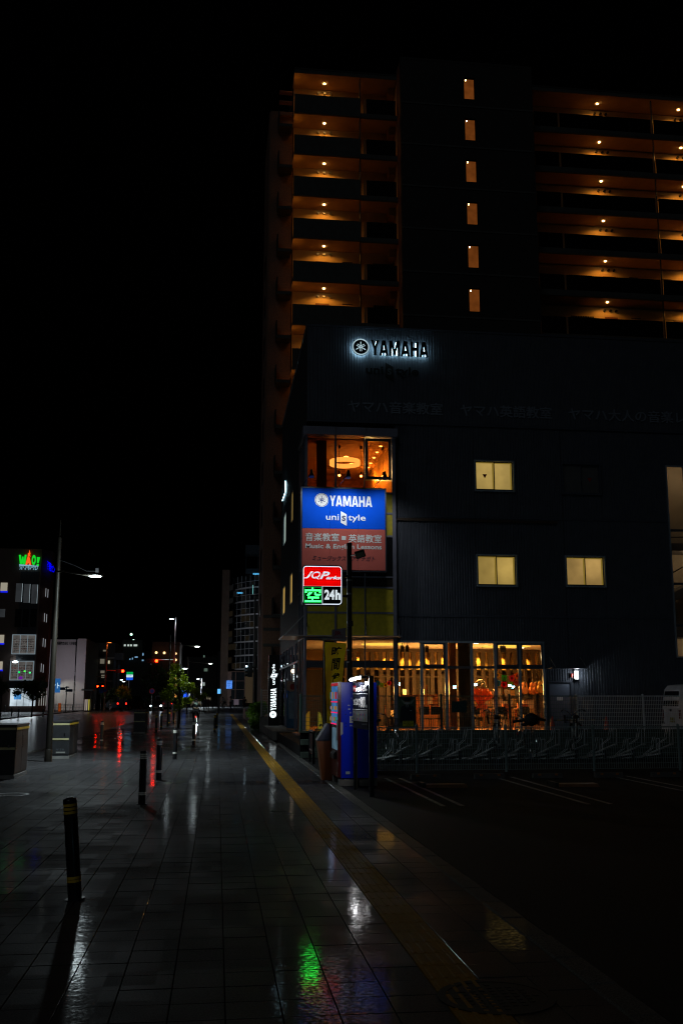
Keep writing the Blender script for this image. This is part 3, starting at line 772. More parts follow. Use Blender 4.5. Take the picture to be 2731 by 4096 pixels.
s = MB(); disc(s, (cc[0], LY + .02, cc[2]), (1, 0, 0), (0, 0, 1), (0, -1, 0), .33, .015, 40); part('back_light', s, E_HALO, em_d)
E_EMB = em('emblem_glow', (.62, .85, .95), .55)
s = MB(); ring_poly(s, (cc[0], LY - .04, cc[2]), (1, 0, 0), (0, 0, 1), (0, -1, 0), .29, .335, .012, 48); forks(s, (cc[0], LY - .04, cc[2]), (1, 0, 0), (0, 0, 1), (0, -1, 0), .265, .012); part('emblem', s, E_EMB, em_d)
un = thing('wordmark_sign', 'unlit black lower case letters with a slanted flag below the haloed logo', 'sign', (6.5, FY - .12, 14.1))
letters('lettering', 'uni', (5.49, FY - .10, 14.11), (.68, 0, 0), (0, 0, .30), (0, -1, 0), M_BLACKM, un, .02, th=.05)
letters('lettering', 'tyle', (6.66, FY - .10, 14.02), (.93, 0, 0), (0, 0, .40), (0, -1, 0), M_BLACKM, un, .02, th=.05)
s = MB(); s.prism([(6.26, 14.59), (6.26, 14.02), (6.57, 13.83), (6.57, 14.42)], (0, FY - .08, 0), (1, 0, 0), (0, 0, 1), (0, -.05, 0)); part('flag', s, M_BLACKM, un)
letters('flag_letter', 's', (6.33, FY - .132, 14.08), (.17, 0, 0), (0, 0, .27), (0, -1, 0), mat('faint_grey', (.09, .1, .11), .5), un, .02, th=.006)
M_KANA = mat('pale_grey_letters', (.22, .25, .30), .5, .2, var=.05)
for txt, x0, x1, lab in (('ヤマハ音楽教室', 4.78, 8.53, 'grey raised characters ending in 音楽教室, first on the parapet'), ('ヤマハ英語教室', 9.23, 12.95, 'grey raised characters ending in 英語教室, middle of the parapet'), ('ヤマハ大人の音楽レッスン', 13.64, 20.2, 'grey raised characters reading 大人の音楽, last on the parapet')):
    o = thing('parapet_lettering', lab, 'sign', (x0, FY - .1, 12.5), 'rows of raised characters along the parapet')
    letters('lettering', txt, (x0, FY - .085, 12.52), (x1 - x0, 0, 0), (0, 0, .50), (0, -1, 0), M_KANA, o, .015, th=.03)
# glowing logo seen edge-on on the street side
sl = thing('side_logo_sign', 'haloed letters seen almost edge-on, high on the street side wall', 'sign', (3.05, 48, 12))
y0, z0 = yz(*E_(160, 900)); y1, z1 = yz(*E_(172, 650))
for k in range(6):
    y = y0 - 2.2 + k * .42
    s = MB(); s.box(3.04, 3.09, y, y + .3, 11.6, 12.2); o = part('letter', s, M_BLACK, sl)
    s = MB(); s.box(3.10, 3.12, y + .02, y + .28, 11.62, 12.18); part('back_light', s, E_HALO, o)

# --- the square signboard with three arm lamps
sb = thing('square_signboard', 'large square board, blue above and salmon pink below, on the glass corner', 'signboard', (4.5, 36.1, 6.16))
SX0, SX1, SZ0, SZ1, SY = 2.90, 6.10, 6.18, 9.34, 35.98
s = MB(); s.box(SX0, SX1, SY, SY + .35, SZ0, SZ1); part('frame', s, mat('board_frame', (.05, .06, .08), .4, .5), sb)
PX0, PX1 = SX0 + .06, SX1 - .05; zm = SZ0 + .06 + (SZ1 - SZ0 - .12) * .503
M_BLUE = mat('board_blue', (.0, .085, .72), .7, spec=.08, var=.03); M_PINK = mat('board_salmon', (.46, .105, .085), .7, spec=.1, var=.06, vscale=2)
M_LET = mat('board_white', (.9, .92, .92), .7, spec=.1, var=.02); M_LET2 = mat('board_grey_white', (.62, .68, .68), .45, var=.04); M_NAVY = mat('board_navy_letters', (.01, .012, .03), .5)
M_SALM = M_PINK
tw = (PX1 - PX0) / 3
for k in range(3):
    g_ = .003
    s = MB(); s.box(PX0 + k * tw + g_, PX0 + (k + 1) * tw - g_, SY - .012, SY - .002, zm + .004, SZ1 - .06); part('blue_panel', s, M_BLUE, sb)
    s = MB(); s.box(PX0 + k * tw + g_, PX0 + (k + 1) * tw - g_, SY - .012, SY - .002, SZ0 + .06, zm - .004); part('pink_panel', s, M_PINK, sb)
U, Vv, Nn = (1, 0, 0), (0, 0, 1), (0, -1, 0)
W5 = SX1 - SX0
bx = lambda px: SX0 + .06 + (px - 50) / (1470 - 50) * (W5 - .11)
bz = lambda py: SZ1 - .06 - (py - 55) / (1475 - 55) * (SZ1 - SZ0 - .12)
FZ = SY - .013
for mb in block_word('YAMAHA', (bx(515), FZ, bz(367)), (bx(1255) - bx(515), 0, 0), (0, 0, bz(180) - bz(367)), Nn, .004):
    part('letter', mb, M_LET, sb)
ec = (bx(380), FZ, bz(262))
s = MB(); disc(s, ec, U, Vv, Nn, .255, .003, 48); eo = part('emblem_disc', s, M_LET, sb)
s = MB(); ring_poly(s, (ec[0], FZ - .003, ec[2]), U, Vv, Nn, .222, .240, .002, 48); forks(s, (ec[0], FZ - .003, ec[2]), U, Vv, Nn, .19, .002); part('emblem', s, mat('emblem_blue', (.01, .03, .2), .4), eo)
letters('lettering', 'uni', (bx(455), FZ, bz(612)), (bx(675) - bx(455), 0, 0), (0, 0, .225), Nn, M_LET, sb, .012)
letters('lettering', 'tyle', (bx(832), FZ, bz(645)), (bx(1135) - bx(832), 0, 0), (0, 0, .295), Nn, M_LET, sb, .012)
s = MB(); s.prism([(bx(706), bz(450)), (bx(706), bz(655)), (bx(808), bz(708)), (bx(808), bz(505))], (0, FZ, 0), U, Vv, (0, -.004, 0)); part('flag', s, M_LET, sb)
letters('flag_letter', 's', (bx(725), FZ - .004, bz(622)), (bx(790) - bx(725), 0, 0), (0, 0, bz(530) - bz(622)), Nn, mat('flag_navy', (.01, .03, .16), .4), sb, .012)
letters('lettering', '音楽教室', (bx(105), FZ, bz(985)), (bx(678) - bx(105), 0, 0), (0, 0, .31), Nn, M_LET2, sb, .012)
letters('lettering', '英語教室', (bx(838), FZ, bz(998)), (bx(1408) - bx(838), 0, 0), (0, 0, .31), Nn, M_LET2, sb, .012)
s = MB(); s.box(bx(722), bx(795), FZ - .004, FZ, bz(958), bz(887)); part('square_mark', s, M_LET2, sb)
letters('lettering', 'Music & English Lessons', (bx(108), FZ, bz(1135)), (bx(1405) - bx(108), 0, 0), (0, 0, .23), Nn, M_LET2, sb, .02)
letters('lettering', 'ミュージックストアアナガト', (bx(228), FZ, bz(1322)), (bx(1290) - bx(228), 0, 0), (0, 0, .19), Nn, M_NAVY, sb, .012, .25)
for k, px in enumerate((1242, 1387, 1531)):
    q = at(px, 1925, SY - .55)
    t = thing('board_spotlight', ['black arm spotlight over the left corner of the square signboard', 'black arm spotlight over the middle of the square signboard', 'black arm spotlight over the right corner of the square signboard'][k], 'spotlight', (q[0] + .05, SY, SZ1), 'spotlights over the square signboard')
    s = MB(); s.tube([(q[0] - .25, SY + .1, SZ1 + .02), (q[0] - .12, SY - .7, SZ1 + .16), (q[0], SY - .95, SZ1 + .34)], .016, 6); part('arm', s, M_BLACK, t)
    hz = SZ1 + .04
    s = MB(); s.tube([(q[0], SY - .98, hz + .38), (q[0], SY - 1.0, hz + .28), (q[0] - .01, SY - 1.05, hz + .12), (q[0] - .01, SY - 1.06, hz + .09)], [.035, .055, .09, .10], 12); part('head', s, M_BLACK, t)
    lamp('SPOT', 'board_light', (q[0], SY - 1.12, hz + .10), (120, 190, 120)[k], (.92, .97, 1), .12, 120, (q[0], SY, SZ0 + 1.2), 1.0, parent=t)
# ================================================================ THE APARTMENT TOWER
TY = 60.0
M_TCONC = mat('tower_concrete', (.075, .075, .068), .8, var=.15, vscale=3, bump=.3, bscale=20)
M_TDARK = mat('tower_dark_tile', (.02, .018, .015), .7, var=.2, vscale=8)
M_TWALL = mat('tower_inner_wall', (.60, .42, .22), .75, var=.06, vscale=2)
M_TCEIL = mat('tower_soffit', (.50, .33, .18), .8, var=.08, vscale=2)
M_TRAIL = mat('tower_glass_rail', (.004, .004, .005), .25, var=.1)
M_TBRICK = mat('tower_brick_wall', (.24, .125, .08), .8, var=.25, vscale=10)
M_TFRAME = mat('tower_copper_post', (.34, .17, .06), .6, var=.1)
M_DOOR = mat('tower_door', (.16, .05, .025), .5, var=.1)
tower = thing('apartment_tower', 'tall dark apartment tower with amber lit open corridors on every storey', 'building', (11, TY, 0))
SP = 2.96
E_DOWN = em('corridor_lamp', (1.0, .60, .22), 26)
CD = 1.75
def corridor(x0, x1, zt, zp0, zp1, lamps_x, brick_left, pipes, ends):
    """one storey of open corridor: soffit, back wall, parapet, doors and lamps. zt = soffit height"""
    s = MB(); s.box(x0, x1, TY - .05, TY + CD, zt, zt + .24); part('floor_slab', s, M_TCEIL, tower)
    s = MB(); s.box(x0, x1, TY - .08, TY - .051, zt - .02, zt + .28); part('slab_edge', s, M_TCONC, tower)
ZT0 = 42.74
for fl in range(9):
    dz = -SP * fl; var_ = 1 + .13 * math.sin(fl * 2.7 + 1)
    # left block ------------------------------------------------
    corridor(4.22, 11.14, ZT0 + dz, 0, 0, (), True, (), ())
    s = MB(); s.box(4.22, 8.62, TY - .10, TY + .04, 39.76 + dz, 41.14 + dz); part('parapet', s, M_TCONC, tower)
    s = MB(); s.box(8.62, 11.1, TY - .06, TY + .02, 39.72 + dz, 40.02 + dz); part('sill_band', s, M_TCONC, tower)
    s = MB(); s.box(9.02, 11.02, TY - .04, TY - .01, 40.04 + dz, 41.16 + dz); part('rail_panel', s, M_TRAIL, tower)
    s = MB(); s.box(8.86, 8.98, TY - .03, TY + .05, 40.02 + dz, 41.16 + dz); part('rail_post', s, M_TFRAME, tower)
    s = MB(); s.box(8.62, 8.66, TY - .07, TY + .03, 40.02 + dz, 41.14 + dz); part('rail_post', s, M_TCONC, tower)
    s = MB(); s.box(4.3, 11.14, TY + CD, TY + CD + .1, 39.9 + dz, ZT0 + dz); part('back_wall', s, M_TWALL, tower)
    s = MB(); s.box(10.7, 11.1, TY + .9, TY + 1.74, 42.2 + dz, ZT0 + dz - .002); part('beam', s, M_TCEIL, tower)
    s = MB(); s.box(5.85, 6.75, TY + CD - .04, TY + CD - .002, 39.95 + dz, 42.0 + dz); part('flat_door', s, M_DOOR, tower)
    s = MB(); s.box(7.65, 8.3, TY + CD - .03, TY + CD - .002, 40.9 + dz, 42.02 + dz); mb_ = part('meter_box', s, M_TWALL, tower)
    s = MB(); s.box(7.62, 8.33, TY + CD - .05, TY + CD - .031, 42.0 + dz, 42.04 + dz); part('meter_hood', s, M_TRAIL, mb_)
    s = MB(); s.box(9.7, 11.1, TY + CD - .03, TY + CD - .002, 40.8 + dz, 42.05 + dz); wo = part('flat_window', s, M_TRAIL, tower)
    s = MB(); [s.box(9.75 + i * .1, 9.765 + i * .1, TY + CD - .09, TY + CD - .075, 40.8 + dz, 42.03 + dz) for i in range(14)]; part('window_grille', s, M_STEEL, wo)
    for x in (6.0, 6.4, 6.82):
        s = MB(); s.tube([(x, TY + CD - .001, 42.5 + dz), (x, TY + CD - .13, 42.5 + dz)], .085, 10); part('vent_hood', s, M_STEEL, tower)
    lx = 6.32
    s = MB(); disc(s, (lx, TY + .95, ZT0 + dz - .002), (1, 0, 0), (0, 1, 0), (0, 0, -1), .075, .03, 12); part('corridor_lamp', s, E_DOWN, tower)
    lamp('SPOT', 'corridor_light_and_fill', (lx, TY + .95, ZT0 + dz - .06), 46 * var_, (1, .40, .045), .04, 158, (lx, TY + .95, 0), .35, parent=tower)
    lamp('POINT', 'corridor_light_and_fill', (4.35, TY + .5, ZT0 + dz - .5), 1.7, (1, .36, .035), .05, parent=tower)  # lamp without a fixture, added to warm the left wing
    if fl > 5: continue
    # right block ------------------------------------------------
    rdz = dz
    corridor(20.55, 46, ZT0 + .02 + rdz, 0, 0, (), True, (), ())
    s = MB(); s.box(20.6, 46, TY + CD, TY + CD + .1, 39.7 + rdz, ZT0 + rdz); part('back_wall', s, M_TWALL, tower)
    for x0, x1 in ((20.6, 22.27), (22.42, 28.95), (29.2, 39.5)):
        s = MB(); s.box(x0, x1, TY - .06, TY - .02, 39.98 + rdz, 41.15 + rdz); part('rail_panel', s, M_TRAIL, tower)
    for x0, x1 in ((22.29, 22.40), (28.97, 29.05)):
        s = MB(); s.box(x0, x1, TY - .05, TY + .05, 39.98 + rdz, 41.15 + rdz); part('rail_post', s, M_TFRAME, tower)
    s = MB(); s.box(20.6, 46, TY - .07, TY + .04, 39.68 + rdz, 39.96 + rdz); part('sill_band', s, M_TCONC, tower)
    for k, bx_ in enumerate((25.6, 31.6)):
        s = MB(); disc(s, (bx_, TY + .95, ZT0 + .018 + rdz), (1, 0, 0), (0, 1, 0), (0, 0, -1), .075, .03, 12); part('corridor_lamp', s, E_DOWN, tower)
        lamp('SPOT', 'corridor_light_and_fill', (bx_, TY + .95, ZT0 - .06 + rdz), 36 * (2 - var_), (1, .40, .045), .04, 158, (bx_, TY + .95, 0), .35, parent=tower)
        sg = 1 if k == 0 else -1
        s = MB(); s.box(bx_ + .1 * sg - (0 if k == 0 else .9), bx_ + .1 * sg + (.9 if k == 0 else 0), TY + CD - .04, TY + CD - .002, 39.95 + rdz, 42.0 + rdz); part('flat_door', s, M_DOOR, tower)
        w0 = bx_ - 2.3 if k == 0 else bx_ + 1.0
        s = MB(); s.box(w0, w0 + 1.6, TY + CD - .03, TY + CD - .002, 40.8 + rdz, 42.0 + rdz); wo = part('flat_window', s, M_TRAIL, tower)
        s = MB(); [s.box(w0 + .05 + i * .12, w0 + .065 + i * .12, TY + CD - .09, TY + CD - .075, 40.8 + rdz, 41.98 + rdz) for i in range(13)]; part('window_grille', s, M_STEEL, wo)
        m0 = bx_ + 2.0 if k == 0 else bx_ - 1.6
        s = MB(); s.box(m0, m0 + .6, TY + CD - .03, TY + CD - .002, 40.9 + rdz, 42.0 + rdz); mb_ = part('meter_box', s, M_TWALL, tower)
        s = MB(); s.box(m0 - .03, m0 + .63, TY + CD - .05, TY + CD - .031, 41.98 + rdz, 42.02 + rdz); part('meter_hood', s, M_TRAIL, mb_)
        for x in (.08, .5, .9):
            s = MB(); s.tube([(bx_ + x, TY + CD - .001, 42.45 + rdz), (bx_ + x, TY + CD - .13, 42.45 + rdz)], .085, 10); part('vent_hood', s, M_STEEL_D, tower)
    # stair window in the dark core --------------------------------
    z0, z1 = 40.75 - 2.985 * fl, 42.31 - 2.985 * fl
    s = MB(); x0, x1 = 15.40, 16.11
    s.box(x0, x1, TY - 1.3, TY - 1.25, z0, z1); no = part('stair_window_pane', s, em('stair_window_glow', (1.0, .27, .045), .12, .2, 2), tower)
    s = MB(); s.box(x0 - .02, x0, TY - 1.5, TY - 1.25, z0, z1); s.box(x1, x1 + .02, TY - 1.5, TY - 1.25, z0, z1); s.box(x0, x1, TY - 1.5, TY - 1.3, z1, z1 + .02); s.box(x0, x1, TY - 1.5, TY - 1.3, z0 - .02, z0); part('reveal', s, M_TWALL, no)
    s = MB(); s.cyl((x0 + .14, TY - 1.36), .035, z1 - .14, z1 - .08, 10); part('stair_lamp', s, E_DOWN, no)
    lamp('POINT', 'stair_light', (x0 + .2, TY - 1.4, z1 - .25), .25, (1, .42, .10), .05, parent=tower)
# roof slab, pipes, core
s = MB(); s.box(4.2, 11.14, TY - .1, TY + 8, 42.98, 43.1); s.box(20.5, 46, TY - .1, TY + 8, 43.0, 43.12); part('roof_slab', s, M_TDARK, tower)
s = MB(); s.tube([(8.62, TY + .12, 24), (8.62, TY + .12, 42.7)], .045, 8); part('drain_pipe', s, M_TRAIL, tower)
s = MB(); s.tube([(29.15, TY + .12, 24), (29.15, TY + .12, 42.7)], .045, 8); part('drain_pipe', s, M_TRAIL, tower)
CF = TY - 1.5
def core_fill(a, b, c, d): cw.box(a, b, CF, CF + .3, c, d)
cw = MB(); wall_with_holes(11.1, 20.05, 0, 43.3, [(15.40, 16.11, 40.75 - 2.985 * k, 42.31 - 2.985 * k) for k in range(6)], core_fill)
cw.box(19.85, 20.05, CF + .3, TY + CD, 0, 43.3); cw.box(11.28, 19.85, TY, TY + .2, 0, 43.3); cw.box(11.1, 20.05, CF, TY + 2, 43.32, 43.5)
part('core_wall', cw, M_TDARK, tower)
s = MB(); s.box(11.1, 11.26, CF + .3, TY - .052, 0, 43.3); part('core_side_wall', s, M_TBRICK, tower)
for k in range(7):
    s = MB(); s.box(11.1, 20.05, CF - .04, CF - .002, 40.12 - SP * k, 40.24 - SP * k); part('core_band', s, M_TCONC, tower)
s = MB(); s.box(11.145, 11.26, TY - .05, TY + 1.748, 0, 42.7); part('end_wall', s, M_TWALL, tower)
s = MB(); s.box(20.3, 20.54, TY - .1, TY + 1.9, 24, 43); part('end_wall', s, M_TDARK, tower)
# slender left wing and its street side, stepping ledges
LX0, LX1, LX2 = 2.68, 3.22, 4.2
s = MB(); s.box(LX0 + .05, LX2, TY + 1.2, TY + 1.4, 0, 40.6); s.box(LX0 - .02, LX0 + .1, TY + 1.4, TY + 8, 0, 40.6); part('wing_wall', s, M_TBRICK, tower)
for k in range(13):
    z = 38.97 - SP * k
    if z < 2: break
    s = MB(); s.box(LX1, LX2 - .05, TY + .3, TY + 1.2, z, z + .20); part('ledge', s, M_TCONC, tower)
    s = MB(); s.box(LX1 - .02, LX1 + .06, TY + .35, TY + 1.2, z + .2, z + 1.2); part('ledge_rail', s, M_TDARK, tower)
for k, z in enumerate((39.2, 40.15, 41.15, 41.9)):
    s = MB(); s.box(3.27, 4.16, TY + .9, TY + 1.3, z, z + .07); part('roof_louvre', s, M_TBRICK, tower)
s = MB(); s.box(4.3, 46, TY + 2.4, TY + 2.6, 0, 42.9); s.box(4.28, 11.0, TY, TY + .2, 0, 15.9); s.box(20.2, 46, TY, TY + .2, 0, 24.0); part('main_wall', s, M_TDARK, tower)
for (z, x1) in ((5.65, 4.2), (4.69, 4.2), (6.43, 4.2)):
    s = MB(); s.box(2.7, x1, TY + 1.16, TY + 1.198, z, z + .18); part('stone_band', s, M_TCONC, tower)
# top right of the tower: dark stair window strip on the street side
for k in range(9):
    s = MB(); s.box(2.63, 2.66, TY + 4, TY + 5.2, 30 - 2.9 * k, 31.4 - 2.9 * k); part('side_window', s, M_TRAIL, tower)

# ================================================================ CURVED GLASS OFFICE
CY = 190.0
M_CBRICK = mat('brown_render', (.14, .085, .065), .8, var=.15, vscale=1)
M_CGLASS = mat('office_glass', (.022, .026, .032), .12, .0, var=.25, vscale=.4)
M_CMUL = mat('office_mullion', (.8, .74, .8), .6, .0)
off = thing('curved_glass_office', 'distant office block with a bowed glass front and brown side wall', 'building', (5, CY, 0))
s = MB(); s.box(.5, 1.9, CY, CY + 20, 0, 25.6); s.box(1.9, 9, CY + 10.5, CY + 20, 0, 24); part('side_wall', s, M_CBRICK, off)
s = MB(); s.box(6.6, 9.6, CY - 1.4, CY, 0, 20.5); part('dark_fin', s, M_TDARK, off)
def bow(t): return (1.9 + 8.6 * t, CY + 9.0 - 11.5 * math.sin(PI / 2 * t ** .75))
N_ = 11
EP = [em('office_curtain_dim', (.55, .42, .25), .014), em('office_curtain_grey', (.4, .42, .42), .010)]
ro = random.Random(5)
for fl in range(7):
    z0 = 6.9 + fl * 2.56
    for k in range(N_):
        (xa, ya), (xb, yb) = bow(k / N_), bow((k + 1) / N_)
        for q in range(2):
            za, zb = z0 + q * 1.2 + .08, z0 + (q + 1) * 1.2 - .02
            s = MB(); s.add([(xa, ya, za), (xb, yb, za), (xb, yb, zb), (xa, ya, zb), (xa, ya + .05, za), (xb, yb + .05, za), (xb, yb + .05, zb), (xa, ya + .05, zb)], [(0, 1, 2, 3), (7, 6, 5, 4), (0, 4, 5, 1), (3, 2, 6, 7)])
            part('pane', s, M_CGLASS if ro.random() < .72 else EP[ro.randrange(2)], off)
    s = MB()
    for k in range(N_):
        (xa, ya), (xb, yb) = bow(k / N_), bow((k + 1) / N_)
        for zz, t, dd in ((z0 - .14, .26, .45), (z0 + 1.18, .06, .06)):
            s.add([(xa, ya - dd, zz), (xb, yb - dd, zz), (xb, yb - dd, zz + t), (xa, ya - dd, zz + t), (xa, ya + .1, zz), (xb, yb + .1, zz), (xb, yb + .1, zz + t), (xa, ya + .1, zz + t)], [(0, 1, 2, 3), (3, 2, 6, 7), (0, 4, 5, 1), (7, 6, 5, 4)])
        s.box(xa - .022, xa + .022, ya - .06, ya + .05, z0, z0 + 2.5)
    part('mullion_band', s, M_CMUL, off)
s = MB(); s.box(4.8, 9.5, CY - .5, CY + 3, 28.6, 30.4); s.box(4.9, 9.5, CY, CY + 3, 24.9, 25.9); s.box(4.9, 5.0, CY - .4, CY, 25.9, 28.6); s.box(7.2, 7.3, CY - .4, CY, 25.9, 28.6); part('roof_plant', s, mat('blue_grey_metal', (.05, .07, .09), .5, .3), off)
s = MB(); s.box(1.9, 2.6, CY - .2, CY, 0, 6.3)
for x in (1.9, 3.3, 5.0): s.box(x, x + .12, CY - .3, CY - .1, 0, 6.5)
for z in (3.0, 4.6, 6.3, 1.2): s.box(1.9, 5.1, CY - .3, CY - .12, z, z + .1)
part('lobby_frame', s, mat('pinkish_frame', (.3, .16, .13), .6), off)
s = MB(); s.box(2.0, 5.0, CY - .05, CY, 0, 6.3); part('lobby_glass', s, M_CGLASS, off)
s = MB(); s.box(5.15, 8, CY - .05, CY, .6, 6.2); part('lobby_wall', s, em('lobby_glow', (1, .72, .42), .03), off)
E_BLUESIGN = em('distant_blue_sign', (.1, .5, .9), .9)
for (px, py, w_, h_) in ((1012, 2296, 1.7, .35), (948, 2372, 1.1, .3)):
    q = at(px, py, CY - 2.9); s = MB()
    for k in range(5): s.box(q[0] + k * w_ / 5, q[0] + (k + .75) * w_ / 5, q[1], q[1] + .05, q[2] - h_ / 2 * (1 if k % 2 else .7), q[2] + h_ / 2)
    part('lit_lettering', s, E_BLUESIGN, off)
q = at(1010, 2360, CY - 2.9); s = MB(); s.box(q[0], q[0] + .12, q[1], q[1] + .1, q[2] - .8, q[2] + .9); part('lit_strip', s, em('cyan_strip', (.3, .9, .9), .5), off)
q = at(917, 2738, CY - .4); s = MB(); s.box(q[0] - .55, q[0] + .55, q[1], q[1] + .05, q[2] - .8, q[2] + .7); part('lit_screen', s, em('screen_blue', (.08, .25, .8), .9, .4, 3), off)
# ================================================================ PARKING LOT, FENCES, MACHINES
LOT_G = M_STEEL
M_MESHG = mat('green_mesh_paint', (.22, .30, .30), .4, .0, var=.1)
M_MESHW = mat('pale_mesh_paint', (.75, .85, .88), .4, .0, var=.1)
M_BLOCK = mat('retaining_block', (.06, .085, .065), .85, var=.3, vscale=6, bump=.5, bscale=30)
# retaining wall of coursed blocks
rw = thing('retaining_wall', 'low dark block retaining wall behind the bicycle racks', 'wall', (8, 28.2, 0))
b = MB(); b.box(2.3, 30, 28.06, 28.22, -.02, .69); part('core', b, M_MORTAR, rw)
b = MB(); b.box(2.27, 30, 28.0, 28.25, .69, .735); part('coping', b, M_BLOCK, rw)
blk = tile_box(.79, .163, .07, .008); bme = MB(); bme.v = [(x, -z, y) for x, y, z in blk.v]; bme.f = blk.f; bme.sm = blk.sm
bm_ = bme.mesh('block'); bm_.materials.append(M_BLOCK)
for r in range(4):
    for i in range(18):
        o = bpy.data.objects.new('block', bm_); COL.objects.link(o); o.parent = rw
        o.location = (2.7 + i * .8 + (.4 if r % 2 else 0) - 8, 28.065 - 28.2 + random.gauss(0, .002), .09 + r * .17)
def mesh_fence(label, xs, y, z0, z1, m_, posts=True, name='mesh_fence', axis='x', group=None, pt=.028, ww=.0042):
    t = thing(name, label, 'fence', (xs[0], y, 0), group)
    for i, x in enumerate(xs):
        m1 = m_(i) if callable(m_) else m_
        b = MB(); b.cyl((x, y), pt, (0 if z0 < .3 else z0 - .03), z1 + .02, 10); b.sphere((x, y, z1 + .03), pt * 1.15, 8, 5); part('post', b, m1, t)
    for i, (a, c) in enumerate(zip(xs, xs[1:])):
        m1 = m_(i) if callable(m_) else m_
        b = MB(); n = max(2, round((c - a - .06) / .053)); yy = y - pt - .006
        for k in range(n + 1):
            x = a + .03 + (c - a - .06) * k / n; b.box(x - ww, x + ww, yy - ww, yy + ww, z0 + .03, z1)
        nz = max(2, round((z1 - z0 - .03) / .118))
        for k in range(nz + 1):
            z = z0 + .03 + (z1 - z0 - .05) * k / nz; b.box(a, c, yy - ww - .003, yy + ww - .003, z - ww, z + ww)
        b.box(a, c, yy - .014, yy + .010, z1 - .01, z1 + .008)
        part('mesh_panel', b, m1, t, None, 'stuff')
    return t
uf = mesh_fence('tall welded mesh fence standing on the retaining wall in front of the lit shop windows', [2.31] + [4.3 + 1.99 * i for i in range(11)], 28.13, .735, 1.69, lambda i: mat('mesh_green_light_tint', (.06, .13, .12), .4, .0, var=.1) if i < 4 else M_MESHW)  # left bays tinted: green sign light and dark silhouette painted into the mesh colour
lf = mesh_fence('low welded mesh fence along the back of the parking bays', [2.39 + 2.045 * i for i in range(9)], 22.4, .03, .99, M_MESHG, name='mesh_fence')
# police poster and blank plate on the fence
def px_poly(pts, y): return [at(a, b, y) for a, b in pts]
q = lambda x, y: (1550 + x / 4.48, 2540 + y / 4.48)
YP = 28.07
ps = thing('fence_poster', 'dark green poster of a masked officer in uniform tied on the upper fence', 'poster', at(*q(350, 1680), YP))
a, c = at(*q(185, 1112), YP), at(*q(517, 1680), YP)
b = MB(); b.box(a[0], c[0], YP - .006, YP, c[2], a[2]); part('sheet', b, mat('poster_green', (.07, .11, .07), .45, var=.1), ps)
W_, H_ = c[0] - a[0], a[2] - c[2]
def pp(pts, m_, k, name):
    b = MB(); b.prism([(a[0] + (x - 185) / 332 * W_, a[2] - (y - 1112) / 568 * H_) for x, y in pts], (0, YP - .006 - k * .0012, 0), (1, 0, 0), (0, 0, 1), (0, -.0012, 0)); return part(name, b, m_, ps)
pp([(225, 1145), (300, 1195), (350, 1230), (420, 1195), (505, 1130), (430, 1240), (290, 1240)], mat('poster_pale', (.25, .3, .25), .5), 0, 'ray_shape')
M_UNI = mat('poster_uniform', (.012, .014, .022), .5)
pp([(240, 1290), (310, 1262), (350, 1255), (400, 1262), (470, 1290), (498, 1370), (505, 1560), (470, 1590), (450, 1540), (440, 1640), (270, 1640), (262, 1545), (240, 1590), (212, 1560), (222, 1370)], M_UNI, 1, 'uniform')
pp([(322, 1258), (350, 1330), (378, 1258)], mat('poster_shirt', (.3, .32, .33), .5), 2, 'shirt')
pp([(345, 1262), (357, 1262), (360, 1330), (351, 1340), (342, 1330)], M_UNI, 3, 'tie')
pp([(300, 1180), (400, 1180), (396, 1225), (372, 1258), (328, 1258), (304, 1225)], mat('poster_face', (.20, .13, .09), .6), 2, 'face')
pp([(305, 1210), (395, 1210), (388, 1240), (350, 1252), (312, 1240)], mat('poster_mask', (.42, .45, .46), .6), 3, 'mask')
pp([(285, 1150), (300, 1130), (350, 1122), (400, 1130), (415, 1150), (400, 1190), (300, 1190)], M_BLACK, 4, 'cap')
pp([(402, 1352), (432, 1352), (434, 1368), (402, 1368)], MATS['poster_mask'], 5, 'badge')
pp([(265, 1542), (462, 1542), (465, 1640), (268, 1640)], mat('poster_yellow', (.50, .50, .02), .5), 5, 'yellow_band')
zc = lambda y: a[2] - (y - 1112) / 568 * H_
xc = lambda x: a[0] + (x - 185) / 332 * W_
for k, tx in enumerate(('自転車盗難多発', '必ず鍵をかける', '大分中央警察署')):
    letters('lettering', tx, (xc(275 + (k == 2) * 40), YP - .0135, zc(1572 + 28 * k)), (xc(455 - (k == 2) * 40) - xc(275 + (k == 2) * 40), 0, 0), (0, 0, zc(1550) - zc(1572)), (0, -1, 0), M_BLACK, ps, .02, th=.001)
a2, c2_ = at(*q(1145, 1190), YP), at(*q(1420, 1385), YP)
b = MB(); b.box(a2[0], c2_[0], YP - .006, YP, c2_[2], a2[2]); solo('fence_plate', b, mat('teal_plate', (.02, .06, .055), .5), 'blank dark teal plate hung on the upper fence right of the poster', 'plate', None, (a2[0], YP, a2[2]))

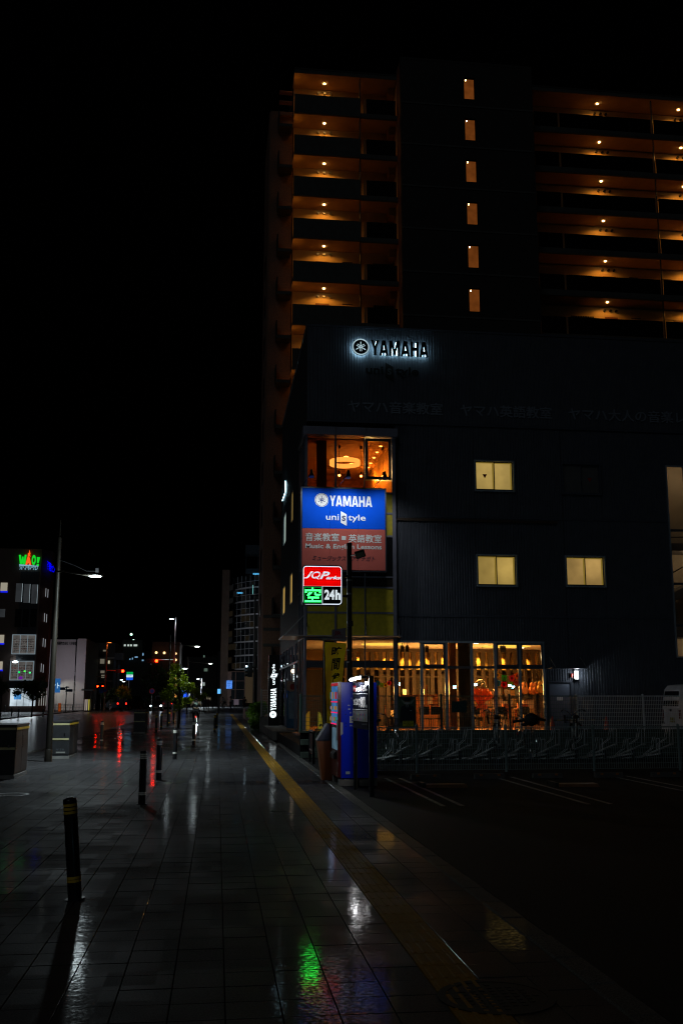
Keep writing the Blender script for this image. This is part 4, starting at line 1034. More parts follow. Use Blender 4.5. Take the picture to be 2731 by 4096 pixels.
# wheel stops and lock plates
M_STOP = mat('wheel_stop_concrete', (.07, .07, .068), .8, var=.2)
M_ORANGE_T = mat('orange_tape', (.35, .12, .01), .4)
stops = [(1643, 1761, 3104, 'wheel stop nearest the price board'), (1897, 2017, 3102, 'second wheel stop along from the price board'), (2131, 2246, 3102, 'third wheel stop, in front of the silver bicycle'), (2380, 2489, 3099, 'fourth wheel stop, right of the white double line'), (2606, 2717, 3098, 'last wheel stop at the right edge of the view')]
for (p0, p1, py, lab) in stops:
    A = gp(p0, py + 12); B = gp(p1, py + 12); y = 20.7
    x0, x1 = at(p0, 3120, y)[0], at(p1, 3120, y)[0]
    t = thing('wheel_stop', lab, 'wheel stop', ((x0 + x1) / 2, y, 0), 'wheel stops in the parking bays')
    b = MB(); b.prism([(-.07, 0), (.07, 0), (.045, .1), (-.045, .1)], (x0, y, -.004), (0, 1, 0), (0, 0, 1), (x1 - x0, 0, 0)); part('block', b, M_STOP, t)
    for xx in (x0 + .1, x1 - .16):
        b = MB(); b.box(xx, xx + .06, y - .062, y - .05, .05, .09); part('reflector', b, M_ORANGE_T, t)
for (p0, p1, py, lab) in ((1706, 1876, 3152, 'flat steel lock plate of the first parking bay, catching orange light'), (2237, 2406, 3149, 'flat steel lock plate in the third parking bay')):
    y = gp(p0, py)[1]; x0, x1 = gp(p0, py)[0], gp(p1, py)[0]
    t = thing('lock_plate', lab, 'lock plate', (x0, y, 0), 'flap lock plates of the parking bays')
    b = MB(); b.prism([(0, 0), (.10, .05), (.34, .05), (.44, 0)], (x0, y, -.004), (0, 1, 0), (0, 0, 1), (x1 - x0, 0, 0)); part('flap', b, mat('rusty_steel', (.22, .16, .11), .35, .7, var=.3), t)
    b = MB(); b.box(x0 - .08, x0 - .01, y, y + .44, -.004, .08); part('side_rail', b, M_STEEL_D, t)

# bicycle racks: sloping tray with two steel hoops
def make_rack(high):
    t = thing('bicycle_rack', 'x', 'bicycle rack', (0, 0, 0), 'bicycle racks between the two fences')
    h = .42 if high else .17
    b = MB()
    for s_ in (-1, 1): b.add([(s_ * .035, .35, .04), (s_ * .035, -.85, .04 + .02), (s_ * .035, -.85, .09), (s_ * .035, .35, .09)], [(0, 1, 2, 3)])
    b = MB(); b.cbox((0, -.1, h * .5 + .04), .10, 1.15, .035, Matrix.Rotation(-math.atan2(h, 1.1), 3, 'X')); part('tray', b, mat('rack_zinc', (.62, .63, .62), .5, .1, var=.2, vscale=9), t)
    b = MB()
    for s_ in (-.07, .07):
        b.tube([(s_, -.62, h + .42), (s_, -.60, h + .02), (s_, -.3, h * .8)], .008, 5)
        b.tube([(s_ * .6, -.5, h + .46), (s_ * .6, -.42, h + .16), (s_ * .6, -.2, h + .02), (s_ * .6, -.18, h * .6)], .008, 5)
    b.tube([(-.07, -.62, h + .42), (.07, -.62, h + .42)], .008, 5)
    part('hoop', b, mat('rack_hoop_zinc', (.85, .9, .95), .35, .2), t)
    b = MB(); b.box(-.03, .03, -.3, -.24, 0, h * .7); part('leg', b, M_STEEL_D, t)
    b = MB(); b.box(-.14, .14, .33, .37, 0, .05); part('foot', b, M_STEEL_D, t)
    return t
RK = {1: make_rack(True), 0: make_rack(False)}; used = {0: False, 1: False}
xs_r = [4.15 + .385 * i for i in range(20)]
ordn = ['first', 'second', 'third', 'fourth', 'fifth', 'sixth', 'seventh', 'eighth', 'ninth', 'tenth']
for i, x in enumerate(xs_r):
    hi = i % 2
    lab = '%s rack of the row between the fences, the %s from the left' % ('raised' if hi else 'low', ordn[i // 2])
    o = RK[hi] if not used[hi] else clone(RK[hi]); used[hi] = True
    o.location = (x, 25.9, 0); o.rotation_euler = (0, 0, math.radians(32)); o['label'] = lab

# ---------------------------------------------------------------- bicycles
M_TYRE = mat('tyre_rubber', (.012, .012, .012), .8)
M_CHROME = mat('chrome', (.6, .62, .65), .18, 1.0, var=.03)
def bike(label, loc, rz, frame_m, tilt=0., basket=True, cover=False, group='bicycles parked in the racks', rack=True):
    t = thing('bicycle', label, 'bicycle', (0, 0, 0), group); R = .33
    for nm, yy in (('wheel', .54), ('wheel', -.54)):
        b = MB(); pts = [(0, yy + R * math.cos(a), R + R * math.sin(a)) for a in [2 * PI * k / 24 for k in range(25)]]
        b.tube(pts, .017, 6, False); wo = part(nm, b, M_TYRE, t)
        b = MB(); pts = [(0, yy + (R - .025) * math.cos(a), R + (R - .025) * math.sin(a)) for a in [2 * PI * k / 24 for k in range(25)]]; b.tube(pts, .009, 5, False)
        for k in range(12):
            a = PI * k / 6; b.box(-.0015, .0015, yy - .001, yy + .001, R, R) if False else b.tube([(0, yy, R), (0, yy + (R - .03) * math.cos(a), R + (R - .03) * math.sin(a))], .0018, 3, False)
        part('rim', b, M_CHROME, wo)
        b = MB(); pts = [(0, yy + (R + .035) * math.cos(a), R + (R + .035) * math.sin(a)) for a in [PI * (.1 + .8 * k / 12) + (0 if yy > 0 else .35) for k in range(13)]]; b.tube(pts, .02, 5, False); part('mudguard', b, M_CHROME, wo)
    b = MB(); b.tube([(0, .54, R), (0, .44, .62), (0, .40, .80)], .014, 6); b.tube([(0, .42, .70), (0, .18, .36), (0, 0, .28)], .024, 7); b.tube([(0, 0, .28), (0, -.16, .78)], .016, 6)
    b.tube([(0, 0, .28), (0, -.54, R)], .011, 6); b.tube([(0, -.12, .66), (0, -.54, R)], .009, 6); part('frame', b, frame_m, t)
    b = MB(); b.tube([(-.29, .22, 1.0), (-.24, .30, 1.03), (-.1, .42, .98), (0, .40, .86), (.1, .42, .98), (.24, .30, 1.03), (.29, .22, 1.0)], .012, 6); b.tube([(0, .40, .78), (0, .395, .92)], .014, 6); part('handlebar', b, M_CHROME, t)
    b = MB()
    for s_ in (-1, 1): b.tube([(s_ * .27, .24, 1.015), (s_ * .31, .17, .99)], .018, 6)
    part('grip', b, M_BLACKM, t, None, 'stuff')
    b = MB(); b.sphere((0, -.19, .84), .12, 10, 6, (.75, 1.15, .4)); part('saddle', b, M_BLACKM, t)
    b = MB(); b.tube([(0, 0, .28), (.0, .1, .16)], .012, 5); b.box(-.1, .1, .07, .14, .14, .16); disc(b, (.03, 0, .28), (0, 1, 0), (0, 0, 1), (1, 0, 0), .09, .006, 16); part('crank', b, M_STEEL_D, t)
    if rack:
        b = MB(); b.tube([(-.07, -.35, .70), (-.07, -.78, .70), (.07, -.78, .70), (.07, -.35, .70)], .007, 5); b.tube([(-.07, -.6, .70), (-.02, -.54, R)], .006, 4); b.tube([(.07, -.6, .70), (.02, -.54, R)], .006, 4); b.box(-.01, .01, -.8, -.35, .69, .705); part('carrier', b, M_CHROME, t)
        b = MB(); b.cyl((0, -.90), .03, .56, .62, 8); part('rear_reflector', b, mat('red_reflector', (.4, .01, .01), .2), t)
    if basket:
        b = MB()
        for z in (.70, .76, .83, .90): 
            k = 1 + (z - .7) * .8; b.tube([(-.14 * k, .46, z), (.14 * k, .46, z), (.15 * k, .72 * 1.0, z), (-.15 * k, .72, z), (-.14 * k, .46, z)], .004, 4, False)
        for k in range(8):
            for yy in (.46, .72): x = -.14 + k * .04; b.tube([(x, yy, .70), (x * 1.15, yy, .90)], .003, 4, False)
            yy = .47 + k * .033
            for s_ in (-1, 1): b.tube([(s_ * .14, yy, .70), (s_ * .163, yy, .90)], .003, 4, False)
            b.tube([(-.14, yy, .70), (.14, yy, .70)], .003, 4, False)
        part('basket', b, M_BLACK, t, None, 'stuff')
    if cover:
        b = MB(); b.sphere((0, .45, .98), .19, 12, 8, (1, .9, .85)); part('basket_cover', b, M_BLACKM, t)
        b = MB(); b.tube([(-.42, .22, .96), (-.2, .3, 1.0), (0, .36, .98), (.2, .3, .95), (.42, .22, .92)], .035, 7); part('handle_muff', b, M_BLACKM, t)
    t.location = loc; t.rotation_euler = (tilt, 0, rz)
    return t
M_BSILV = mat('silver_frame_paint', (.75, .78, .75), .3, .1)
M_BBLK = mat('black_frame_paint', (.015, .015, .018), .25, .2)
bike('silver framed city bicycle with a basket, standing in the racks below the orange dress', (7.15, 25.5, .30), math.radians(158), M_BSILV, .0)
bike('black bicycle with covered basket and wide muffs on its handlebar', (7.85, 25.2, .12), math.radians(178), M_BBLK, 0, False, True)
bike('pale bicycle standing high in the racks in front of the grey service door', (9.35, 25.8, .30), math.radians(150), M_BSILV, 0)
bike('dark bicycle with a wire basket behind the black barriers and the recycling bin', (2.75, 23.6, .0), math.radians(20), M_BBLK, 0, True, False, 'bicycles by the fence end')
bike('black bicycle showing only its tyre over the fence right of the price board', (4.25, 26.2, .22), math.radians(200), M_BBLK, 0, True, False)

# ---------------------------------------------------------------- cones, bar, van behind the fence
M_CONE = mat('cone_red', (.55, .03, .015), .5, var=.05)
cones = []
for (px, lab) in ((2210, 'red traffic cone standing before the grey service door'), (2426, 'dim red traffic cone further right behind the fence')):
    x, y, z = at(px, 2920, 33.5)
    t = thing('traffic_cone', lab, 'traffic cone', (x, y, .35), 'traffic cones joined by a striped bar')
    b = MB(); b.cyl((x, y), .13, .36, 1.02, 14, .025); part('cone', b, M_CONE, t)
    b = MB(); b.box(x - .19, x + .19, y - .19, y + .19, .32, .36); part('base', b, M_CONE, t); cones.append((x, y))
b = MB(); b.tube([(cones[0][0], 33.5, .88), (cones[1][0], 33.5, .88)], .018, 6); co = thing('cone_bar', 'black and yellow striped bar laid across the two traffic cones', 'bar', (cones[0][0], 33.5, .88)); part('bar', b, M_BLACK, co)
for k in range(5):
    xx = cones[0][0] + .15 + k * .4; b = MB(); b.tube([(xx, 33.5, .88), (xx + .16, 33.5, .88)], .0195, 6); part('stripe', b, mat('yellow_tape', (.5, .34, .02), .4), co)
VX, VY, VW = at(2721, 2850, 33.4)[0], 33.4, 1.48
van = thing('parked_van', 'white box shaped van at the right edge beyond the fence, dark rear window', 'van', (VX + 1.6, VY + .7, .3))
Z0 = .30
prof = [(.10, .2), (.02, .5), (0, 1.0), (.03, 1.3), (.10, 1.62), (.22, 1.76), (.5, 1.80), (3.1, 1.80), (3.32, 1.2), (3.38, 1.0), (3.4, .2)]
b = MB(); ys = ((0, .10), (.05, .03), (.10, 0), (VW - .10, 0), (VW - .05, .03), (VW, .10)); vs = []
for yy, ins in ys:
    for px_, pz_ in prof: vs.append((VX + px_ + (ins if px_ < 1 else -ins), VY + yy, Z0 + pz_ - (ins if pz_ > 1.5 else 0)))
n_ = len(prof); fs = [(i * n_ + j, i * n_ + (j + 1) % n_, (i + 1) * n_ + (j + 1) % n_, (i + 1) * n_ + j) for i in range(5) for j in range(n_)] + [tuple(range(n_ - 1, -1, -1)), tuple(range(5 * n_, 6 * n_))]
b.add(vs, fs); part('body', b, mat('van_white', (.72, .72, .76), .3, .0, coat=.5), van)
M_VG = mat('van_glass', (.004, .004, .005), .08)
b = MB(); b.add([(VX - .006, VY + .12, Z0 + 1.05), (VX - .006, VY + VW - .12, Z0 + 1.05), (VX + .075, VY + VW - .18, Z0 + 1.56), (VX + .075, VY + .18, Z0 + 1.56)], [(0, 1, 2, 3)]); part('rear_window', b, M_VG, van)
b = MB(); b.box(VX + .25, VX + 1.5, VY - .006, VY - .001, Z0 + 1.0, Z0 + 1.5); part('side_window', b, M_VG, van)
b = MB(); b.box(VX + 1.6, VX + 2.5, VY - .006, VY - .001, Z0 + 1.0, Z0 + 1.5); part('side_window', b, M_VG, van)
for yy in (.02, VW - .14):
    b = MB(); b.box(VX - .012, VX + .03, VY + yy, VY + yy + .12, Z0 + .62, Z0 + .92); part('tail_light', b, mat('tail_red', (.12, .01, .01), .3), van)
for xx in (.7, 2.75):
    for yy in (-.01, VW - .15):
        b = MB(); b.tube([(VX + xx, VY + yy, Z0 + .27), (VX + xx, VY + yy + .16, Z0 + .27)], .27, 18); wo = part('wheel', b, M_TYRE, van)
        b = MB(); b.tube([(VX + xx, VY + yy - .01, Z0 + .27), (VX + xx, VY + yy - .001, Z0 + .27)], .16, 14); part('hubcap', b, M_STEEL, wo)
b = MB(); b.box(VX - .05, VX + .05, VY + .03, VY + VW - .03, Z0 + .18, Z0 + .42); part('bumper', b, MATS['van_white'], van)
b = MB(); b.box(VX - .012, VX + .0, VY + .5, VY + .83, Z0 + .48, Z0 + .65); part('number_plate', b, mat('plate_yellow', (.35, .3, .03), .5), van)
b = MB(); b.box(VX - .03, VX + .01, VY + .66, VY + .84, Z0 + .86, Z0 + .94); part('door_handle', b, M_BLACK, van)

# ---------------------------------------------------------------- vending machine (faces the footway)
VMX0, VMX1, VMY0, VMY1 = at(1360, 3110, 19.35)[0], at(1508, 3110, 19.35)[0], 19.35, 20.5
VZ0, VZ1 = at(1360, 3114, 19.35)[2], at(1360, 2728, 19.35)[2]
vm = thing('vending_machine', 'tall blue drinks vending machine, its lit front turned to the footway', 'vending machine', ((VMX0 + VMX1) / 2, (VMY0 + VMY1) / 2, 0))
M_VBLUE = mat('machine_blue', (.003, .03, .80), .3, var=.05, vscale=2, coat=.2)
M_VRED = mat('machine_red', (.10, .012, .015), .3, coat=.3)
b = MB(); b.box(VMX0 + .02, VMX1, VMY0, VMY1, VZ0, VZ1 - .01); part('cabinet', b, M_VBLUE, vm)
b = MB(); b.box(VMX0 - .04, VMX0 + .02, VMY0 + .01, VMY1, VZ0 + .01, VZ1); part('front_door', b, M_VRED, vm)
zz = lambda py: at(1345, py, VMY0 + .3)[2]
E_VLIT = em('machine_window_glow', (.12, .42, 1.0), .30, .5, 7)
M_CANS = [em('drink_glow_' + n, c_, .30) for n, c_ in (('red', (.8, .06, .1)), ('blue', (.05, .2, .9)), ('gold', (.8, .5, .1)), ('white', (.75, .85, .9)), ('green', (.1, .5, .3)))]
rows = ((2746, 2805), (2812, 2848), (2853, 2894))
E_STRIP = em('magenta_button_strip', (1.0, .02, .16), .9)
for r, (p, q_) in enumerate(rows):
    z1, z0 = zz(p), zz(q_)
    b = MB(); b.box(VMX0 - .046, VMX0 - .041, VMY0 + .10, VMY1 - .08, z0, z1); wo = part('display_window', b, E_VLIT, vm)
    for k in range(9):
        y = VMY0 + .16 + k * .10; hh = (z1 - z0) * .62
        b = MB(); b.tube([(VMX0 - .058, y, z0 + .04), (VMX0 - .058, y, z0 + hh)], .028, 7); part('drink_can', b, M_CANS[(k * 3 + r * 2) % 5], wo)
    b = MB(); b.box(VMX0 - .062, VMX0 - .041, VMY0 + .10, VMY1 - .08, z0 - .025, z0 - .008); part('button_strip', b, E_STRIP, wo)
b = MB(); b.box(VMX0 - .05, VMX0 - .041, VMY0 + .02, VMY1 - .02, VZ1 - .07, VZ1 - .02); part('top_strip', b, em('machine_red_glow', (.9, .05, .08), .35), vm)
b = MB(); b.box(VMX0 - .047, VMX0 - .041, VMY0 + .12, VMY1 - .2, zz(3000), zz(2912)); part('poster_panel', b, em('machine_poster_glow', (.25, .45, .6), .22, .4, 5), vm)
b = MB(); b.prism([(-.041, zz(3005)), (-.10, zz(3018)), (-.10, zz(3036)), (-.041, zz(3036))], (VMX0, VMY0 + .3, 0), (1, 0, 0), (0, 0, 1), (0, .55, 0)); part('delivery_hatch', b, M_STEEL_D, vm)
b = MB(); b.box(VMX0 - .06, VMX0 - .041, VMY0 + .04, VMY0 + .12, zz(2960), zz(2880)); part('coin_panel', b, M_STEEL, vm)
zf = lambda py: at(1400, py, VMY0)[2]; xf = lambda px: at(px, 2950, VMY0)[0]
b = MB(); b.prism([(xf(1361), zf(2890)), (xf(1371), zf(2891)), (xf(1371), zf(2936)), (xf(1361), zf(2944))], (0, VMY0 - .001, 0), (1, 0, 0), (0, 0, 1), (0, -.004, 0)); part('white_label', b, mat('label_white', (.5, .5, .52), .5), vm)
letters('brand_lettering', 'B', (xf(1398), VMY0 - .001, zf(2893)), (xf(1424) - xf(1398), 0, 0), (0, 0, zf(2865) - zf(2893)), (0, -1, 0), M_WHITE, vm, .04)
letters('lettering', 'SUNTORY', (xf(1398), VMY0 - .001, zf(2906)), (.34, 0, 0), (0, 0, .028), (0, -1, 0), M_WHITE, vm, .02)
ccx, ccz, RR = xf(1440), zf(2826), .20
for k, ch in enumerate("BOSS COFFEE"):
    an = math.radians(232 - k * 19)
    if ch == ' ': continue
    d = Vector((math.cos(an), 0, math.sin(an))); tn = Vector((math.sin(an), 0, -math.cos(an)))
    o_ = Vector((ccx, VMY0 - .001, ccz)) + d * RR - tn * .014
    letters('lettering', ch, o_, tn * .026, d * .036, (0, -1, 0), M_WHITE, vm, .03, th=.002)
b = MB(); b.box(xf(1382), xf(1399), VMY0 - .004, VMY0 - .001, zf(3098), zf(3087)); part('sticker', b, mat('sticker_white', (.55, .6, .62), .5), vm)
for px, py in ((1381, 2844), (1382, 2858), (1383, 2893), (1382, 2907)):
    b = MB(); b.tube([(xf(px), VMY0 - .001, zf(py)), (xf(px), VMY0 - .008, zf(py))], .009, 8); part('bolt', b, M_STEEL_D, vm)
for sx in (VMX0 + .06, VMX1 - .08):
    for sy in (VMY0 + .06, VMY1 - .08):
        b = MB(); b.cyl((sx, sy), .02, .1, VZ0, 8); part('foot', b, M_STEEL_D, vm)
for k, (p0, p1) in enumerate((((VMX0 - .02, VMY0 - .04), (VMX1 - .38, VMY0 + .16)), ((VMX0 - .02, VMY1 - .16), (VMX1, VMY1 + .02)), ((VMX1 - .34, VMY0 - .02), (VMX1, VMY0 + .16)))):
    b = MB(); b.box(p0[0], p1[0], p0[1], p1[1], -.004, .115)
    solo('plinth_block', b, M_CONC, ['concrete block under the front corner of the blue machine', 'concrete block under the far end of the blue machine', 'concrete block under the back corner of the blue machine'][k], 'concrete block', 'concrete blocks under the vending machine', ((p0[0] + p1[0]) / 2, p0[1], 0))
lamp('AREA', 'machine_front_light', (VMX0 - .08, 19.95, 1.3), 3.2, (.45, .6, 1), .8, aim=(VMX0 - 1, 19.95, 1.2), parent=vm, sy=.8)

# recycling bin
rb = thing('recycling_bin', 'orange plastic recycling bin with a slanted dark lid beside the blue machine', 'bin', (2.3, 21.0, 0))
x0, x1 = 2.06, 2.34
b = MB(); b.add([(x0 + .08, 20.62, 0), (x1, 20.62, 0), (x1, 20.95, 0), (x0 + .08, 20.95, 0), (x0 - .02, 20.6, .78), (x1, 20.6, .78), (x1, 20.97, .78), (x0 - .02, 20.97, .78)], [(0, 3, 2, 1), (4, 5, 6, 7), (0, 1, 5, 4), (1, 2, 6, 5), (2, 3, 7, 6), (3, 0, 4, 7)]); part('body', b, mat('bin_orange', (.24, .07, .012), .5, var=.2), rb)
b = MB(); b.prism([(x0 - .03, .785), (x1 + .02, .785), (x1 + .02, 1.12), (x1 - .1, 1.12)], (0, 20.58, 0), (1, 0, 0), (0, 0, 1), (0, .42, 0)); part('lid', b, mat('bin_lid', (.03, .03, .035), .4), rb)

# black barrier panels at the lot entrance
for k, (px0, px1, py, d_) in enumerate(((1221, 1256, 3055, 25.6), (1284, 1309, 3085, 22.6))):
    A = at(px0, 3050, d_ + 1.1); B = at(px1, 3050, d_)
    ht = at(px1, 2930, d_)[2]
    t = thing('barrier_panel', ['black steel barrier panel before the end of the retaining wall', 'black steel barrier panel next to the orange bin'][k], 'barrier', (B[0], B[1], 0), 'black barrier panels at the lot entrance')
    xx = (A[0] + B[0]) / 2 + .05
    for yy in (d_, d_ + 1.05):
        b = MB(); b.box(xx - .03, xx + .03, yy - .03, yy + .03, 0, ht); part('post', b, M_BLACK, t)
    b = MB(); b.box(xx - .012, xx + .012, d_ + .03, d_ + 1.02, .22, ht - .05); part('panel', b, M_BLACK, t)
    b = MB(); b.box(xx - .032, xx + .032, d_ - .03, d_ + 1.08, ht, ht + .03); part('top_rail', b, mat('worn_rail', (.3, .22, .2), .4, .6), t)
    b = MB(); b.box(xx - .02, xx + .02, d_ + .03, d_ + 1.02, .30, .345); part('foot_rail', b, mat('gloss_rail', (.5, .4, .4), .15, .8), t)

# ---------------------------------------------------------------- price board
bd = thing('price_board', 'glossy parking price board between black posts, lit by a tube above', 'price board', (2.55, 17.4, 0))
y_n, y_f = 17.3, 18.5
x_n = at(1478, 3000, y_n)[0]; x_f = at(1416, 3000, y_f)[0]
P_n, P_f = Vector((x_n, y_n, 0)), Vector((x_f, y_f, 0))
ux = (P_n - P_f).normalized(); nn = Vector((-ux.y, ux.x, 0)); nn = nn if nn.x < 0 else -nn; wid = (P_n - P_f).length
zt_, zb_ = at(1470, 2728, y_n)[2], at(1470, 2921, y_n)[2]
ztop = at(1480, 2704, y_n)[2]
for k, (P_, w_) in enumerate(((P_n + ux * .05, .075), (P_f - ux * .03, .05))):
    b = MB(); b.cbox((P_.x + .02, P_.y, (ztop - .0) / 2), w_, w_, ztop); part('post', b, M_BLACK, bd)
def bq(a, z, off=0): p = P_f + ux * (a * wid) + nn * (.02 + off); return Vector((p.x, p.y, z))
def bpanel(name, a0, a1, z0, z1, m_, off=.0, th=.002, par=None):
    b = MB(); p = [bq(a0, z0, off), bq(a1, z0, off), bq(a1, z1, off), bq(a0, z1, off)]; q4 = [v + nn * th for v in p]
    b.add(p + q4, [(0, 3, 2, 1), (4, 5, 6, 7), (0, 1, 5, 4), (1, 2, 6, 5), (2, 3, 7, 6), (3, 0, 4, 7)]); return part(name, b, m_, par or bd)
M_BNAVY = mat('board_navy', (.03, .035, .06), .08, var=.04, coat=1, crough=.02); M_BGREY = mat('board_silver', (.2, .21, .23), .3, coat=.6, crough=.05)
M_BRED = mat('board_red', (.5, .01, .015), .3)
bp_ = bpanel('panel', .0, .96, zb_, zt_, M_BNAVY, -.018, .018)
H = zt_ - zb_; Z = lambda f: zt_ - f * H
bpanel('red_patch', .02, .19, Z(.19), Z(.07), M_BRED, .001)
letters('lettering', '料金', bq(.05, Z(.16), .004), ux * (.11 * wid), Vector((0, 0, .05)), nn, M_WHITE, bd, .02, th=.001)
letters('lettering', '8:00~24:00', bq(.20, Z(.20), .002), ux * (.28 * wid), Vector((0, 0, .40 * .18)), nn, M_WHITE, bd, .02, th=.002)
letters('lettering', '40', bq(.50, Z(.20), .002), ux * (.11 * wid), Vector((0, 0, H * .13)), nn, M_WHITE, bd, .03, th=.002)
letters('lettering', '分', bq(.62, Z(.20), .002), ux * (.045 * wid), Vector((0, 0, H * .07)), nn, M_BRED, bd, .03, th=.002)
letters('lettering', '/200', bq(.68, Z(.20), .002), ux * (.20 * wid), Vector((0, 0, H * .14)), nn, M_WHITE, bd, .03, th=.002)
letters('lettering', '円', bq(.89, Z(.20), .002), ux * (.05 * wid), Vector((0, 0, H * .05)), nn, M_WHITE, bd, .03, th=.002)
bpanel('white_rule', .0, .95, Z(.255), Z(.243), M_WHITE, .001)
bpanel('white_rule', .0, .95, Z(.595), Z(.583), M_WHITE, .001)
letters('lettering', '24', bq(.04, Z(.49), .002), ux * (.10 * wid), Vector((0, 0, H * .12)), nn, M_WHITE, bd, .02, th=.002)
letters('lettering', '時間\n駐車', bq(.16, Z(.50), .002), ux * (.19 * wid), Vector((0, 0, H * .15)), nn, M_WHITE, bd, .02, th=.002, lines=.9)
letters('lettering', '最\n大', bq(.42, Z(.54), .002), ux * (.05 * wid), Vector((0, 0, H * .18)), nn, M_WHITE, bd, .02, th=.002, lines=.9)
letters('lettering', '800', bq(.50, Z(.55), .002), ux * (.32 * wid), Vector((0, 0, H * .24)), nn, M_WHITE, bd, .04, th=.002)
letters('lettering', '円', bq(.86, Z(.55), .002), ux * (.07 * wid), Vector((0, 0, H * .07)), nn, M_WHITE, bd, .02, th=.002)
bpanel('notice_strip', .0, .955, Z(.84), Z(.61), M_BGREY, .001)
cols_ = [(.02, .1, .35), (.4, .02, .04), (.05, .25, .3), (.3, .3, .05), (.02, .04, .2), (.4, .05, .1)]
for r in range(2):
    for k in range(9 - r):
        cm = mat('card_mark_%s' % 'abcdef'[(k + 2 * r) % 6], cols_[(k + 2 * r) % 6], .5)
        bpanel('card_mark', .05 + k * .1, .05 + k * .1 + .05, Z(.71 + .095 * r), Z(.675 + .095 * r), cm, .0035, .001)
letters('lettering', '駐車場管理', bq(.62, Z(.91), .002), ux * (.30 * wid), Vector((0, 0, H * .035)), nn, MATS['faint_grey'], bd, .01, th=.001)
E_TUBE = em('white_tube', (1.0, .95, .97), 45)
tl0, tl1 = at(1403, 2722, 18.1), at(1449, 2712, 17.35)
tl0 = Vector((P_f.x - .42, 18.25, 1.955)); tl1 = Vector((P_n.x - .22, 17.35, 2.005))
tl0, tl1 = Vector(at(1400, 2722, 18.2)), Vector(at(1447, 2711, 17.5))
b = MB(); b.tube([tl0, tl1], .018, 8); part('tube_light', b, E_TUBE, bd)
b = MB(); b.tube([tl1, tl1 + (P_n + Vector((0, .05, tl1.z + .02)) - tl1) * .98], .025, 8); part('lamp_arm', b, M_BLACK, bd)
b = MB(); b.tube([tl0 + Vector((0, 0, .035)), tl1 + Vector((0, 0, .035))], .02, 6); part('lamp_cover', b, M_WHITE, bd)
mid = (tl0 + tl1) / 2
lamp('POINT', 'tube_light_source', (mid.x - .03, mid.y, mid.z - .06), 9, (.95, .97, 1), .04, parent=bd)

# ---------------------------------------------------------------- pole with the lit parking sign
PY = 22.0
ppx, _, ztp = at(1397, 2178, PY)
pole = thing('sign_pole', 'dark steel pole carrying the red and green parking sign', 'pole', (ppx, PY, 0))
b = MB(); b.cyl((ppx, PY), .058, 0, ztp, 16); part('shaft', b, mat('pole_dark_steel', (.025, .028, .03), .4, .5, var=.3), pole)
b = MB(); b.cyl((ppx, PY), .063, ztp - .02, ztp + .03, 16); part('cap', b, M_BLACK, pole)
for py in (2322, 2376, 2490):
    z = at(1397, py, PY)[2]; b = MB(); b.cyl((ppx, PY), .066, z - .02, z + .02, 14); part('clamp', b, M_STEEL, pole)
x0, _, z1 = at(1206, 2262, PY - .1); x1, _, z0 = at(1368, 2426, PY - .1)
sg = thing('parking_sign', 'lit square sign, red with slanted white letters above, green dots and 24h below', 'lit sign', ((x0 + x1) / 2, PY - .1, z0))
def rrect(x0, x1, z0, z1, r, n=6):
    pts = []
    for cx, cz, a0 in ((x1 - r, z1 - r, 0), (x0 + r, z1 - r, 90), (x0 + r, z0 + r, 180), (x1 - r, z0 + r, 270)):
        for k in range(n + 1):
            a = math.radians(a0 + 90 * k / n); pts.append((cx + r * math.cos(a), cz + r * math.sin(a)))
    return pts
SYY = PY - .22
b = MB(); b.prism(rrect(x0, x1, z0, z1, .09), (0, SYY, 0), (1, 0, 0), (0, 0, 1), (0, .17, 0)); part('case', b, mat('sign_case', (.12, .12, .14), .4, .5), sg)
E_SW = em('sign_white', (.78, .88, 1.0), 1.05); E_SR = em('sign_red', (1.0, .0, .0), .78, .12, 2.5); E_LET = em('sign_letter_white', (.78, .88, .92), .85)
w_ = x1 - x0
b = MB(); b.prism(rrect(x0 + .025, x1 - .025, z0 + .025, z1 - .025, .07), (0, SYY - .001, 0), (1, 0, 0), (0, 0, 1), (0, -.006, 0)); part('border', b, E_SW, sg)
zm_ = z0 + (z1 - z0) * .48
top_poly = [p for p in rrect(x0 + .042, x1 - .042, zm_ - .3, z1 - .042, .055) if p[1] > zm_]
b = MB(); b.prism([(x1 - .042, zm_)] + top_poly + [(x0 + .042, zm_)], (0, SYY - .008, 0), (1, 0, 0), (0, 0, 1), (0, -.003, 0)); part('red_face', b, E_SR, sg)
xm = x0 + w_ * .505
b = MB(); bot = [p for p in rrect(xm, x1 - .042, z0 + .045, zm_ + .3, .05) if p[1] < zm_ - .001 and p[0] > xm + .1]
b.prism([(xm, zm_ - .006), (xm, z0 + .045)] + bot + [(x1 - .042, zm_ - .006)], (0, SYY - .008, 0), (1, 0, 0), (0, 0, 1), (0, -.003, 0)); part('black_face', b, mat('sign_black', (.012, .01, .01), .4), sg)
b = MB(); b.box(x0 + .03, xm - .012, SYY - .03, SYY - .008, z0 + .03, zm_ - .004); led = part('display_case', b, mat('led_case', (.03, .05, .035), .3), sg)
b = MB(); b.box(x0 + .055, xm - .03, SYY - .0325, SYY - .030, z0 + .06, zm_ - .03); part('display_face', b, mat('led_face', (.004, .02, .006), .3), sg)
ROWS = ["       ##        ", "       ##        ", "#################", "#################", "##             ##", "##  ####  ##   ##", "   ####   ##     ", "   ###    #######", "  ###      ##### ", "                 ", "   ############  ", "   ############  ", "       ##        ", "       ##        ", "#################", "#################"]
b = MB(); lx0, lx1, lz0, lz1 = x0 + .075, xm - .05, z0 + .085, zm_ - .05
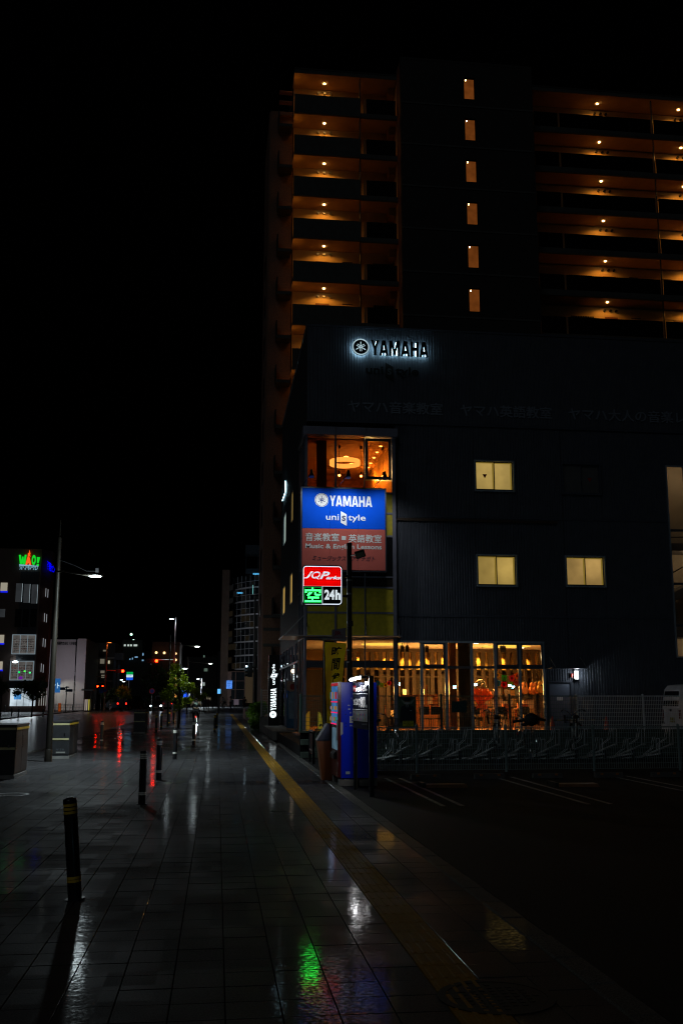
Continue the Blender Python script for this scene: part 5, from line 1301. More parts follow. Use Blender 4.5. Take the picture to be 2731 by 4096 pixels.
for r, row in enumerate(ROWS):
    for c_, ch in enumerate(row):
        if ch == '#':
            x = lx0 + (lx1 - lx0) * c_ / 16; z = lz1 - (lz1 - lz0) * r / 15
            b.cbox((x, SYY - .036, z), .0155, .008, .0155)
part('led_dots', b, em('green_led', (.03, 1.0, .12), 6.5), led, None, 'stuff')
b = MB()
for k in range(30):
    f = k / 29
    for (xx, zz_) in ((x0 + .055 + (xm - x0 - .085) * f, zm_ - .03), (x0 + .055 + (xm - x0 - .085) * f, z0 + .06), (x0 + .055, z0 + .06 + (zm_ - z0 - .09) * f), (xm - .03, z0 + .06 + (zm_ - z0 - .09) * f)):
        b.cbox((xx, SYY - .034, zz_), .007, .006, .007)
part('led_border', b, em('green_led_dim', (.0, 1.0, .10), 1.2), led, None, 'stuff')
F_ = SYY - .0115
def sx(p): return x0 + (p - 38) / (955 - 38) * w_
def sz(p): return z1 - (p - 22) / (945 - 22) * (z1 - z0)
def sheared(body, p0, p1, q0, q1, m_, bold, sh=.35):
    """letters leaning to the right, between the given marks of the sign"""
    vs, fs = text_mesh(body, bold, sh); letters_o = solidify(vs, fs, (sx(p0), F_, sz(q1)), (sx(p1) - sx(p0), 0, 0), (0, 0, sz(q0) - sz(q1)), (0, -1, 0), .003)
    return part('lettering', letters_o, m_, sg)
sheared('J', 85, 290, 172, 335, E_LET, .03); sheared('O', 248, 455, 172, 335, E_LET, .02); sheared('P', 432, 662, 172, 342, E_LET, .03); sheared('arks', 575, 915, 268, 348, E_LET, .035)
b = MB(); b.prism([(sx(330), sz(290)), (sx(365), sz(290)), (sx(425), sz(348)), (sx(385), sz(348))], (0, F_, 0), (1, 0, 0), (0, 0, 1), (0, -.003, 0)); part('letter_tail', b, E_LET, sg)
b = MB()
for zz_ in (216, 238): b.box(sx(180), sx(525), F_ - .0045, F_ - .0031, sz(zz_ + 4), sz(zz_ - 4))
part('red_stripe', b, E_SR, sg, None, 'stuff')
letters('lettering', '24', (sx(540), F_, sz(808)), (sx(768) - sx(540), 0, 0), (0, 0, sz(582) - sz(808)), (0, -1, 0), E_LET, sg, .04)
letters('lettering', 'h', (sx(785), F_, sz(808)), (sx(900) - sx(785), 0, 0), (0, 0, sz(585) - sz(808)), (0, -1, 0), E_LET, sg, .05)
lamp('AREA', 'green_glow', ((lx0 + lx1) / 2, SYY - .05, (lz0 + lz1) / 2), 3.0, (.01, 1, .05), .3, aim=((lx0 + lx1) / 2, SYY - 2, (lz0 + lz1) / 2), parent=sg)
lamp('AREA', 'red_glow', ((x0 + x1) / 2, SYY - .05, (zm_ + z1) / 2), 0.35, (1, .03, .02), .6, aim=((x0 + x1) / 2, SYY - 2, (zm_ + z1) / 2 - .3), parent=sg)
b = MB(); b.box(x1 - .02, ppx - .05, PY - .12, PY - .08, z1 - .25, z1 - .2); b.box(x1 - .02, ppx - .05, PY - .12, PY - .08, z0 + .2, z0 + .25); part('bracket', b, M_STEEL_D, sg)
# floodlight, plate, meter on the pole
a_ = at(1410, 2225, PY); h_ = at(1440, 2220, PY - .3)
fl = thing('floodlight', 'small unlit floodlight on a bracket near the top of the sign pole', 'floodlight', (ppx, PY, a_[2]))
b = MB(); b.tube([(ppx + .03, PY - .05, a_[2]), (h_[0] - .08, PY - .25, a_[2] + .0)], .02, 6); part('bracket', b, M_STEEL, fl)
b = MB(); b.cbox((h_[0], PY - .3, h_[2] + .02), .22, .06, .16, Matrix.Rotation(.5, 3, 'X') @ Matrix.Rotation(-.35, 3, 'Y')); ho = part('housing', b, M_STEEL_D, fl)
b = MB(); b.cbox((h_[0] - .005, PY - .34, h_[2] + .0), .17, .006, .11, Matrix.Rotation(.5, 3, 'X') @ Matrix.Rotation(-.35, 3, 'Y')); part('lens', b, mat('flood_lens', (.2, .2, .18), .2), ho)
jr = thing('small_company_plate', 'small grey plate with red letters clamped to the sign pole', 'sign', (ppx - .2, PY, 2.5))
pts = [at(1375, 2519, PY + .12), at(1375, 2562, PY + .12), at(1432, 2568, PY - .06), at(1434, 2512, PY - .06)]
pts = [at(1327, 2519, PY + .12), at(1327, 2561, PY + .12), at(1382, 2568, PY - .08), at(1383, 2512, PY - .08)]
b = MB(); b.add(pts + [(p[0] + .01, p[1] + .03, p[2]) for p in pts], [(0, 1, 2, 3), (7, 6, 5, 4), (0, 4, 5, 1), (1, 5, 6, 2), (2, 6, 7, 3), (3, 7, 4, 0)]); part('plate', b, mat('plate_grey', (.20, .20, .24), .4), jr)
n_ = Vector(pts[1]); ur = (Vector(pts[2]) - n_).normalized(); nrm = Vector((0, -1, 0))
o_ = n_ + ur * .06 + Vector((0, -.006, .11))
letters('lettering', 'JR', o_, ur * .19, Vector((0, 0, .10)), nrm, mat('dull_red', (.25, .015, .02), .5), jr, .02, th=.002)
letters('lettering', 'JR九州グループ', n_ + ur * .05 + Vector((0, -.006, .055)), ur * .21, Vector((0, 0, .03)), nrm, MATS['dull_red'], jr, .01, th=.002)
for z in (2.36, 2.62):
    b = MB(); b.cbox((ppx - .05, PY - .07, z + .05), .05, .03, .03); part('clamp', b, M_STEEL, jr)
b = MB(); q0, q1 = at(1389, 2484, PY - .07), at(1411, 2506, PY - .07); b.box(q0[0], q1[0], PY - .12, PY - .061, q1[2], q0[2]); solo('junction_box', b, M_STEEL_D, 'small dark junction box strapped to the sign pole above the grey plate', 'junction box', None, (q0[0], PY, q1[2]))
# tall yellow banner
YF = 21.6
nb = thing('banner_flag', 'tall narrow yellow banner with black characters behind the blue machine', 'banner', (at(1312, 3100, YF)[0], YF, 0))
M_FLAG = thin(mat('banner_yellow', (.60, .48, .01), .6, var=.15, vscale=5), (.95, .75, .01), .6)
ls, rs = [(1298, 2568), (1301, 2650), (1304, 2750), (1306, 2850), (1309, 3000)], [(1386, 2574), (1377, 2640), (1368, 2740), (1366, 2850), (1362, 3000)]
vs = []; N1, N2 = 28, 9
def lerp_pts(L, f):
    k = min(int(f * (len(L) - 1)), len(L) - 2); g_ = f * (len(L) - 1) - k
    return (L[k][0] + (L[k + 1][0] - L[k][0]) * g_, L[k][1] + (L[k + 1][1] - L[k][1]) * g_)
def flag_pt(u_, v_, off=0):
    l_, r_ = lerp_pts(ls, v_), lerp_pts(rs, v_)
    p = at(l_[0] + (r_[0] - l_[0]) * u_, l_[1] + (r_[1] - l_[1]) * u_, YF)
    wv = .05 * math.sin(u_ * 7 + v_ * 5) * (.3 + v_) + .02 * math.sin(v_ * 23 + u_ * 3)
    return (p[0], p[1] + wv - off, p[2])
for i in range(N1 + 1):
    for j in range(N2 + 1): vs.append(flag_pt(j / N2, i / N1))
b = MB(); b.add(vs, [(i * (N2 + 1) + j, (i + 1) * (N2 + 1) + j, (i + 1) * (N2 + 1) + j + 1, i * (N2 + 1) + j + 1) for i in range(N1) for j in range(N2)], True); fo = part('cloth', b, M_FLAG, nb)
for k, ch in enumerate('時間貸駐車場'):
    v2, f2 = text_mesh(ch, .03, .12)
    v0_, hgt = .055 + k * .158, .128
    b = MB(); b.add([flag_pt(.30 + .50 * x, v0_ + hgt * (1 - y), .006) for x, y in v2], f2); part('character', b, M_BLACKM, fo)
p0, p1 = at(1298, 2560, YF), at(1386, 2566, YF)
b = MB(); b.tube([(p0[0] - .01, YF + .02, p0[2] + .02), (p1[0], YF + .02, p1[2] + .02)], .01, 6); b.tube([(p0[0] - .015, YF + .02, p0[2] + .05), (p0[0] + .02, YF + .02, 0)], .013, 6); part('pole', b, M_STEEL, nb)
b = MB(); p = at(1427, 3080, 18.9); b.tube([(p[0], p[1], 0), (p[0], p[1], 1.3)], .013, 7); solo('conduit_pipe', b, mat('conduit_cream', (.25, .22, .15), .6), 'thin cream conduit rising behind the price board beside the blue machine', 'pipe', None, p)

# ---------------------------------------------------------------- entrance platform, totem, apron banner
pf = thing('entrance_platform', 'stepped stone platform before the shop entrance', 'steps', (2.7, 42, 0))
b = MB(); b.box(2.22, 3.18, 40.2, 49.4, -.02, .32); part('landing', b, M_CONC, pf)
b = MB(); b.box(2.55, 3.18, 38.4, 40.19, -.02, .16); part('step', b, mat('terracotta_step', (.22, .12, .09), .5, var=.15), pf)
b = MB(); b.box(2.85, 3.18, 36.2, 38.39, -.02, .36); part('step', b, MATS['terracotta_step'], pf)
b = MB(); b.box(2.55, 2.845, 36.8, 38.39, -.02, .20); part('step', b, MATS['terracotta_step'], pf)
tz0, tz1 = at(1094, 2914, 48.5)[2], at(1094, 2621, 48.5)[2]; tx0, tx1 = at(1072, 2800, 48.5)[0], at(1116, 2800, 48.5)[0]
tm = thing('totem_sign', 'tall black totem with upright glowing white letters before the shop entrance', 'totem sign', ((tx0 + tx1) / 2, 48.5, .32))
b = MB(); b.box(tx0, tx1, 48.4, 48.62, tz0, tz1); part('body', b, M_BLACK, tm)
q2 = lambda x, y: (1050 + x / 5.881, 2600 + y / 5.881)
E_TOT = em('totem_white', (.85, .97, 1.0), 1.3); TYF = 48.39
def tzz(y): return at(1094, q2(0, y)[1], TYF)[2]
def txx(x): return at(q2(x, 0)[0], 2800, TYF)[0]
o_, uu, vv = (txx(322), TYF, tzz(1425)), (0, 0, tzz(900) - tzz(1425)), (txx(188) - txx(322), 0, 0)
for mb in block_word('YAMAHA', o_, uu, vv, (0, -1, 0), .01): part('letter', mb, E_TOT, tm)
b = MB(); cx_, cz_ = txx(250), tzz(1522); disc(b, (cx_, TYF, cz_), (1, 0, 0), (0, 0, 1), (0, -1, 0), txx(250) - txx(170), .01, 36); eo = part('emblem_disc', b, E_TOT, tm)
b = MB(); forks(b, (cx_, TYF - .0105, cz_), (0, 0, 1), (-1, 0, 0), (0, -1, 0), (txx(250) - txx(170)) * .6, .003); part('emblem', b, M_BLACK, eo)
letters('lettering', 'uni', (txx(290), TYF, tzz(822)), (0, 0, tzz(660) - tzz(822)), (txx(215) - txx(290), 0, 0), (0, -1, 0), E_TOT, tm, .02)
letters('lettering', 'tyle', (txx(300), TYF, tzz(550)), (0, 0, tzz(335) - tzz(550)), (txx(212) - txx(300), 0, 0), (0, -1, 0), E_TOT, tm, .02)
b = MB(); b.prism([(txx(172), tzz(650)), (txx(320), tzz(645)), (txx(350), tzz(560)), (txx(215), tzz(560))], (0, TYF, 0), (1, 0, 0), (0, 0, 1), (0, -.01, 0)); part('flag', b, E_TOT, tm)
letters('flag_letter', 's', (txx(285), TYF - .0105, tzz(628)), (0, 0, tzz(585) - tzz(628)), (txx(235) - txx(285), 0, 0), (0, -1, 0), M_BLACK, tm, .02)
# reflective entrance front on the street side
eg = MB(); eg.box(3.17, 3.18, 39.3, 51.5, .36, 3.8); part('entrance_glass', eg, mat('mirror_dark_glass', (.02, .02, .022), .03, spec=1.0, metal=.0, var=0, coat=1, crough=.02), store)
s = MB()
for y in (39.25, 41.2, 43.2, 45.2, 47.2, 49.4, 51.5): s.box(3.12, 3.19, y, y + .06, .33, 3.8)
s.box(3.12, 3.19, 39.25, 51.5, 3.0, 3.08); part('entrance_mullion', s, M_COL, store)
pk = thing('peach_banner', 'hanging banner with a red apple above a blue field, beside the entrance', 'banner', (at(1168, 2900, 42.2)[0], 42.2, .33))
def bz_(x, y): q_ = q2(x, y); return at(q_[0], q_[1], 42.2)
def bpoly(name, pts, m_, k): 
    P3 = [bz_(*p) for p in pts]; b = MB(); n_ = len(P3); Q3 = [(p[0], p[1] - .004 * k - .004, p[2]) for p in P3]; P3 = [(p[0], p[1] - .004 * k, p[2]) for p in P3]
    b.add(P3 + Q3, [tuple(range(n_)), tuple(range(2 * n_ - 1, n_ - 1, -1))] + [(i, i + n_, (i + 1) % n_ + n_, (i + 1) % n_) for i in range(n_)]); return part(name, b, m_, pk)
bpoly('cloth', [(572, 740), (805, 740), (808, 1300), (780, 1700), (720, 1960), (560, 1940), (570, 1300)], mat('peach_cloth', (.42, .27, .2), .6), 0)
bpoly('blue_field', [(574, 940), (640, 985), (750, 980), (804, 940), (807, 1300), (775, 1690), (735, 1850), (562, 1830), (571, 1300)], mat('blue_cloth', (.03, .13, .26), .55, var=.3, vscale=3), 1)
bpoly('apple', [(700 + 58 * math.cos(a), 870 + 70 * math.sin(a)) for a in [2 * PI * k / 18 for k in range(18)]], mat('apple_red', (.30, .02, .02), .5), 2)
bpoly('leaf', [(705, 800), (740, 788), (750, 800), (720, 815)], mat('leaf_dull', (.05, .09, .04), .5), 2)
bpoly('pale_blue_patch', [(610, 1000), (740, 1000), (755, 1300), (730, 1620), (620, 1620), (600, 1300)], mat('pale_blue_cloth', (.22, .30, .38), .55, var=.3, vscale=4), 2)  # paler area in the middle of the blue field
b = MB(); P0, P1 = bz_(815, 1950), bz_(805, 720); b.tube([(P0[0], P0[1], .33), P1], .014, 6); part('pole', b, M_STEEL, pk)
b = MB(); b.box(P1[0] - .5, P1[0], 42.195, 42.215, P1[2], P1[2] + .015); part('crossbar', b, M_STEEL, pk)
lamp('SPOT', 'entrance_light', (3.02, 44.0, 2.95), 5, (1, .75, .45), .05, 120, (2.6, 43.5, .3), parent=store)
b = MB(); b.sphere(bz_(718, 500), .09, 10, 7); solo('globe_lamp', b, em('globe_warm', (1, .75, .5), 2.5), 'small glowing round lamp at the shop entrance above the hanging banner', 'lamp', None, bz_(718, 500))
# white fence and bush left of the totem
wall_o = thing('garden_wall', 'low concrete wall left of the totem with a white mesh fence on it', 'wall', (2.3, 49.9, 0))
b = MB(); b.box(2.1, 3.1, 49.7, 49.95, 0, .72); part('wall', b, M_CONC, wall_o)
mesh_fence('white mesh fence on the concrete wall beside the black totem', [2.16, 2.75, 3.25], 49.82, .74, 2.0, M_WHITE, name='white_mesh_fence', pt=.03, ww=.004)
# ================================================================ STREET: BOLLARDS, CABINETS, LAMPS
M_BOLL = mat('bollard_black', (.012, .012, .014), .35, .1, var=.2, coat=.3)
M_BOLLG = mat('bollard_grey', (.07, .08, .08), .4, .2, var=.15)
M_RW = mat('ring_white', (.92, .90, .80), .4, var=.1); M_RY = mat('ring_yellow', (.95, .62, .05), .4, var=.1)
BOLL = {}
def make_bollard(kind):
    t = thing('bollard', 'x', 'bollard', (0, 0, 0), 'bollards along the footway')
    bm1 = M_BOLLG if kind == 'grey' else M_BOLL; r = .057
    b = MB(); b.tube([(0, 0, 0), (0, 0, .80), (0, 0, .815), (0, 0, .822)], [r, r, r * .93, r * .6], 20); part('post', b, bm1, t)
    b = MB(); b.tube([(0, 0, .823), (0, 0, .828)], r * .5, 14); part('cap', b, M_STEEL_D, t)
    hs = (.765, .735, .705, .18, .155) if kind != 'yellow' else (.765, .735, .70, .16, .135)
    rm = M_RY if kind in ('yellow', 'gold') else M_RW
    for h in hs:
        b = MB(); b.tube([(0, 0, h - .011), (0, 0, h + .011)], r + .0015, 20, False); part('reflective_ring', b, rm, t)
    b = MB(); b.tube([(0, 0, 0), (0, 0, .012)], r + .025, 20); part('collar', b, M_STEEL_D, t)
    return t
def bollard(kind, x, y, label, tilt=None):
    if kind not in BOLL: BOLL[kind] = o = make_bollard(kind)
    else: o = clone(BOLL[kind])
    o.location = (x, y, 0); o['label'] = label; o.rotation_euler = tilt or (0, 0, random.uniform(0, 6))
    return o
bollard('white', -1.13, 16.41, 'upright black bollard with white rings, second from the camera')
bollard('white', -1.14, 21.13, 'black white-ringed bollard, third from the camera')
bollard('white', -1.10, 28.04, 'black white-ringed bollard, fourth from the camera')
bollard('white', -0.78, 36.2, 'grey-black white-ringed bollard just in front of the cyclist')
bollard('gold', -1.13, 8.9, 'leaning black bollard with cream rings, closest to the camera', (math.radians(1), math.radians(-5.5), 0))
bollard('grey', -3.99, 36.6, 'grey bollard standing alone between the two groups of cabinets')
bollard('yellow', -0.08, 49.2, 'yellow-ringed bollard right of the cyclist, nearer of two in line')
bollard('yellow', 0.02, 56.0, 'yellow-ringed bollard half hidden behind the other one right of the cyclist')
bollard('yellow', -2.88, 49.9, 'yellow-ringed bollard next to the far cabinet')
bollard('yellow', -2.87, 54.1, 'yellow-ringed bollard, second from the far cabinet')
bollard('yellow', -2.83, 61.7, 'yellow-ringed bollard, third from the far cabinet, left of the leafy tree')
bollard('yellow', -2.74, 66.4, 'yellow-ringed bollard against the trunk of the leafy tree')
for k, (px, py) in enumerate(((46, 2865), (73, 2869), (20, 2850), (172, 2868), (290, 2848), (377, 2842), (402, 2842), (420, 2842), (440, 2842))):
    x, y, _ = gp(px, py); bollard('grey', x, y, ['far bollard left of the glowing ground floor window', 'far bollard before the glowing ground floor window', 'far bollard at the left edge before the corner building', 'far bollard just left of the big lamp post base', 'far bollard before the pale windowless building', 'far bollard under the orange street lamp', 'far bollard right of the orange lamp pole', 'far bollard by the pedestrian crossing', 'far bollard at the crossing kerb'][k])

M_CAB = mat('cabinet_grey', (.035, .037, .04), .45, .3, var=.2, vscale=6)
M_CAB2 = mat('cabinet_side', (.055, .056, .06), .45, .3, var=.2, vscale=6)
M_TAPE = mat('cream_reflective_tape', (.45, .42, .22), .4, var=.15)
def cabinet(label, x0, x1, y0, y1, h, tape):
    t = thing('utility_cabinet', label, 'cabinet', ((x0 + x1) / 2, (y0 + y1) / 2, 0), 'street side utility cabinets')
    b = MB(); b.box(x0 - .02, x1 + .02, y0 - .02, y1 + .02, -.004, .07); part('plinth', b, M_CONC, t)
    b = MB(); b.box(x0, x1, y0, y1, .07, h - .04); part('body', b, M_CAB, t)
    b = MB(); b.box(x0 - .015, x1 + .015, y0 - .02, y1 + .02, h - .04, h); part('lid', b, M_CAB2, t)
    m = (y0 + y1) / 2
    for q0, q1 in ((y0 + .03, m - .01), (m + .01, y1 - .03)):
        b = MB(); b.box(x1, x1 + .008, q0, q1, .12, h - .07); po = part('door', b, M_CAB2, t)
        for k in range(6):
            b = MB(); b.box(x1 + .008, x1 + .014, q0 + .05, q1 - .05, .6 + k * .045, .615 + k * .045); part('louvre', b, M_CAB, po)
    b = MB(); b.box(x0 + .02, x1 - .02, y0 - .008, y0, .5, h - .08); part('front_panel', b, M_CAB, t)
    b = MB(); b.box(x0 + .02, x1 - .02, y0 - .008, y0, .12, .47); part('front_panel', b, M_CAB, t)
    for z in tape:
        b = MB(); b.box(x0, x1, y0 - .012, y0 - .008, z, z + .05); part('tape', b, M_TAPE, t)
    b = MB(); b.box(x1 + .016, x1 + .019, y0, y1, tape[0], tape[0] + .05); part('tape', b, M_RY, t)
    b = MB(); b.box(x1 - .14, x1 - .11, y0 - .025, y0 - .008, .62, .68); part('handle', b, M_CHROME, t)
    return t
cabinet('dark grey utility cabinet with pale tape, cut by the left edge of the view', -5.0, -4.12, 21.8, 23.2, 1.09, (.98, .58))
c2 = cabinet('dark grey utility cabinet with two cream tapes beside the big lamp post', -4.44, -3.99, 28.6, 30.3, 1.01, (.90, .50))
letters('lettering', 'V TR', (-4.32, 28.59, .22), (.22, 0, 0), (0, 0, .05), (0, -1, 0), MATS['faint_grey'], c2, .01, th=.001)
b = MB(); b.box(-4.32, -4.08, 28.585, 28.592, .15, .19); part('number_plate', b, mat('plate_pale', (.3, .3, .28), .5), c2)
cabinet('dark utility cabinet with two tape bands, farthest, between the far bollards', -3.80, -3.28, 47.9, 49.6, 1.06, (.92, .52))

M_POLE = mat('lamp_pole_brown', (.022, .019, .014), .45, .4, var=.2)
M_POLEG = mat('lamp_pole_grey', (.30, .30, .29), .4, .6, var=.1)
E_LED = em('street_led', (.80, .96, 1.0), 22)
E_LEDF = em('street_led_far', (.75, .93, 1.0), 12)
def street_lamp(label, base, h, r, head, m_=M_POLE, power=0, length=.55, e_=None, group='street lamps along the road', arm=True, col=(.80, .95, 1.0), top=None):
    t = thing('street_lamp', label, 'street lamp', (base[0], base[1], 0), group)
    b = MB(); b.tube([(base[0], base[1], 0), (base[0], base[1], h * .5), (base[0], base[1], h)], [r, r * .85, r * .6], 14); part('pole', b, m_, t)
    b = MB(); b.tube([(base[0], base[1], 0), (base[0], base[1], .3), (base[0], base[1], .32)], [r * 1.12, r * 1.12, r], 14); part('base', b, m_, t)
    hx = head[0]; sg_ = 1 if hx > base[0] else -1
    if arm:
        b = MB(); b.tube([(base[0], base[1], head[2] + .25 if head[2] + .25 < h else h - .02), (base[0] + sg_ * .3, head[1], head[2] + .12), (hx - sg_ * length * .5, head[1], head[2] + .03)], .022, 7); part('arm', b, m_, t)
    b = MB(); b.tube([(hx - sg_ * length * .62, head[1], head[2] + .035), (hx - sg_ * length * .2, head[1], head[2] + .045), (hx + sg_ * length * .45, head[1], head[2] + .04), (hx + sg_ * length * .5, head[1], head[2] + .03)], [.02, .05, .06, .03], 10); ho = part('head', b, m_, t)
    b = MB(); b.sphere((hx + sg_ * length * .08, head[1], head[2]), 1, 12, 6, (length * .34, .07, .032)); part('lens', b, e_ or E_LED, ho)
    if power:
        lamp('SPOT', 'street_lamp_light', (hx, head[1], head[2] - .14), power, col, .12, 146, (hx, head[1], 0), .75, parent=t)
        lamp('POINT', 'street_lamp_glare', (hx, head[1], head[2] - .14), power * .14, col, .12, parent=t)
    return t
L1 = at(376, 2305, 26.2)
s1 = street_lamp('big brown lamp post on the left with its white LED head on a side arm', (-4.32, 27.35), 5.9, .085, L1, M_POLE, 820, .50)
p0 = at(237, 2125, 27.35)
b = MB(); b.tube([(-4.32, 27.35, 5.88), (-4.32, 27.35, p0[2] + .3)], .018, 6); part('aerial', b, M_POLE, s1)
b = MB(); b.tube([(-4.32, 27.35, 5.3), (-3.9, 27.3, 5.15), (-3.55, 27.2, 4.98), (-3.28, 27.1, 4.97)], .012, 5); b.box(-3.3, -3.22, 27.05, 27.15, 4.9, 5.05); part('camera_bracket', b, M_STEEL_D, s1)
# farther lamps on grey poles
def hd(px, py, y): return at(px, py, y)
street_lamp('tall pale lamp pole right of the red signals with a cold white head', (at(700, 2600, 98)[0], 98), hd(688, 2476, 98)[2] + .2, .10, hd(688, 2477, 98), M_POLEG, 420, .6, E_LED, arm=False)
street_lamp('street lamp whose white head hangs highest over the footway', (-2.75, 58.6), 5.2, .05, hd(787, 2587, 58.6), M_POLE, 300, .42, E_LED)
street_lamp('street lamp with a white head left of the glass office', (-2.9, 100), 5.6, .07, hd(840, 2655, 100), M_POLE, 200, .6, E_LED)
street_lamp('street lamp with a white head behind the leafy tree', (at(722, 2800, 82)[0], 82), hd(739, 2676, 82)[2] + 1.6, .06, hd(739, 2675, 82), M_POLEG, 140, .55, E_LED)
# street lamps on the far side of the town behind the viewer, mirrored in the shop glass
for k, (px, py) in enumerate(((1593, 2737), (1818, 2749), (1903, 2740), (2038, 2743), (2052, 2749))):
    d = ray(px, py); D = 190 + k * 9; tt = D / d[1]; x = d[0] * tt; z = EYE + d[2] * tt
    y = 2 * FY - D
    t = thing('floodlight_mast', ['first', 'second', 'third', 'fourth', 'fifth'][k] + ' floodlight mast across the lot, mirrored in the shop glass', 'floodlight', (x, y + .5, 0), 'floodlight masts across the lot')
    b = MB(); b.cyl((x, y - .5), .1, 0, z + .3, 8); part('mast', b, M_POLEG, t)
    b = MB(); b.box(x - .4, x + .4, y - .35, y - .1, z - .3, z + .3); part('housing', b, M_STEEL_D, t)
    b = MB(); b.box(x - .36, x + .36, y - .1, y - .05, z - .26, z + .26); part('lens', b, em('flood_cold_white', (.35, .80, 1.0), 60), t)

# ================================================================ TREES AND BUSHES
def leaf_mat(name, col, tr=.3):
    m = mat(name, col, .5, var=.45, vscale=1.3)
    nt = m.node_tree; b = nt.nodes['Principled BSDF']
    b.inputs['Transmission Weight'].default_value = 0
    t = nt.nodes.new('ShaderNodeBsdfTranslucent'); t.inputs[0].default_value = (col[0] * 2, col[1] * 2, col[2], 1)
    mx = nt.nodes.new('ShaderNodeMixShader'); mx.inputs[0].default_value = tr
    nt.links.new(b.outputs[0], mx.inputs[1]); nt.links.new(t.outputs[0], mx.inputs[2]); nt.links.new(mx.outputs[0], nt.nodes['Material Output'].inputs[0])
    return m
M_LEAF = leaf_mat('leaf_green', (.20, .27, .015)); M_LEAFD = leaf_mat('leaf_dark', (.025, .055, .012)); M_BARK = mat('bark', (.03, .024, .018), .8, var=.3, vscale=12)
def foliage(clumps, leaf, per, seed=1):
    rng = random.Random(seed); b = MB()
    for (c, r) in clumps:
        for _ in range(per):
            d = Vector((rng.gauss(0, 1), rng.gauss(0, 1), rng.gauss(0, .75))).normalized() * r * rng.uniform(.25, 1.0) ** .6
            p = Vector(c) + d; n = Vector((rng.gauss(0, 1), rng.gauss(0, 1), rng.gauss(.6, 1))).normalized()
            a = n.orthogonal().normalized(); a = Matrix.Rotation(rng.uniform(0, 6.28), 3, n) @ a; e = n.cross(a); L = leaf * rng.uniform(.6, 1.3)
            b.add([p - a * L, p + e * L * .45 - n * L * .1, p + a * L, p - e * L * .45 - n * L * .1], [(0, 1, 2, 3)])
    return b
def tree(label, base, h, crown_pts, leaf, per, trunk_r, m_leaf, seed, group='street trees'):
    t = thing('street_tree', label, 'tree', (base[0], base[1], 0), group); rng = random.Random(seed)
    x, y = base; b = MB(); b.tube([(x, y, 0), (x + .03, y, h * .4), (x - .02, y, h * .75), (x + .02, y, h)], [trunk_r, trunk_r * .8, trunk_r * .5, trunk_r * .2], 9); part('trunk', b, M_BARK, t)
    b = MB()
    for c, r in crown_pts:
        z0 = min(h * .9, max(h * .35, c[2] - r - .3)); b.tube([(x, y, z0), ((x + c[0]) / 2, (y + c[1]) / 2, (z0 + c[2]) / 2 - .05), c], [trunk_r * .35, trunk_r * .25, .008], 5)
    part('limbs', b, M_BARK, t, None, 'stuff')
    part('crown', foliage(crown_pts, leaf, per, seed), m_leaf, t, None, 'stuff')
    return t
TYY = 57.0
cl = []
for px, py, r in ((702, 2672, .22), (718, 2690, .2), (690, 2690, .2), (712, 2725, .25), (735, 2712, .2), (692, 2722, .2), (700, 2757, .25), (726, 2745, .22), (682, 2750, .2), (660, 2776, .25), (672, 2790, .25), (697, 2792, .3), (722, 2812, .25), (748, 2745, .25), (765, 2744, .2), (745, 2760, .2), (714, 2828, .25), (736, 2806, .25), (752, 2802, .2), (718, 2775, .2), (655, 2790, .15)):
    p = at(px, py, TYY + random.uniform(-.5, .5)); cl.append((p, r * 1.25))
tree('young leafy tree with bright green leaves lit from above, right of the far cabinet', (-2.08, TYY), 3.5, cl, .085, 120, .085, M_LEAF, 3)
def blob(px, py, y, R, n, seed, flat=.8):
    rng = random.Random(seed); c = Vector(at(px, py, y)); out = []
    for _ in range(n):
        d = Vector((rng.gauss(0, 1), rng.gauss(0, 1), rng.gauss(0, flat))).normalized() * R * rng.uniform(.2, 1); out.append((tuple(c + d), R * rng.uniform(.28, .45)))
    return out
x, y, _ = gp(124, 2850); tree('round dark tree before the corner building with the lit ground floor', (at(128, 2830, 88)[0], 88), 3.6, blob(126, 2758, 88, 1.25, 22, 5), .13, 90, .07, M_LEAFD, 5)
tree('small dark tree at the left edge before the corner building', (at(2, 2830, 90)[0], 90), 3.6, blob(0, 2755, 90, 1.2, 14, 6), .13, 80, .07, M_LEAFD, 6)
tree('small leafy tree near the convenience store sign', (at(493, 2830, 128)[0], 128), 4.2, blob(493, 2765, 128, 1.2, 16, 7), .15, 70, .08, M_LEAF, 7)
tree('dim green tree behind the signal pole', (at(440, 2830, 135)[0], 135), 4, blob(440, 2782, 135, 1.5, 16, 8), .17, 60, .08, M_LEAFD, 8)
tree('dark tree beyond the pedestrian at the end of the footway', (at(850, 2830, 150)[0], 150), 4.2, blob(850, 2775, 150, 1.3, 14, 9), .16, 70, .1, M_LEAFD, 9)
tree('bright green low tree beside the walking pedestrian', (at(785, 2830, 140)[0], 140), 4.0, blob(788, 2785, 140, 1.3, 12, 10), .16, 70, .1, M_LEAF, 10)
tree('dark street tree filling the gap left of the glass office', (at(640, 2830, 150)[0], 150), 7, blob(640, 2740, 150, 3.0, 26, 12), .22, 80, .14, M_LEAFD, 12)
bsh = thing('roadside_bush', 'overgrown green bush spilling over a low wall left of the totem', 'bush', (2.35, 56, 0))
cl = []
rng = random.Random(4)
for k in range(30): cl.append(((2.2 + rng.uniform(-.25, .55), 53 + rng.uniform(-1.5, 8), rng.uniform(.1, 1.15) + (.6 if rng.random() < .2 else 0)), rng.uniform(.22, .42)))
part('leaves', foliage(cl, .07, 150, 4), leaf_mat('bush_green', (.09, .19, .02)), bsh, None, 'stuff')
b = MB()
for c, r in cl[:12]: b.tube([(c[0], c[1], 0), (c[0] + .03, c[1], c[2])], .012, 4)
part('stems', b, M_BARK, bsh, None, 'stuff')
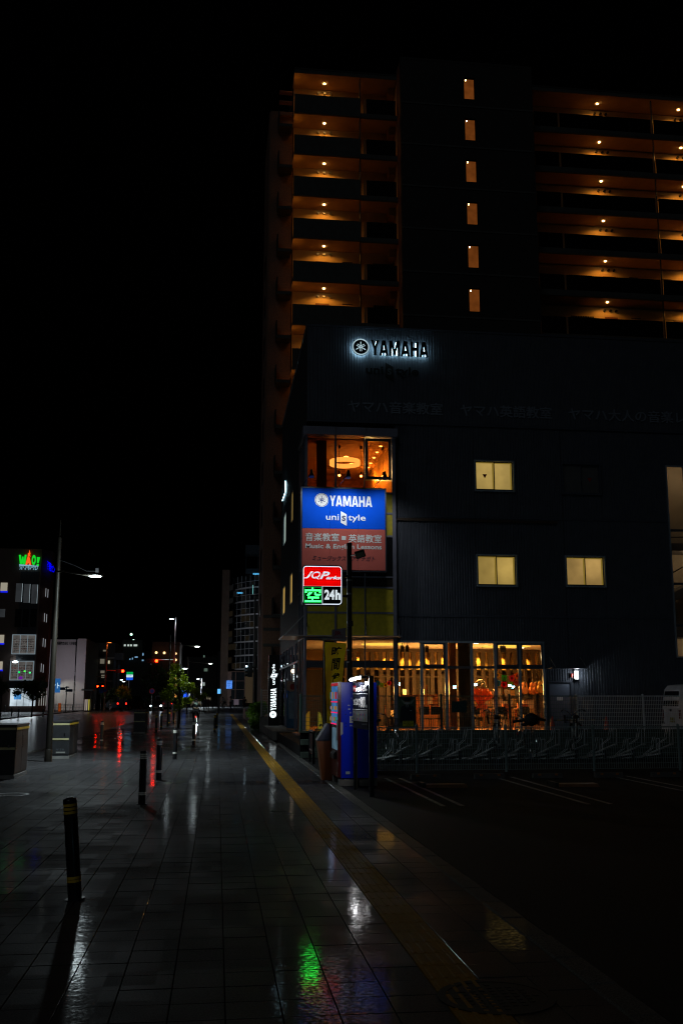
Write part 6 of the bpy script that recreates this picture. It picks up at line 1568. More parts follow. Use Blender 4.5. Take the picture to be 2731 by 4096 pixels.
bw = thing('planter_wall', 'low brick planter wall beyond the bush along the footway', 'wall', (2.2, 66, 0))
b = MB(); b.box(2.15, 2.5, 60, 84, -.01, .75); part('wall', b, mat('brick_dull', (.16, .09, .07), .8, var=.3, vscale=8), bw)
b = MB(); b.box(2.12, 2.53, 60, 84, .752, .80); part('coping', b, M_CONC, bw)
# bare sapling by the far cabinet
sap = thing('bare_sapling', 'thin leafless sapling behind the farthest cabinet', 'tree', (-3.5, 52, 0)); b = MB(); rng = random.Random(2)
b.tube([(-3.5, 52, 0), (-3.5, 52, 1.6), (-3.45, 52, 3.2)], [.03, .02, .006], 6); part('trunk', b, M_BARK, sap); b = MB()
for k in range(14):
    z = .9 + k * .12; a = rng.uniform(0, 6.28); L = rng.uniform(.5, 1.0); b.tube([(-3.5, 52, z), (-3.5 + math.cos(a) * L * .5, 52 + math.sin(a) * .4, z + L * .6), (-3.5 + math.cos(a) * L * .7, 52 + math.sin(a) * .6, z + L * 1.2)], [.009, .006, .003], 4)
part('twigs', b, M_BARK, sap, None, 'stuff')

# ================================================================ SIGNALS AND ROAD SIGNS
E_RED = em('signal_red', (1.0, .009, .001), 60); M_SIGH = mat('signal_housing', (.02, .02, .02), .5); M_LENS = mat('signal_lens_off', (.02, .02, .018), .2)
E_ORL = em('sodium_lamp', (1.0, .22, .03), 4)
def signal(label, centre, lit, horiz=True, r=.15, pole=None, m_=M_POLEG, group='traffic signals'):
    t = thing('traffic_signal', label, 'traffic signal', (centre[0], centre[1], centre[2] - .3), group)
    b = MB(); x, y, z = centre
    n = 3
    sp_ = r * 2.5
    offs = [(-(n - 1 - k) * sp_, 0) for k in range(n)] if horiz else [(0, -(n - 1 - k) * 0) for k in range(1)]
    if horiz: b.box(x - (n - 1) * sp_ - r * 1.3, x + r * 1.3, y, y + .15, z - r * 1.3, z + r * 1.3)
    else: b.box(x - r * 1.3, x + r * 1.3, y, y + .15, z - r * 3.8, z + r * 1.3)
    ho = part('housing', b, M_SIGH, t)
    for k in range(n if horiz else 2):
        cx = x - k * sp_ if horiz else x; cz = z if horiz else z - k * r * 2.4
        on = k == 0
        b = MB(); disc(b, (cx, y - .002, cz), (1, 0, 0), (0, 0, 1), (0, -1, 0), r * .9, .02, 20); part('lens', b, lit if on else M_LENS, t)
        b = MB(); ring_poly(b, (cx, y - .001, cz), (1, 0, 0), (0, 0, 1), (0, -1, 0), r * .95, r * 1.05, .12, 18) ; part('visor', b, M_SIGH, ho)
    return t
RA = at(491, 2685, 128); sA = signal('overhead red signal nearer the orange lamp pole', RA, E_RED, True, .17)
RB = at(626, 2644, 98); sB = signal('overhead red signal on a long arm from the tall pale pole', RB, E_RED, True, .15)
pb = at(700, 2640, 98); b = MB(); b.tube([(RB[0], 98.1, RB[2] + .1), (pb[0], 98.1, RB[2] + .1)], .04, 6); part('arm', b, M_POLEG, sB)
for (px, py, lab) in ((391, 2746, 'pedestrian signal showing red below the orange lamp pole'), (411, 2745, 'second pedestrian red signal seen side-on at the lamp pole')):
    q = at(px, py, 118); signal(lab, q, E_RED, False, .10 if px < 400 else .07)
lampY = 127
hb = at(437, 2571, lampY); bsx = at(418, 2800, lampY)[0]
ol = street_lamp('orange sodium lamp pole carrying a signal arm', (bsx, lampY), hb[2] + .1, .12, hb, mat('rusty_orange_pole', (.30, .13, .06), .5, .3), 150, .7, E_ORL, arm=True, col=(1, .35, .08))
b = MB(); b.tube([(bsx, lampY, RA[2] + .05), (RA[0] - .8, lampY + 1, RA[2] + .05)], .05, 6); part('signal_arm', b, MATS['rusty_orange_pole'], ol)
b = MB(); q = at(386, 2707, lampY); b.tube([(bsx, lampY, q[2] - .3), (q[0] + 1.2, lampY, q[2]), (q[0], lampY, q[2])], .05, 6); q = at(388, 2731, lampY); b.tube([(bsx, lampY, q[2]), (q[0], lampY, q[2])], .05, 6); part('cross_arm', b, MATS['rusty_orange_pole'], ol)
lamp('POINT', 'signal_red_glow', (RB[0], 97.6, RB[2]), 40, (1, .01, .0), .2, parent=sB)
lamp('POINT', 'signal_red_glow', (RA[0], 127.4, RA[2]), 30, (1, .01, .0), .2, parent=sA)
for (px, py, m_, lab) in ((421, 2762, mat('sign_ring_red', (.3, .02, .03), .4), 'round no parking sign on the orange lamp pole'), (405, 2764, mat('sign_blue_round', (.02, .08, .3), .4), 'round blue sign beside the no parking sign'), (608, 2765, MATS['sign_ring_red'], 'round red and blue road sign on a post before the parked cars')):
    Y_ = 120 if px < 500 else 104; q = at(px, py, Y_ - .3); t = thing('road_sign', lab, 'road sign', (q[0], q[1], 0), 'round road signs')
    b = MB(); disc(b, q, (1, 0, 0), (0, 0, 1), (0, -1, 0), .28, .02, 24); part('plate', b, m_, t)
    b = MB(); disc(b, (q[0], q[1] - .021, q[2]), (1, 0, 0), (0, 0, 1), (0, -1, 0), .19, .006, 24); part('face', b, mat('sign_face_blue', (.02, .04, .2), .4), t)
    b = MB(); b.cyl((q[0], q[1] + .05), .035, 0, q[2] + .2, 8); part('post', b, M_POLEG, t)
# direction fingerpost on the far left corner
q0 = at(262, 2840, 118); fp = thing('fingerpost', 'black fingerpost with three boards before the pale windowless building', 'signpost', (q0[0], 118, 0))
b = MB(); b.cyl((q0[0], 118), .06, 0, at(262, 2746, 118)[2], 8); part('post', b, M_BLACK, fp)
for (a0, a1, p0, p1) in ((234, 262, 2750, 2761), (262, 291, 2757, 2768), (262, 276, 2747, 2752)):
    A = at(a0, p1, 117.9); B = at(a1, p0, 117.9); b = MB(); b.box(A[0], B[0], 117.85, 117.9, A[2], B[2]); part('board', b, M_BLACK, fp)
# portable sign banner / vertical signal housing near the office (seen edge-on)
q = at(997, 2680, 70); vs_ = thing('side_signal', 'dark signal head seen from the side with one white reflection, before the glass office', 'traffic signal', (q[0] + .5, 70, 0))
b = MB(); b.box(q[0] - .12, q[0] + .22, 70, 70.4, at(1, 2706, 70)[2], at(1, 2655, 70)[2]); ho = part('housing', b, M_SIGH, vs_)
for k in range(3):
    zz_ = at(1, 2666 + k * 15, 70)[2]; b = MB(); b.tube([(q[0] - .1, 70.2, zz_), (q[0] - .32, 70.2, zz_ - .02)], .12, 10); part('visor', b, M_SIGH, ho)
b = MB(); b.sphere((q[0] - .2, 69.9, at(1, 2662, 70)[2]), .07, 8, 6); part('lens', b, em('pale_reflection', (.6, .85, 1), 5), ho)  # glowing ball that paints in the white reflection on the signal head
b = MB(); b.cyl((q[0] + .45, 70.2), .09, 0, at(1, 2655, 70)[2] + .8, 10); b.box(q[0] + .1, q[0] + .45, 70.15, 70.25, at(1, 2670, 70)[2], at(1, 2668, 70)[2] + .06); part('pole', b, M_BLACK, vs_)

# ================================================================ BUILDINGS ON THE LEFT
YW = 120.0
M_WBR = mat('corner_building_brown', (.13, .085, .07), .8, var=.12, vscale=.8)
M_WDK = mat('corner_building_band', (.03, .03, .035), .5)
wao = thing('corner_building', 'five storey brown corner building with a green and orange lit sign', 'building', (-23, YW, 0))
cx0, cx1, cx2 = -34, at(163, 2500, YW)[0] + .1, at(212, 2500, YW + 4)[0]
cx1 = -20.9; 
b = MB(); b.prism([(-34, YW), (-20.9, YW), (-19.95, YW + 1.8), (-19.95, YW + 3.5), (-34, YW + 3.5)], (0, 0, 2.9), (1, 0, 0), (0, 1, 0), (0, 0, 16.0))
b.prism([(-34, YW + .5), (-21.1, YW + .5), (-20.1, YW + 2.2), (-20.1, YW + 3.4), (-34, YW + 3.4)], (0, 0, 0), (1, 0, 0), (0, 1, 0), (0, 0, 2.9)) 
part('wall', b, M_WBR, wao)
def wp(x, y, yy=YW): q = (x / 2.613, 2100 + y / 2.613); return at(q[0], q[1], yy)
def wbox(name, x0, y0, x1, y1, m_, par=wao, yo=.12, th=.05, yy=YW):
    A, B = wp(x0, y1, yy), wp(x1, y0, yy); b = MB(); b.box(A[0], B[0], yy - yo - th, yy - yo, A[2], B[2]); return part(name, b, m_, par)
wbox('recess_panel', 150, 490, 410, 1650, M_WDK, wao, .02, .03)
E_WG = em('dim_grey_window', (.45, .5, .55), .05, .3, .6); E_WB = em('bright_white_window', (.75, .92, 1.0), .6, .1, 1)
E_BLUE = em('blue_window_band', (.01, .02, 1.0), .75); E_CREAMW = em('cream_window', (1, .9, .7), .30)
for k in range(3):
    wo = wbox('window', 160 + k * 82, 612 + k * 6, 236 + k * 82, 806 + k * 8, E_WG, wao, .06, .03)
    wbox('lit_edge', 228 + k * 80, 614 + k * 6, 237 + k * 80, 806 + k * 8, E_WB, wo, .12, .03)
for k in range(3): wbox('window', 152 + k * 80, 880, 226 + k * 80, 1065, mat('dark_pane_far', (.012, .013, .015), .2), wao, .06, .03)
E_POSTER = em('window_poster_glow', (.62, .58, .55), .13, .25, 2)
for (y0_, y1_, x0_) in ((1155, 1345, 128), (1430, 1618, 108)):
    wo = wbox('poster_window', x0_, y0_, x0_ + 245, y1_, E_POSTER, wao, .06, .03)
    fr = MB(); A, B = wp(x0_, y1_), wp(x0_ + 245, y0_)
    for (u0, u1, v0, v1) in ((A[0] - .08, B[0] + .08, B[2], B[2] + .08), (A[0] - .08, B[0] + .08, A[2] - .08, A[2]), (A[0] - .08, A[0], A[2], B[2]), (B[0], B[0] + .08, A[2], B[2])): fr.box(u0, u1, YW - .2, YW - .1, v0, v1)
    for q_ in (1, 2): fr.box(A[0] + (B[0] - A[0]) * q_ / 3 - .03, A[0] + (B[0] - A[0]) * q_ / 3 + .03, YW - .2, YW - .1, A[2], B[2])
    part('frame', fr, em('pale_lit_frame', (.5, .65, .75), .28), wo)
    rng = random.Random(x0_)
    for r_ in range(6):
        tx = ''.join(rng.choice('合格速報大学高校中学入試実績おめでとう') for _ in range(9))
        v = wp(x0_ + 14, y0_ + 52 + r_ * 24); u = wp(x0_ + 232, y0_ + 52 + r_ * 24)
        letters('lettering', tx, (v[0], YW - .095, v[2]), (u[0] - v[0], 0, 0), (0, 0, .19), (0, -1, 0), [M_BLACKM, MATS['dull_red'], M_BLACKM][r_ % 3], wo, .02, th=.01)
for (y_, lit) in ((605, 1), (880, 0), (1150, 1), (1428, 1)):
    x_ = {605: 5, 880: -20, 1150: -30, 1428: -45}[y_]
    wo = wbox('window', x_, y_, x_ + 76, y_ + 85, E_CREAMW if lit else E_WG, wao, .05, .03)
    if lit: wbox('blue_band', x_, y_ + 85, x_ + 76, y_ + 102, E_BLUE, wo, .05, .03)
# chamfered side windows
for (x_, y_) in ((478, 665), (464, 925), (450, 1185), (430, 1450)):
    for k in range(2):
        wo = wbox('side_window', x_ + k * 22, y_ + k * 10, x_ + 10 + k * 22, y_ + 88 + k * 8, em('pale_side_window', (.8, .85, .9), .30), wao, .25, .04, YW + 1.0)
        if y_ != 925: wbox('blue_band', x_ + k * 22 - 4, y_ + 88 + k * 8, x_ + 12 + k * 22, y_ + 102 + k * 8, E_BLUE, wo, .05, .04, YW + 2.2)
# roof sign
ws = thing('rooftop_word_sign', 'lit green letters with an orange flame-topped A on the corner building', 'lit sign', wp(300, 440, YW - .3))
E_GRN = em('sign_green', (.005, .5, .02), 1.3); E_ORG = em('sign_orange', (1.0, .10, .01), 1.1); E_PALE = em('sign_pale_blue', (.35, .75, .95), .55)
def wpoly(name, pts, m_, par, yy=YW - .25):
    P3 = [wp(x, y, yy) for x, y in pts]; b = MB(); n_ = len(P3); b.add(P3 + [(p[0], p[1] + .12, p[2]) for p in P3], [tuple(range(n_)), tuple(range(2 * n_ - 1, n_ - 1, -1))] + [(i, i + n_, (i + 1) % n_ + n_, (i + 1) % n_) for i in range(n_)]); return part(name, b, m_, par)
wpoly('letter', [(197, 313), (218, 312), (223, 375), (232, 330), (244, 330), (249, 375), (258, 312), (277, 311), (262, 410), (240, 412), (237, 385), (232, 410), (208, 408)], E_GRN, ws)
wpoly('letter', [(265, 414), (285, 340), (296, 330), (310, 340), (324, 418), (303, 418), (300, 398), (288, 398), (284, 416)], E_ORG, ws)
wpoly('flame', [(288, 335), (293, 290), (301, 298), (308, 262), (317, 300), (312, 308), (318, 335), (304, 325)], E_ORG, ws)
b = MB(); P_, Q_ = wp(330, 420, YW - .25), wp(378, 314, YW - .25)
oc = ((P_[0] + Q_[0]) / 2, YW - .25, (P_[2] + Q_[2]) / 2)
ring_poly(b, oc, ((Q_[0] - P_[0]) / 2, 0, 0), (0, 0, (Q_[2] - P_[2]) / 2), (0, -1, 0), .48, 1.0, .1, 24); part('letter', b, E_GRN, ws)
wpoly('letter', [(385, 335), (418, 338), (402, 398), (386, 395)], E_GRN, ws); wpoly('dot', [(384, 406), (406, 408), (404, 428), (382, 425)], E_GRN, ws)
b_, c_ = wp(203, 470, YW - .25), wp(398, 430, YW - .25)
letters('lettering', 'ワオ・コーポレーション', (b_[0], YW - .25, b_[2]), (c_[0] - b_[0], 0, 0), (0, 0, .72), (0, -1, 0), E_PALE, ws, .02, th=.05)
wpoly('underline', [(200, 410), (203, 425), (400, 434), (400, 428)], E_PALE, ws)
bs_ = thing('blue_side_sign', 'lit deep blue characters on the slanted side of the corner building', 'lit sign', wp(530, 500, YW + 1.5))
b_ = wp(488, 500, YW + 1.4); v2, f2 = text_mesh('能開セン', .03)
b = MB(); P3 = []
for x_, y_ in v2:
    px_ = 492 + x_ * 82; top = 368 + x_ * 55; bot = 468 + x_ * 45; P3.append(wp(px_, bot + (top - bot) * y_, YW + .25 + x_ * 1.1))
b.add(P3, f2); part('lettering', b, em('sign_deep_blue', (.0, .0, 1.0), 1.1), bs_)
# lit ground floor
wbox('ground_floor_glow', 95, 1712, 372, 1895, em('ground_floor_white', (.75, .9, 1.0), .55, .5, .8), wao, -.35, .03)
wo = wbox('shop_notice', 140, 1770, 220, 1826, em('notice_blue_glow', (.1, .4, .9), .6, .4, 2), wao, -.25, .03)
wbox('fascia', 60, 1640, 500, 1708, M_WDK, wao, .0, .2); wbox('lit_strip', 95, 1704, 260, 1714, E_WB, wao, .02, .05)
for x_ in (172, 240, 300, 345): wbox('door_mullion', x_, 1708, x_ + 8, 1898, M_WDK, wao, -.2, .05)
for k in range(4): wbox('side_glass', 405 + k * 24, 1740, 420 + k * 24, 1890, em('side_glass_glow', (.8, .8, .75), .32), wao, .1, .03, YW + 1.5)
lamp('AREA', 'ground_floor_light', (-22.5, YW - .6, 2.2), 120, (.8, .92, 1), 4, aim=(-22.5, YW - 8, 0), parent=wao, sy=1.5)
for k, (x_, y_, c_) in enumerate(((200, 1540, (.0, 1, .2)), (258, 1530, (.1, 1, .1)), (312, 1545, (.1, 1, .3)), (215, 1600, (.5, .05, 1)))):
    q = wp(x_, y_, YW - .5); b = MB(); b.sphere(q, .13 if k < 3 else .25, 8, 5, (1, .3, .8)); part('window_light', b, em('window_light_%s' % 'abcd'[k], c_, 1.0 if k < 3 else .25), wao)
q = wp(160, 1432, YW - .6); b = MB(); b.sphere(q, .2, 8, 5, (1.6, .5, .6)); part('facade_lamp', b, E_LEDF, wao)
q = wp(578, 1680, 112); b = MB(); b.box(q[0] - .5, q[0] + .5, 112, 112.2, q[2] - .75, q[2] + .75); bl = thing('blue_shop_sign', 'glowing pale blue square shop sign right of the big lamp post', 'lit sign', (q[0], 112, 0)); part('face', b, em('shop_sign_blue', (.05, .28, .8), .35), bl)
letters('lettering', 'ント', (q[0] - .35, 111.99, q[2] - .3), (.8, 0, 0), (0, 0, .6), (0, -1, 0), em('shop_sign_letters', (.6, .85, 1), .9), bl, .02, th=.02)
b = MB(); b.cyl((q[0] - .5, 112.1), .08, 0, q[2] - .9, 8); part('post', b, M_WDK, bl)

# pale windowless building
YB = 135.0
wb = thing('windowless_building', 'pale windowless building with faint dark lettering near its roof', 'building', (-19, YB, 0))
M_PALE = mat('pale_cladding', (.40, .37, .36), .7, var=.06, vscale=.5)
x0, x1 = wp(480, 1500, YB)[0], wp(893, 1500, YB)[0]; zt = wp(700, 1197, YB)[2]
b = MB(); b.box(x0, x1 - 1.1, YB + .04, YB + 14, 0, zt); part('body', b, M_PALE, wb)
n_ = 5
for i in range(n_):
    for j in range(3):
        a0, a1 = x0 + (x1 - 1.1 - x0) * i / n_, x0 + (x1 - 1.1 - x0) * (i + 1) / n_; b = MB(); b.box(a0 + .02, a1 - .02, YB, YB + .039, .6 + (zt - .6) * j / 3 + .02, .6 + (zt - .6) * (j + 1) / 3 - .02); part('cladding_panel', b, M_PALE, wb)
b = MB(); b.box(x1 - 1.1, x1, YB - .3, YB + 14, 0, zt + .1); part('corner_pier', b, M_PALE, wb)
b = MB(); b.tube([(x1 - 1.3, YB - .15, 0), (x1 - 1.3, YB - .15, zt)], .06, 6); part('downpipe', b, MATS['dark_pane_far'], wb)
q0 = wp(588, 1256, YB - .1); q1 = wp(803, 1230, YB - .1)
letters('lettering', '映画株式会社 大分支店', (q0[0], YB - .06, q0[2]), (q1[0] - q0[0], 0, 0), (0, 0, .42), (0, -1, 0), M_BLACKM, wb, .02, th=.03)
lamp('SPOT', 'facade_spill', (x1 - 4.6, YB - 3.4, 3.9), 330, (.95, 1, .85), .1, 60, (x1 - 1.6, YB, 1.6), .6, parent=wb)
lamp('AREA', 'facade_fill_lamp', (x0 + 3.0, YB - 6, 5.2), 100, (.9, .85, 1), .8, aim=(x0 + 4, YB, 3.2), parent=wb)
# shelter, ticket machines and railing in front
sh = thing('bicycle_shelter', 'small lit shelter with upright posts right of the pale building', 'shelter', (at(345, 2830, 126)[0], 126, 0))
A, B = at(330, 2757, 126), at(376, 2764, 126); b = MB(); b.box(A[0], B[0], 125, 127, B[2], A[2]); part('roof', b, mat('shelter_roof', (.3, .3, .3), .6), sh)
for px in (334, 362):
    A = at(px, 2835, 125.5); b = MB(); b.cyl((A[0], 125.5), .05, 0, at(1, 2762, 125.5)[2], 8); part('post', b, M_POLEG, sh)
for k, (px, c_) in enumerate(((340, (.6, .5, .45)), (347, (.7, .6, .5)), (355, (.8, .7, .1)))):
    A = at(px, 2836, 125); b = MB(); b.box(A[0] - .06, A[0] + .06, 124.9, 125, .1, 1.4); part('lit_panel', b, em('shelter_panel_%s' % 'abc'[k], c_, .45), sh)
for k, px in enumerate((326, 331)):
    A = gp(px, 2838); t = thing('orange_post', ['orange traffic post left of its twin by the shelter', 'orange traffic post right of its twin by the shelter'][k], 'post', (A[0], 124, 0), 'orange posts by the shelter'); b = MB(); b.cyl((A[0], 124), .09, 0, .95, 10); part('post', b, mat('post_orange', (.7, .16, .02), .5, em=(1, .2, .03), es=.15), t)
rl_ = thing('pavement_railing', 'low railing along the far pavement before the pale building', 'railing', (at(240, 2835, 122)[0], 122, 0))
for px in range(208, 330, 12):
    A = at(px, 2838, 122); b = MB(); b.cyl((A[0], 122), .03, 0, .85, 6); part('post', b, M_POLEG, rl_)
A, B = at(205, 2830, 122), at(330, 2830, 122)
for z in (.85, .5): b = MB(); b.tube([(A[0], 122, z), (B[0], 122, z)], .025, 6); part('rail', b, M_POLEG, rl_)

# buildings in the middle distance behind the signals
def block(name, label, px0, px1, ptop, Y_, col, depth=12, group=None):
    A, B = at(px0, 2830, Y_), at(px1, ptop, Y_); t = thing(name, label, 'building', ((A[0] + B[0]) / 2, Y_, 0), group)
    b = MB(); b.box(A[0], B[0], Y_, Y_ + depth, 0, B[2]); part('wall', b, mat(name + '_wall_%d' % int(px0), col, .8, var=.15, vscale=.5), t); return t
M_BUN = 0
bk = block('low_rise_flats', 'dim low flats with balconies behind the orange lamp pole', 377, 462, 2572, 150, (.10, .09, .085))
for (a0, p0, a1, p1, m_) in ((400, 2632, 418, 2655, em('balcony_glow', (.9, .8, .6), .13)), (432, 2643, 439, 2655, em('small_lit_window', (1, .9, .6), .5)), (402, 2680, 418, 2693, MATS['balcony_glow']), (405, 2700, 418, 2712, MATS['balcony_glow']), (412, 2600, 425, 2606, MATS['balcony_glow'])):
    A, B = at(a0, p1, 149.8), at(a1, p0, 149.8); b = MB(); b.box(A[0], B[0], 149.8, 149.9, A[2], B[2]); part('window', b, m_, bk)
for p0 in (2632, 2679, 2725, 2775):
    A, B = at(394, p0, 149), at(460, p0, 149); b = MB(); b.box(A[0], B[0], 148.8, 149.98, A[2] - .12, A[2] + .12); part('balcony_slab', b, M_PALE, bk)
for px in (453, 470):
    A = at(px, 2830, 147); b = MB(); b.cyl((A[0], 147), .22, 0, at(px, 2632 if px < 460 else 2640, 147)[2], 10); part('column', b, mat('bluish_column', (.18, .2, .25), .6), bk)
A, B = at(458, 2640, 146), at(494, 2612, 146); b = MB(); b.box(A[0], B[0], 146, 147.5, A[2], B[2]); part('roof_box', b, mat('grey_box', (.12, .12, .14), .6), bk)
b1 = block('far_office_block', 'dark block with small pale windows above the red signals', 478, 570, 2560, 230, (.02, .025, .02))
for px in (499, 513, 524, 538, 545): 
    A = at(px, 2582, 229.8); b = MB(); b.box(A[0] - .18, A[0] + .22, 229.7, 229.9, A[2] - .2, A[2] + .22); part('window', b, em('far_window_pale', (.85, 1, .9), .5), b1)
for k, (px, py) in enumerate(((525, 2538), (534, 2563))):
    A = at(px, py, 232); b = MB(); b.sphere(A, .28, 8, 5); solo('hill_lamp', b, em('far_green_lamp', (.55, 1, .75), 3), ['upper of two greenish lamps on the dark slope', 'lower of two greenish lamps on the dark slope'][k], 'lamp', 'greenish lamps on the dark slope', A)
b2 = block('dark_shop_block', 'dark block behind the convenience store sign', 470, 600, 2640, 170, (.03, .028, .028))
for (px, py, w_, h_) in ((545, 2629, 12, 5), (520, 2637, 4, 6), (530, 2635, 4, 8), (572, 2618, 5, 11), (571, 2642, 7, 6), (608, 2660, 10, 10)):
    A, B = at(px - w_ / 2, py + h_ / 2, 169.8), at(px + w_ / 2, py - h_ / 2, 169.8); b = MB(); b.box(A[0], B[0], 169.7, 169.9, A[2], B[2]); part('window', b, em('far_window_blue' if px < 600 else 'far_window_grey', (.3, .6, .9) if px < 600 else (.4, .35, .4), .5 if px < 600 else .12), b2)
b3 = block('reddish_block', 'dark reddish block with three ball lamps right of the upper red signal', 600, 720, 2568, 160, (.06, .025, .02))
for (px, py) in ((625, 2611), (657, 2612), (702, 2615), (702, 2640)):
    A = at(px, py, 159); b = MB(); b.sphere(A, .2, 8, 6); part('ball_lamp', b, em('ball_lamp_warm', (1, .62, .25), 2.2), b3)
for (px, py) in ((700, 2719), (700, 2745), (702, 2782)):
    A = at(px, py, 150); b = MB(); b.sphere(A, .22, 8, 6, (1, .5, 1.6)); part('shop_lamp', b, em('shop_lamp_orange', (1, .4, .1), 1.0), b3)
b4 = block('far_dark_block', 'tall dark block left of the glass office', 868, 892, 2605, 225, (.012, .013, .016))
b5 = block('street_end_block', 'dark block with a few dim lit windows beyond the leafy tree', 735, 868, 2630, 240, (.02, .019, .018))
for (px, py, w_, h_, c_) in ((816, 2626, 6, 9, 0), (823, 2680, 14, 12, 0), (815, 2737, 8, 14, 1), (796, 2718, 6, 6, 1), (834, 2795, 16, 14, 2)):
    A, B = at(px - w_ / 2, py + h_ / 2, 239.8), at(px + w_ / 2, py - h_ / 2, 239.8); b = MB(); b.box(A[0], B[0], 239.7, 239.9, A[2], B[2]); part('window', b, em('end_window_%s' % 'abc'[c_], ((.6, .9, .7), (.7, .85, .8), (.7, .6, .4))[c_], (.12, .35, .2)[c_]), b5)
# dark wooded hill closing the view
hl = MB(); n_ = 40; top = []
for k in range(n_ + 1):
    x_ = -260 + 420 * k / n_; top.append((x_, 14 + 10 * math.sin(k * .35) + 4 * math.sin(k * 1.3)))
vs = [(x_, 420, -1) for x_, z in top] + [(x_, 520, z) for x_, z in top] + [(x_, 700, -1) for x_, z in top]; m_n = n_ + 1
hl.add(vs, [(i, i + 1, i + 1 + m_n, i + m_n) for i in range(n_)] + [(i + m_n, i + 1 + m_n, i + 1 + 2 * m_n, i + 2 * m_n) for i in range(n_)], True); struct('hills', hl, mat('dark_hill', (.015, .02, .012), .9, var=.3, vscale=.1))
# convenience store pole sign
A, B = at(505, 2721, 140), at(532, 2688, 140)
cs = thing('store_pole_sign', 'lit green, white and blue store sign on a pole near the red signals', 'lit sign', ((A[0] + B[0]) / 2, 140, 0))
hh = (B[2] - A[2]) / 3
for k, (c_, s_) in enumerate((((.01, .10, .8), .9), ((.7, .95, 1), .9), ((.0, .42, .08), .8))):
    b = MB(); b.box(A[0], B[0], 139.9, 140.2, A[2] + hh * k + .01, A[2] + hh * (k + 1) - .01); po = part('face', b, em('store_face_%s' % 'abc'[k], c_, s_), cs)
letters('lettering', 'FamilyMart', (A[0] + .08, 139.89, A[2] + hh * 1.25), (B[0] - A[0] - .16, 0, 0), (0, 0, hh * .5), (0, -1, 0), em('store_letters_blue', (.01, .15, .8), .6), cs, .02, th=.01)
b = MB(); b.cyl(((A[0] + B[0]) / 2 - .05, 140.1), .08, 0, A[2], 8); part('pole', b, M_POLEG, cs)
for k, (px, py) in enumerate(((487, 2720), (496, 2727), (610, 2746), (596, 2753), (641, 2750))):
    q = at(px, py, 150 if px < 500 else 180); street_lamp(['small white lamp, upper of the pair below the store sign', 'small white lamp, lower of the pair below the store sign', 'tiny far white lamp above the parked cars', 'tiny far lamp left of the one above the parked cars', 'tiny far white lamp left of the leafy tree'][k], (q[0] + .7, q[1]), q[2] + .2, .06, q, M_POLEG, 0, .7 if k < 2 else .6, E_LEDF, 'far street lamps')
for k, (px, py) in enumerate(((792, 2717),)):
    q = at(px, py, 170); street_lamp('tiny far lamp right of the leafy tree', (q[0] + .6, q[1]), q[2] + .2, .06, q, M_POLEG, 9000, .6, E_LEDF, 'far street lamps')
# blue lit shop front beyond the tree
sf = thing('blue_lit_shop', 'glowing blue shop sign with round blue lamps behind the leafy tree', 'lit sign', (at(743, 2790, 165)[0], 165, 0))
A, B = at(733, 2791, 165), at(753, 2772, 165); b = MB(); b.box(A[0], B[0], 165, 165.2, A[2], B[2]); part('board', b, em('blue_board', (.02, .12, 1.0), 1.0), sf)
for (px, py, r) in ((707, 2770, .22), (725, 2770, .2), (735, 2768, .35)):
    q = at(px, py, 164.8); b = MB(); b.sphere(q, r, 8, 6); part('blue_lamp', b, em('blue_lamp', (.05, .25, 1), 1.6), sf)
A, B = at(755, 2800, 165), at(760, 2775, 165); b = MB(); b.box(A[0], B[0], 164.9, 165, A[2], B[2]); part('white_strip', b, em('white_strip', (.7, .85, 1), .8), sf)
b = MB(); A, B = at(725, 2835, 166), at(775, 2768, 166); b.box(A[0], B[0], 166, 168, 0, B[2]); part('wall', b, MATS['dark_pane_far'], sf)

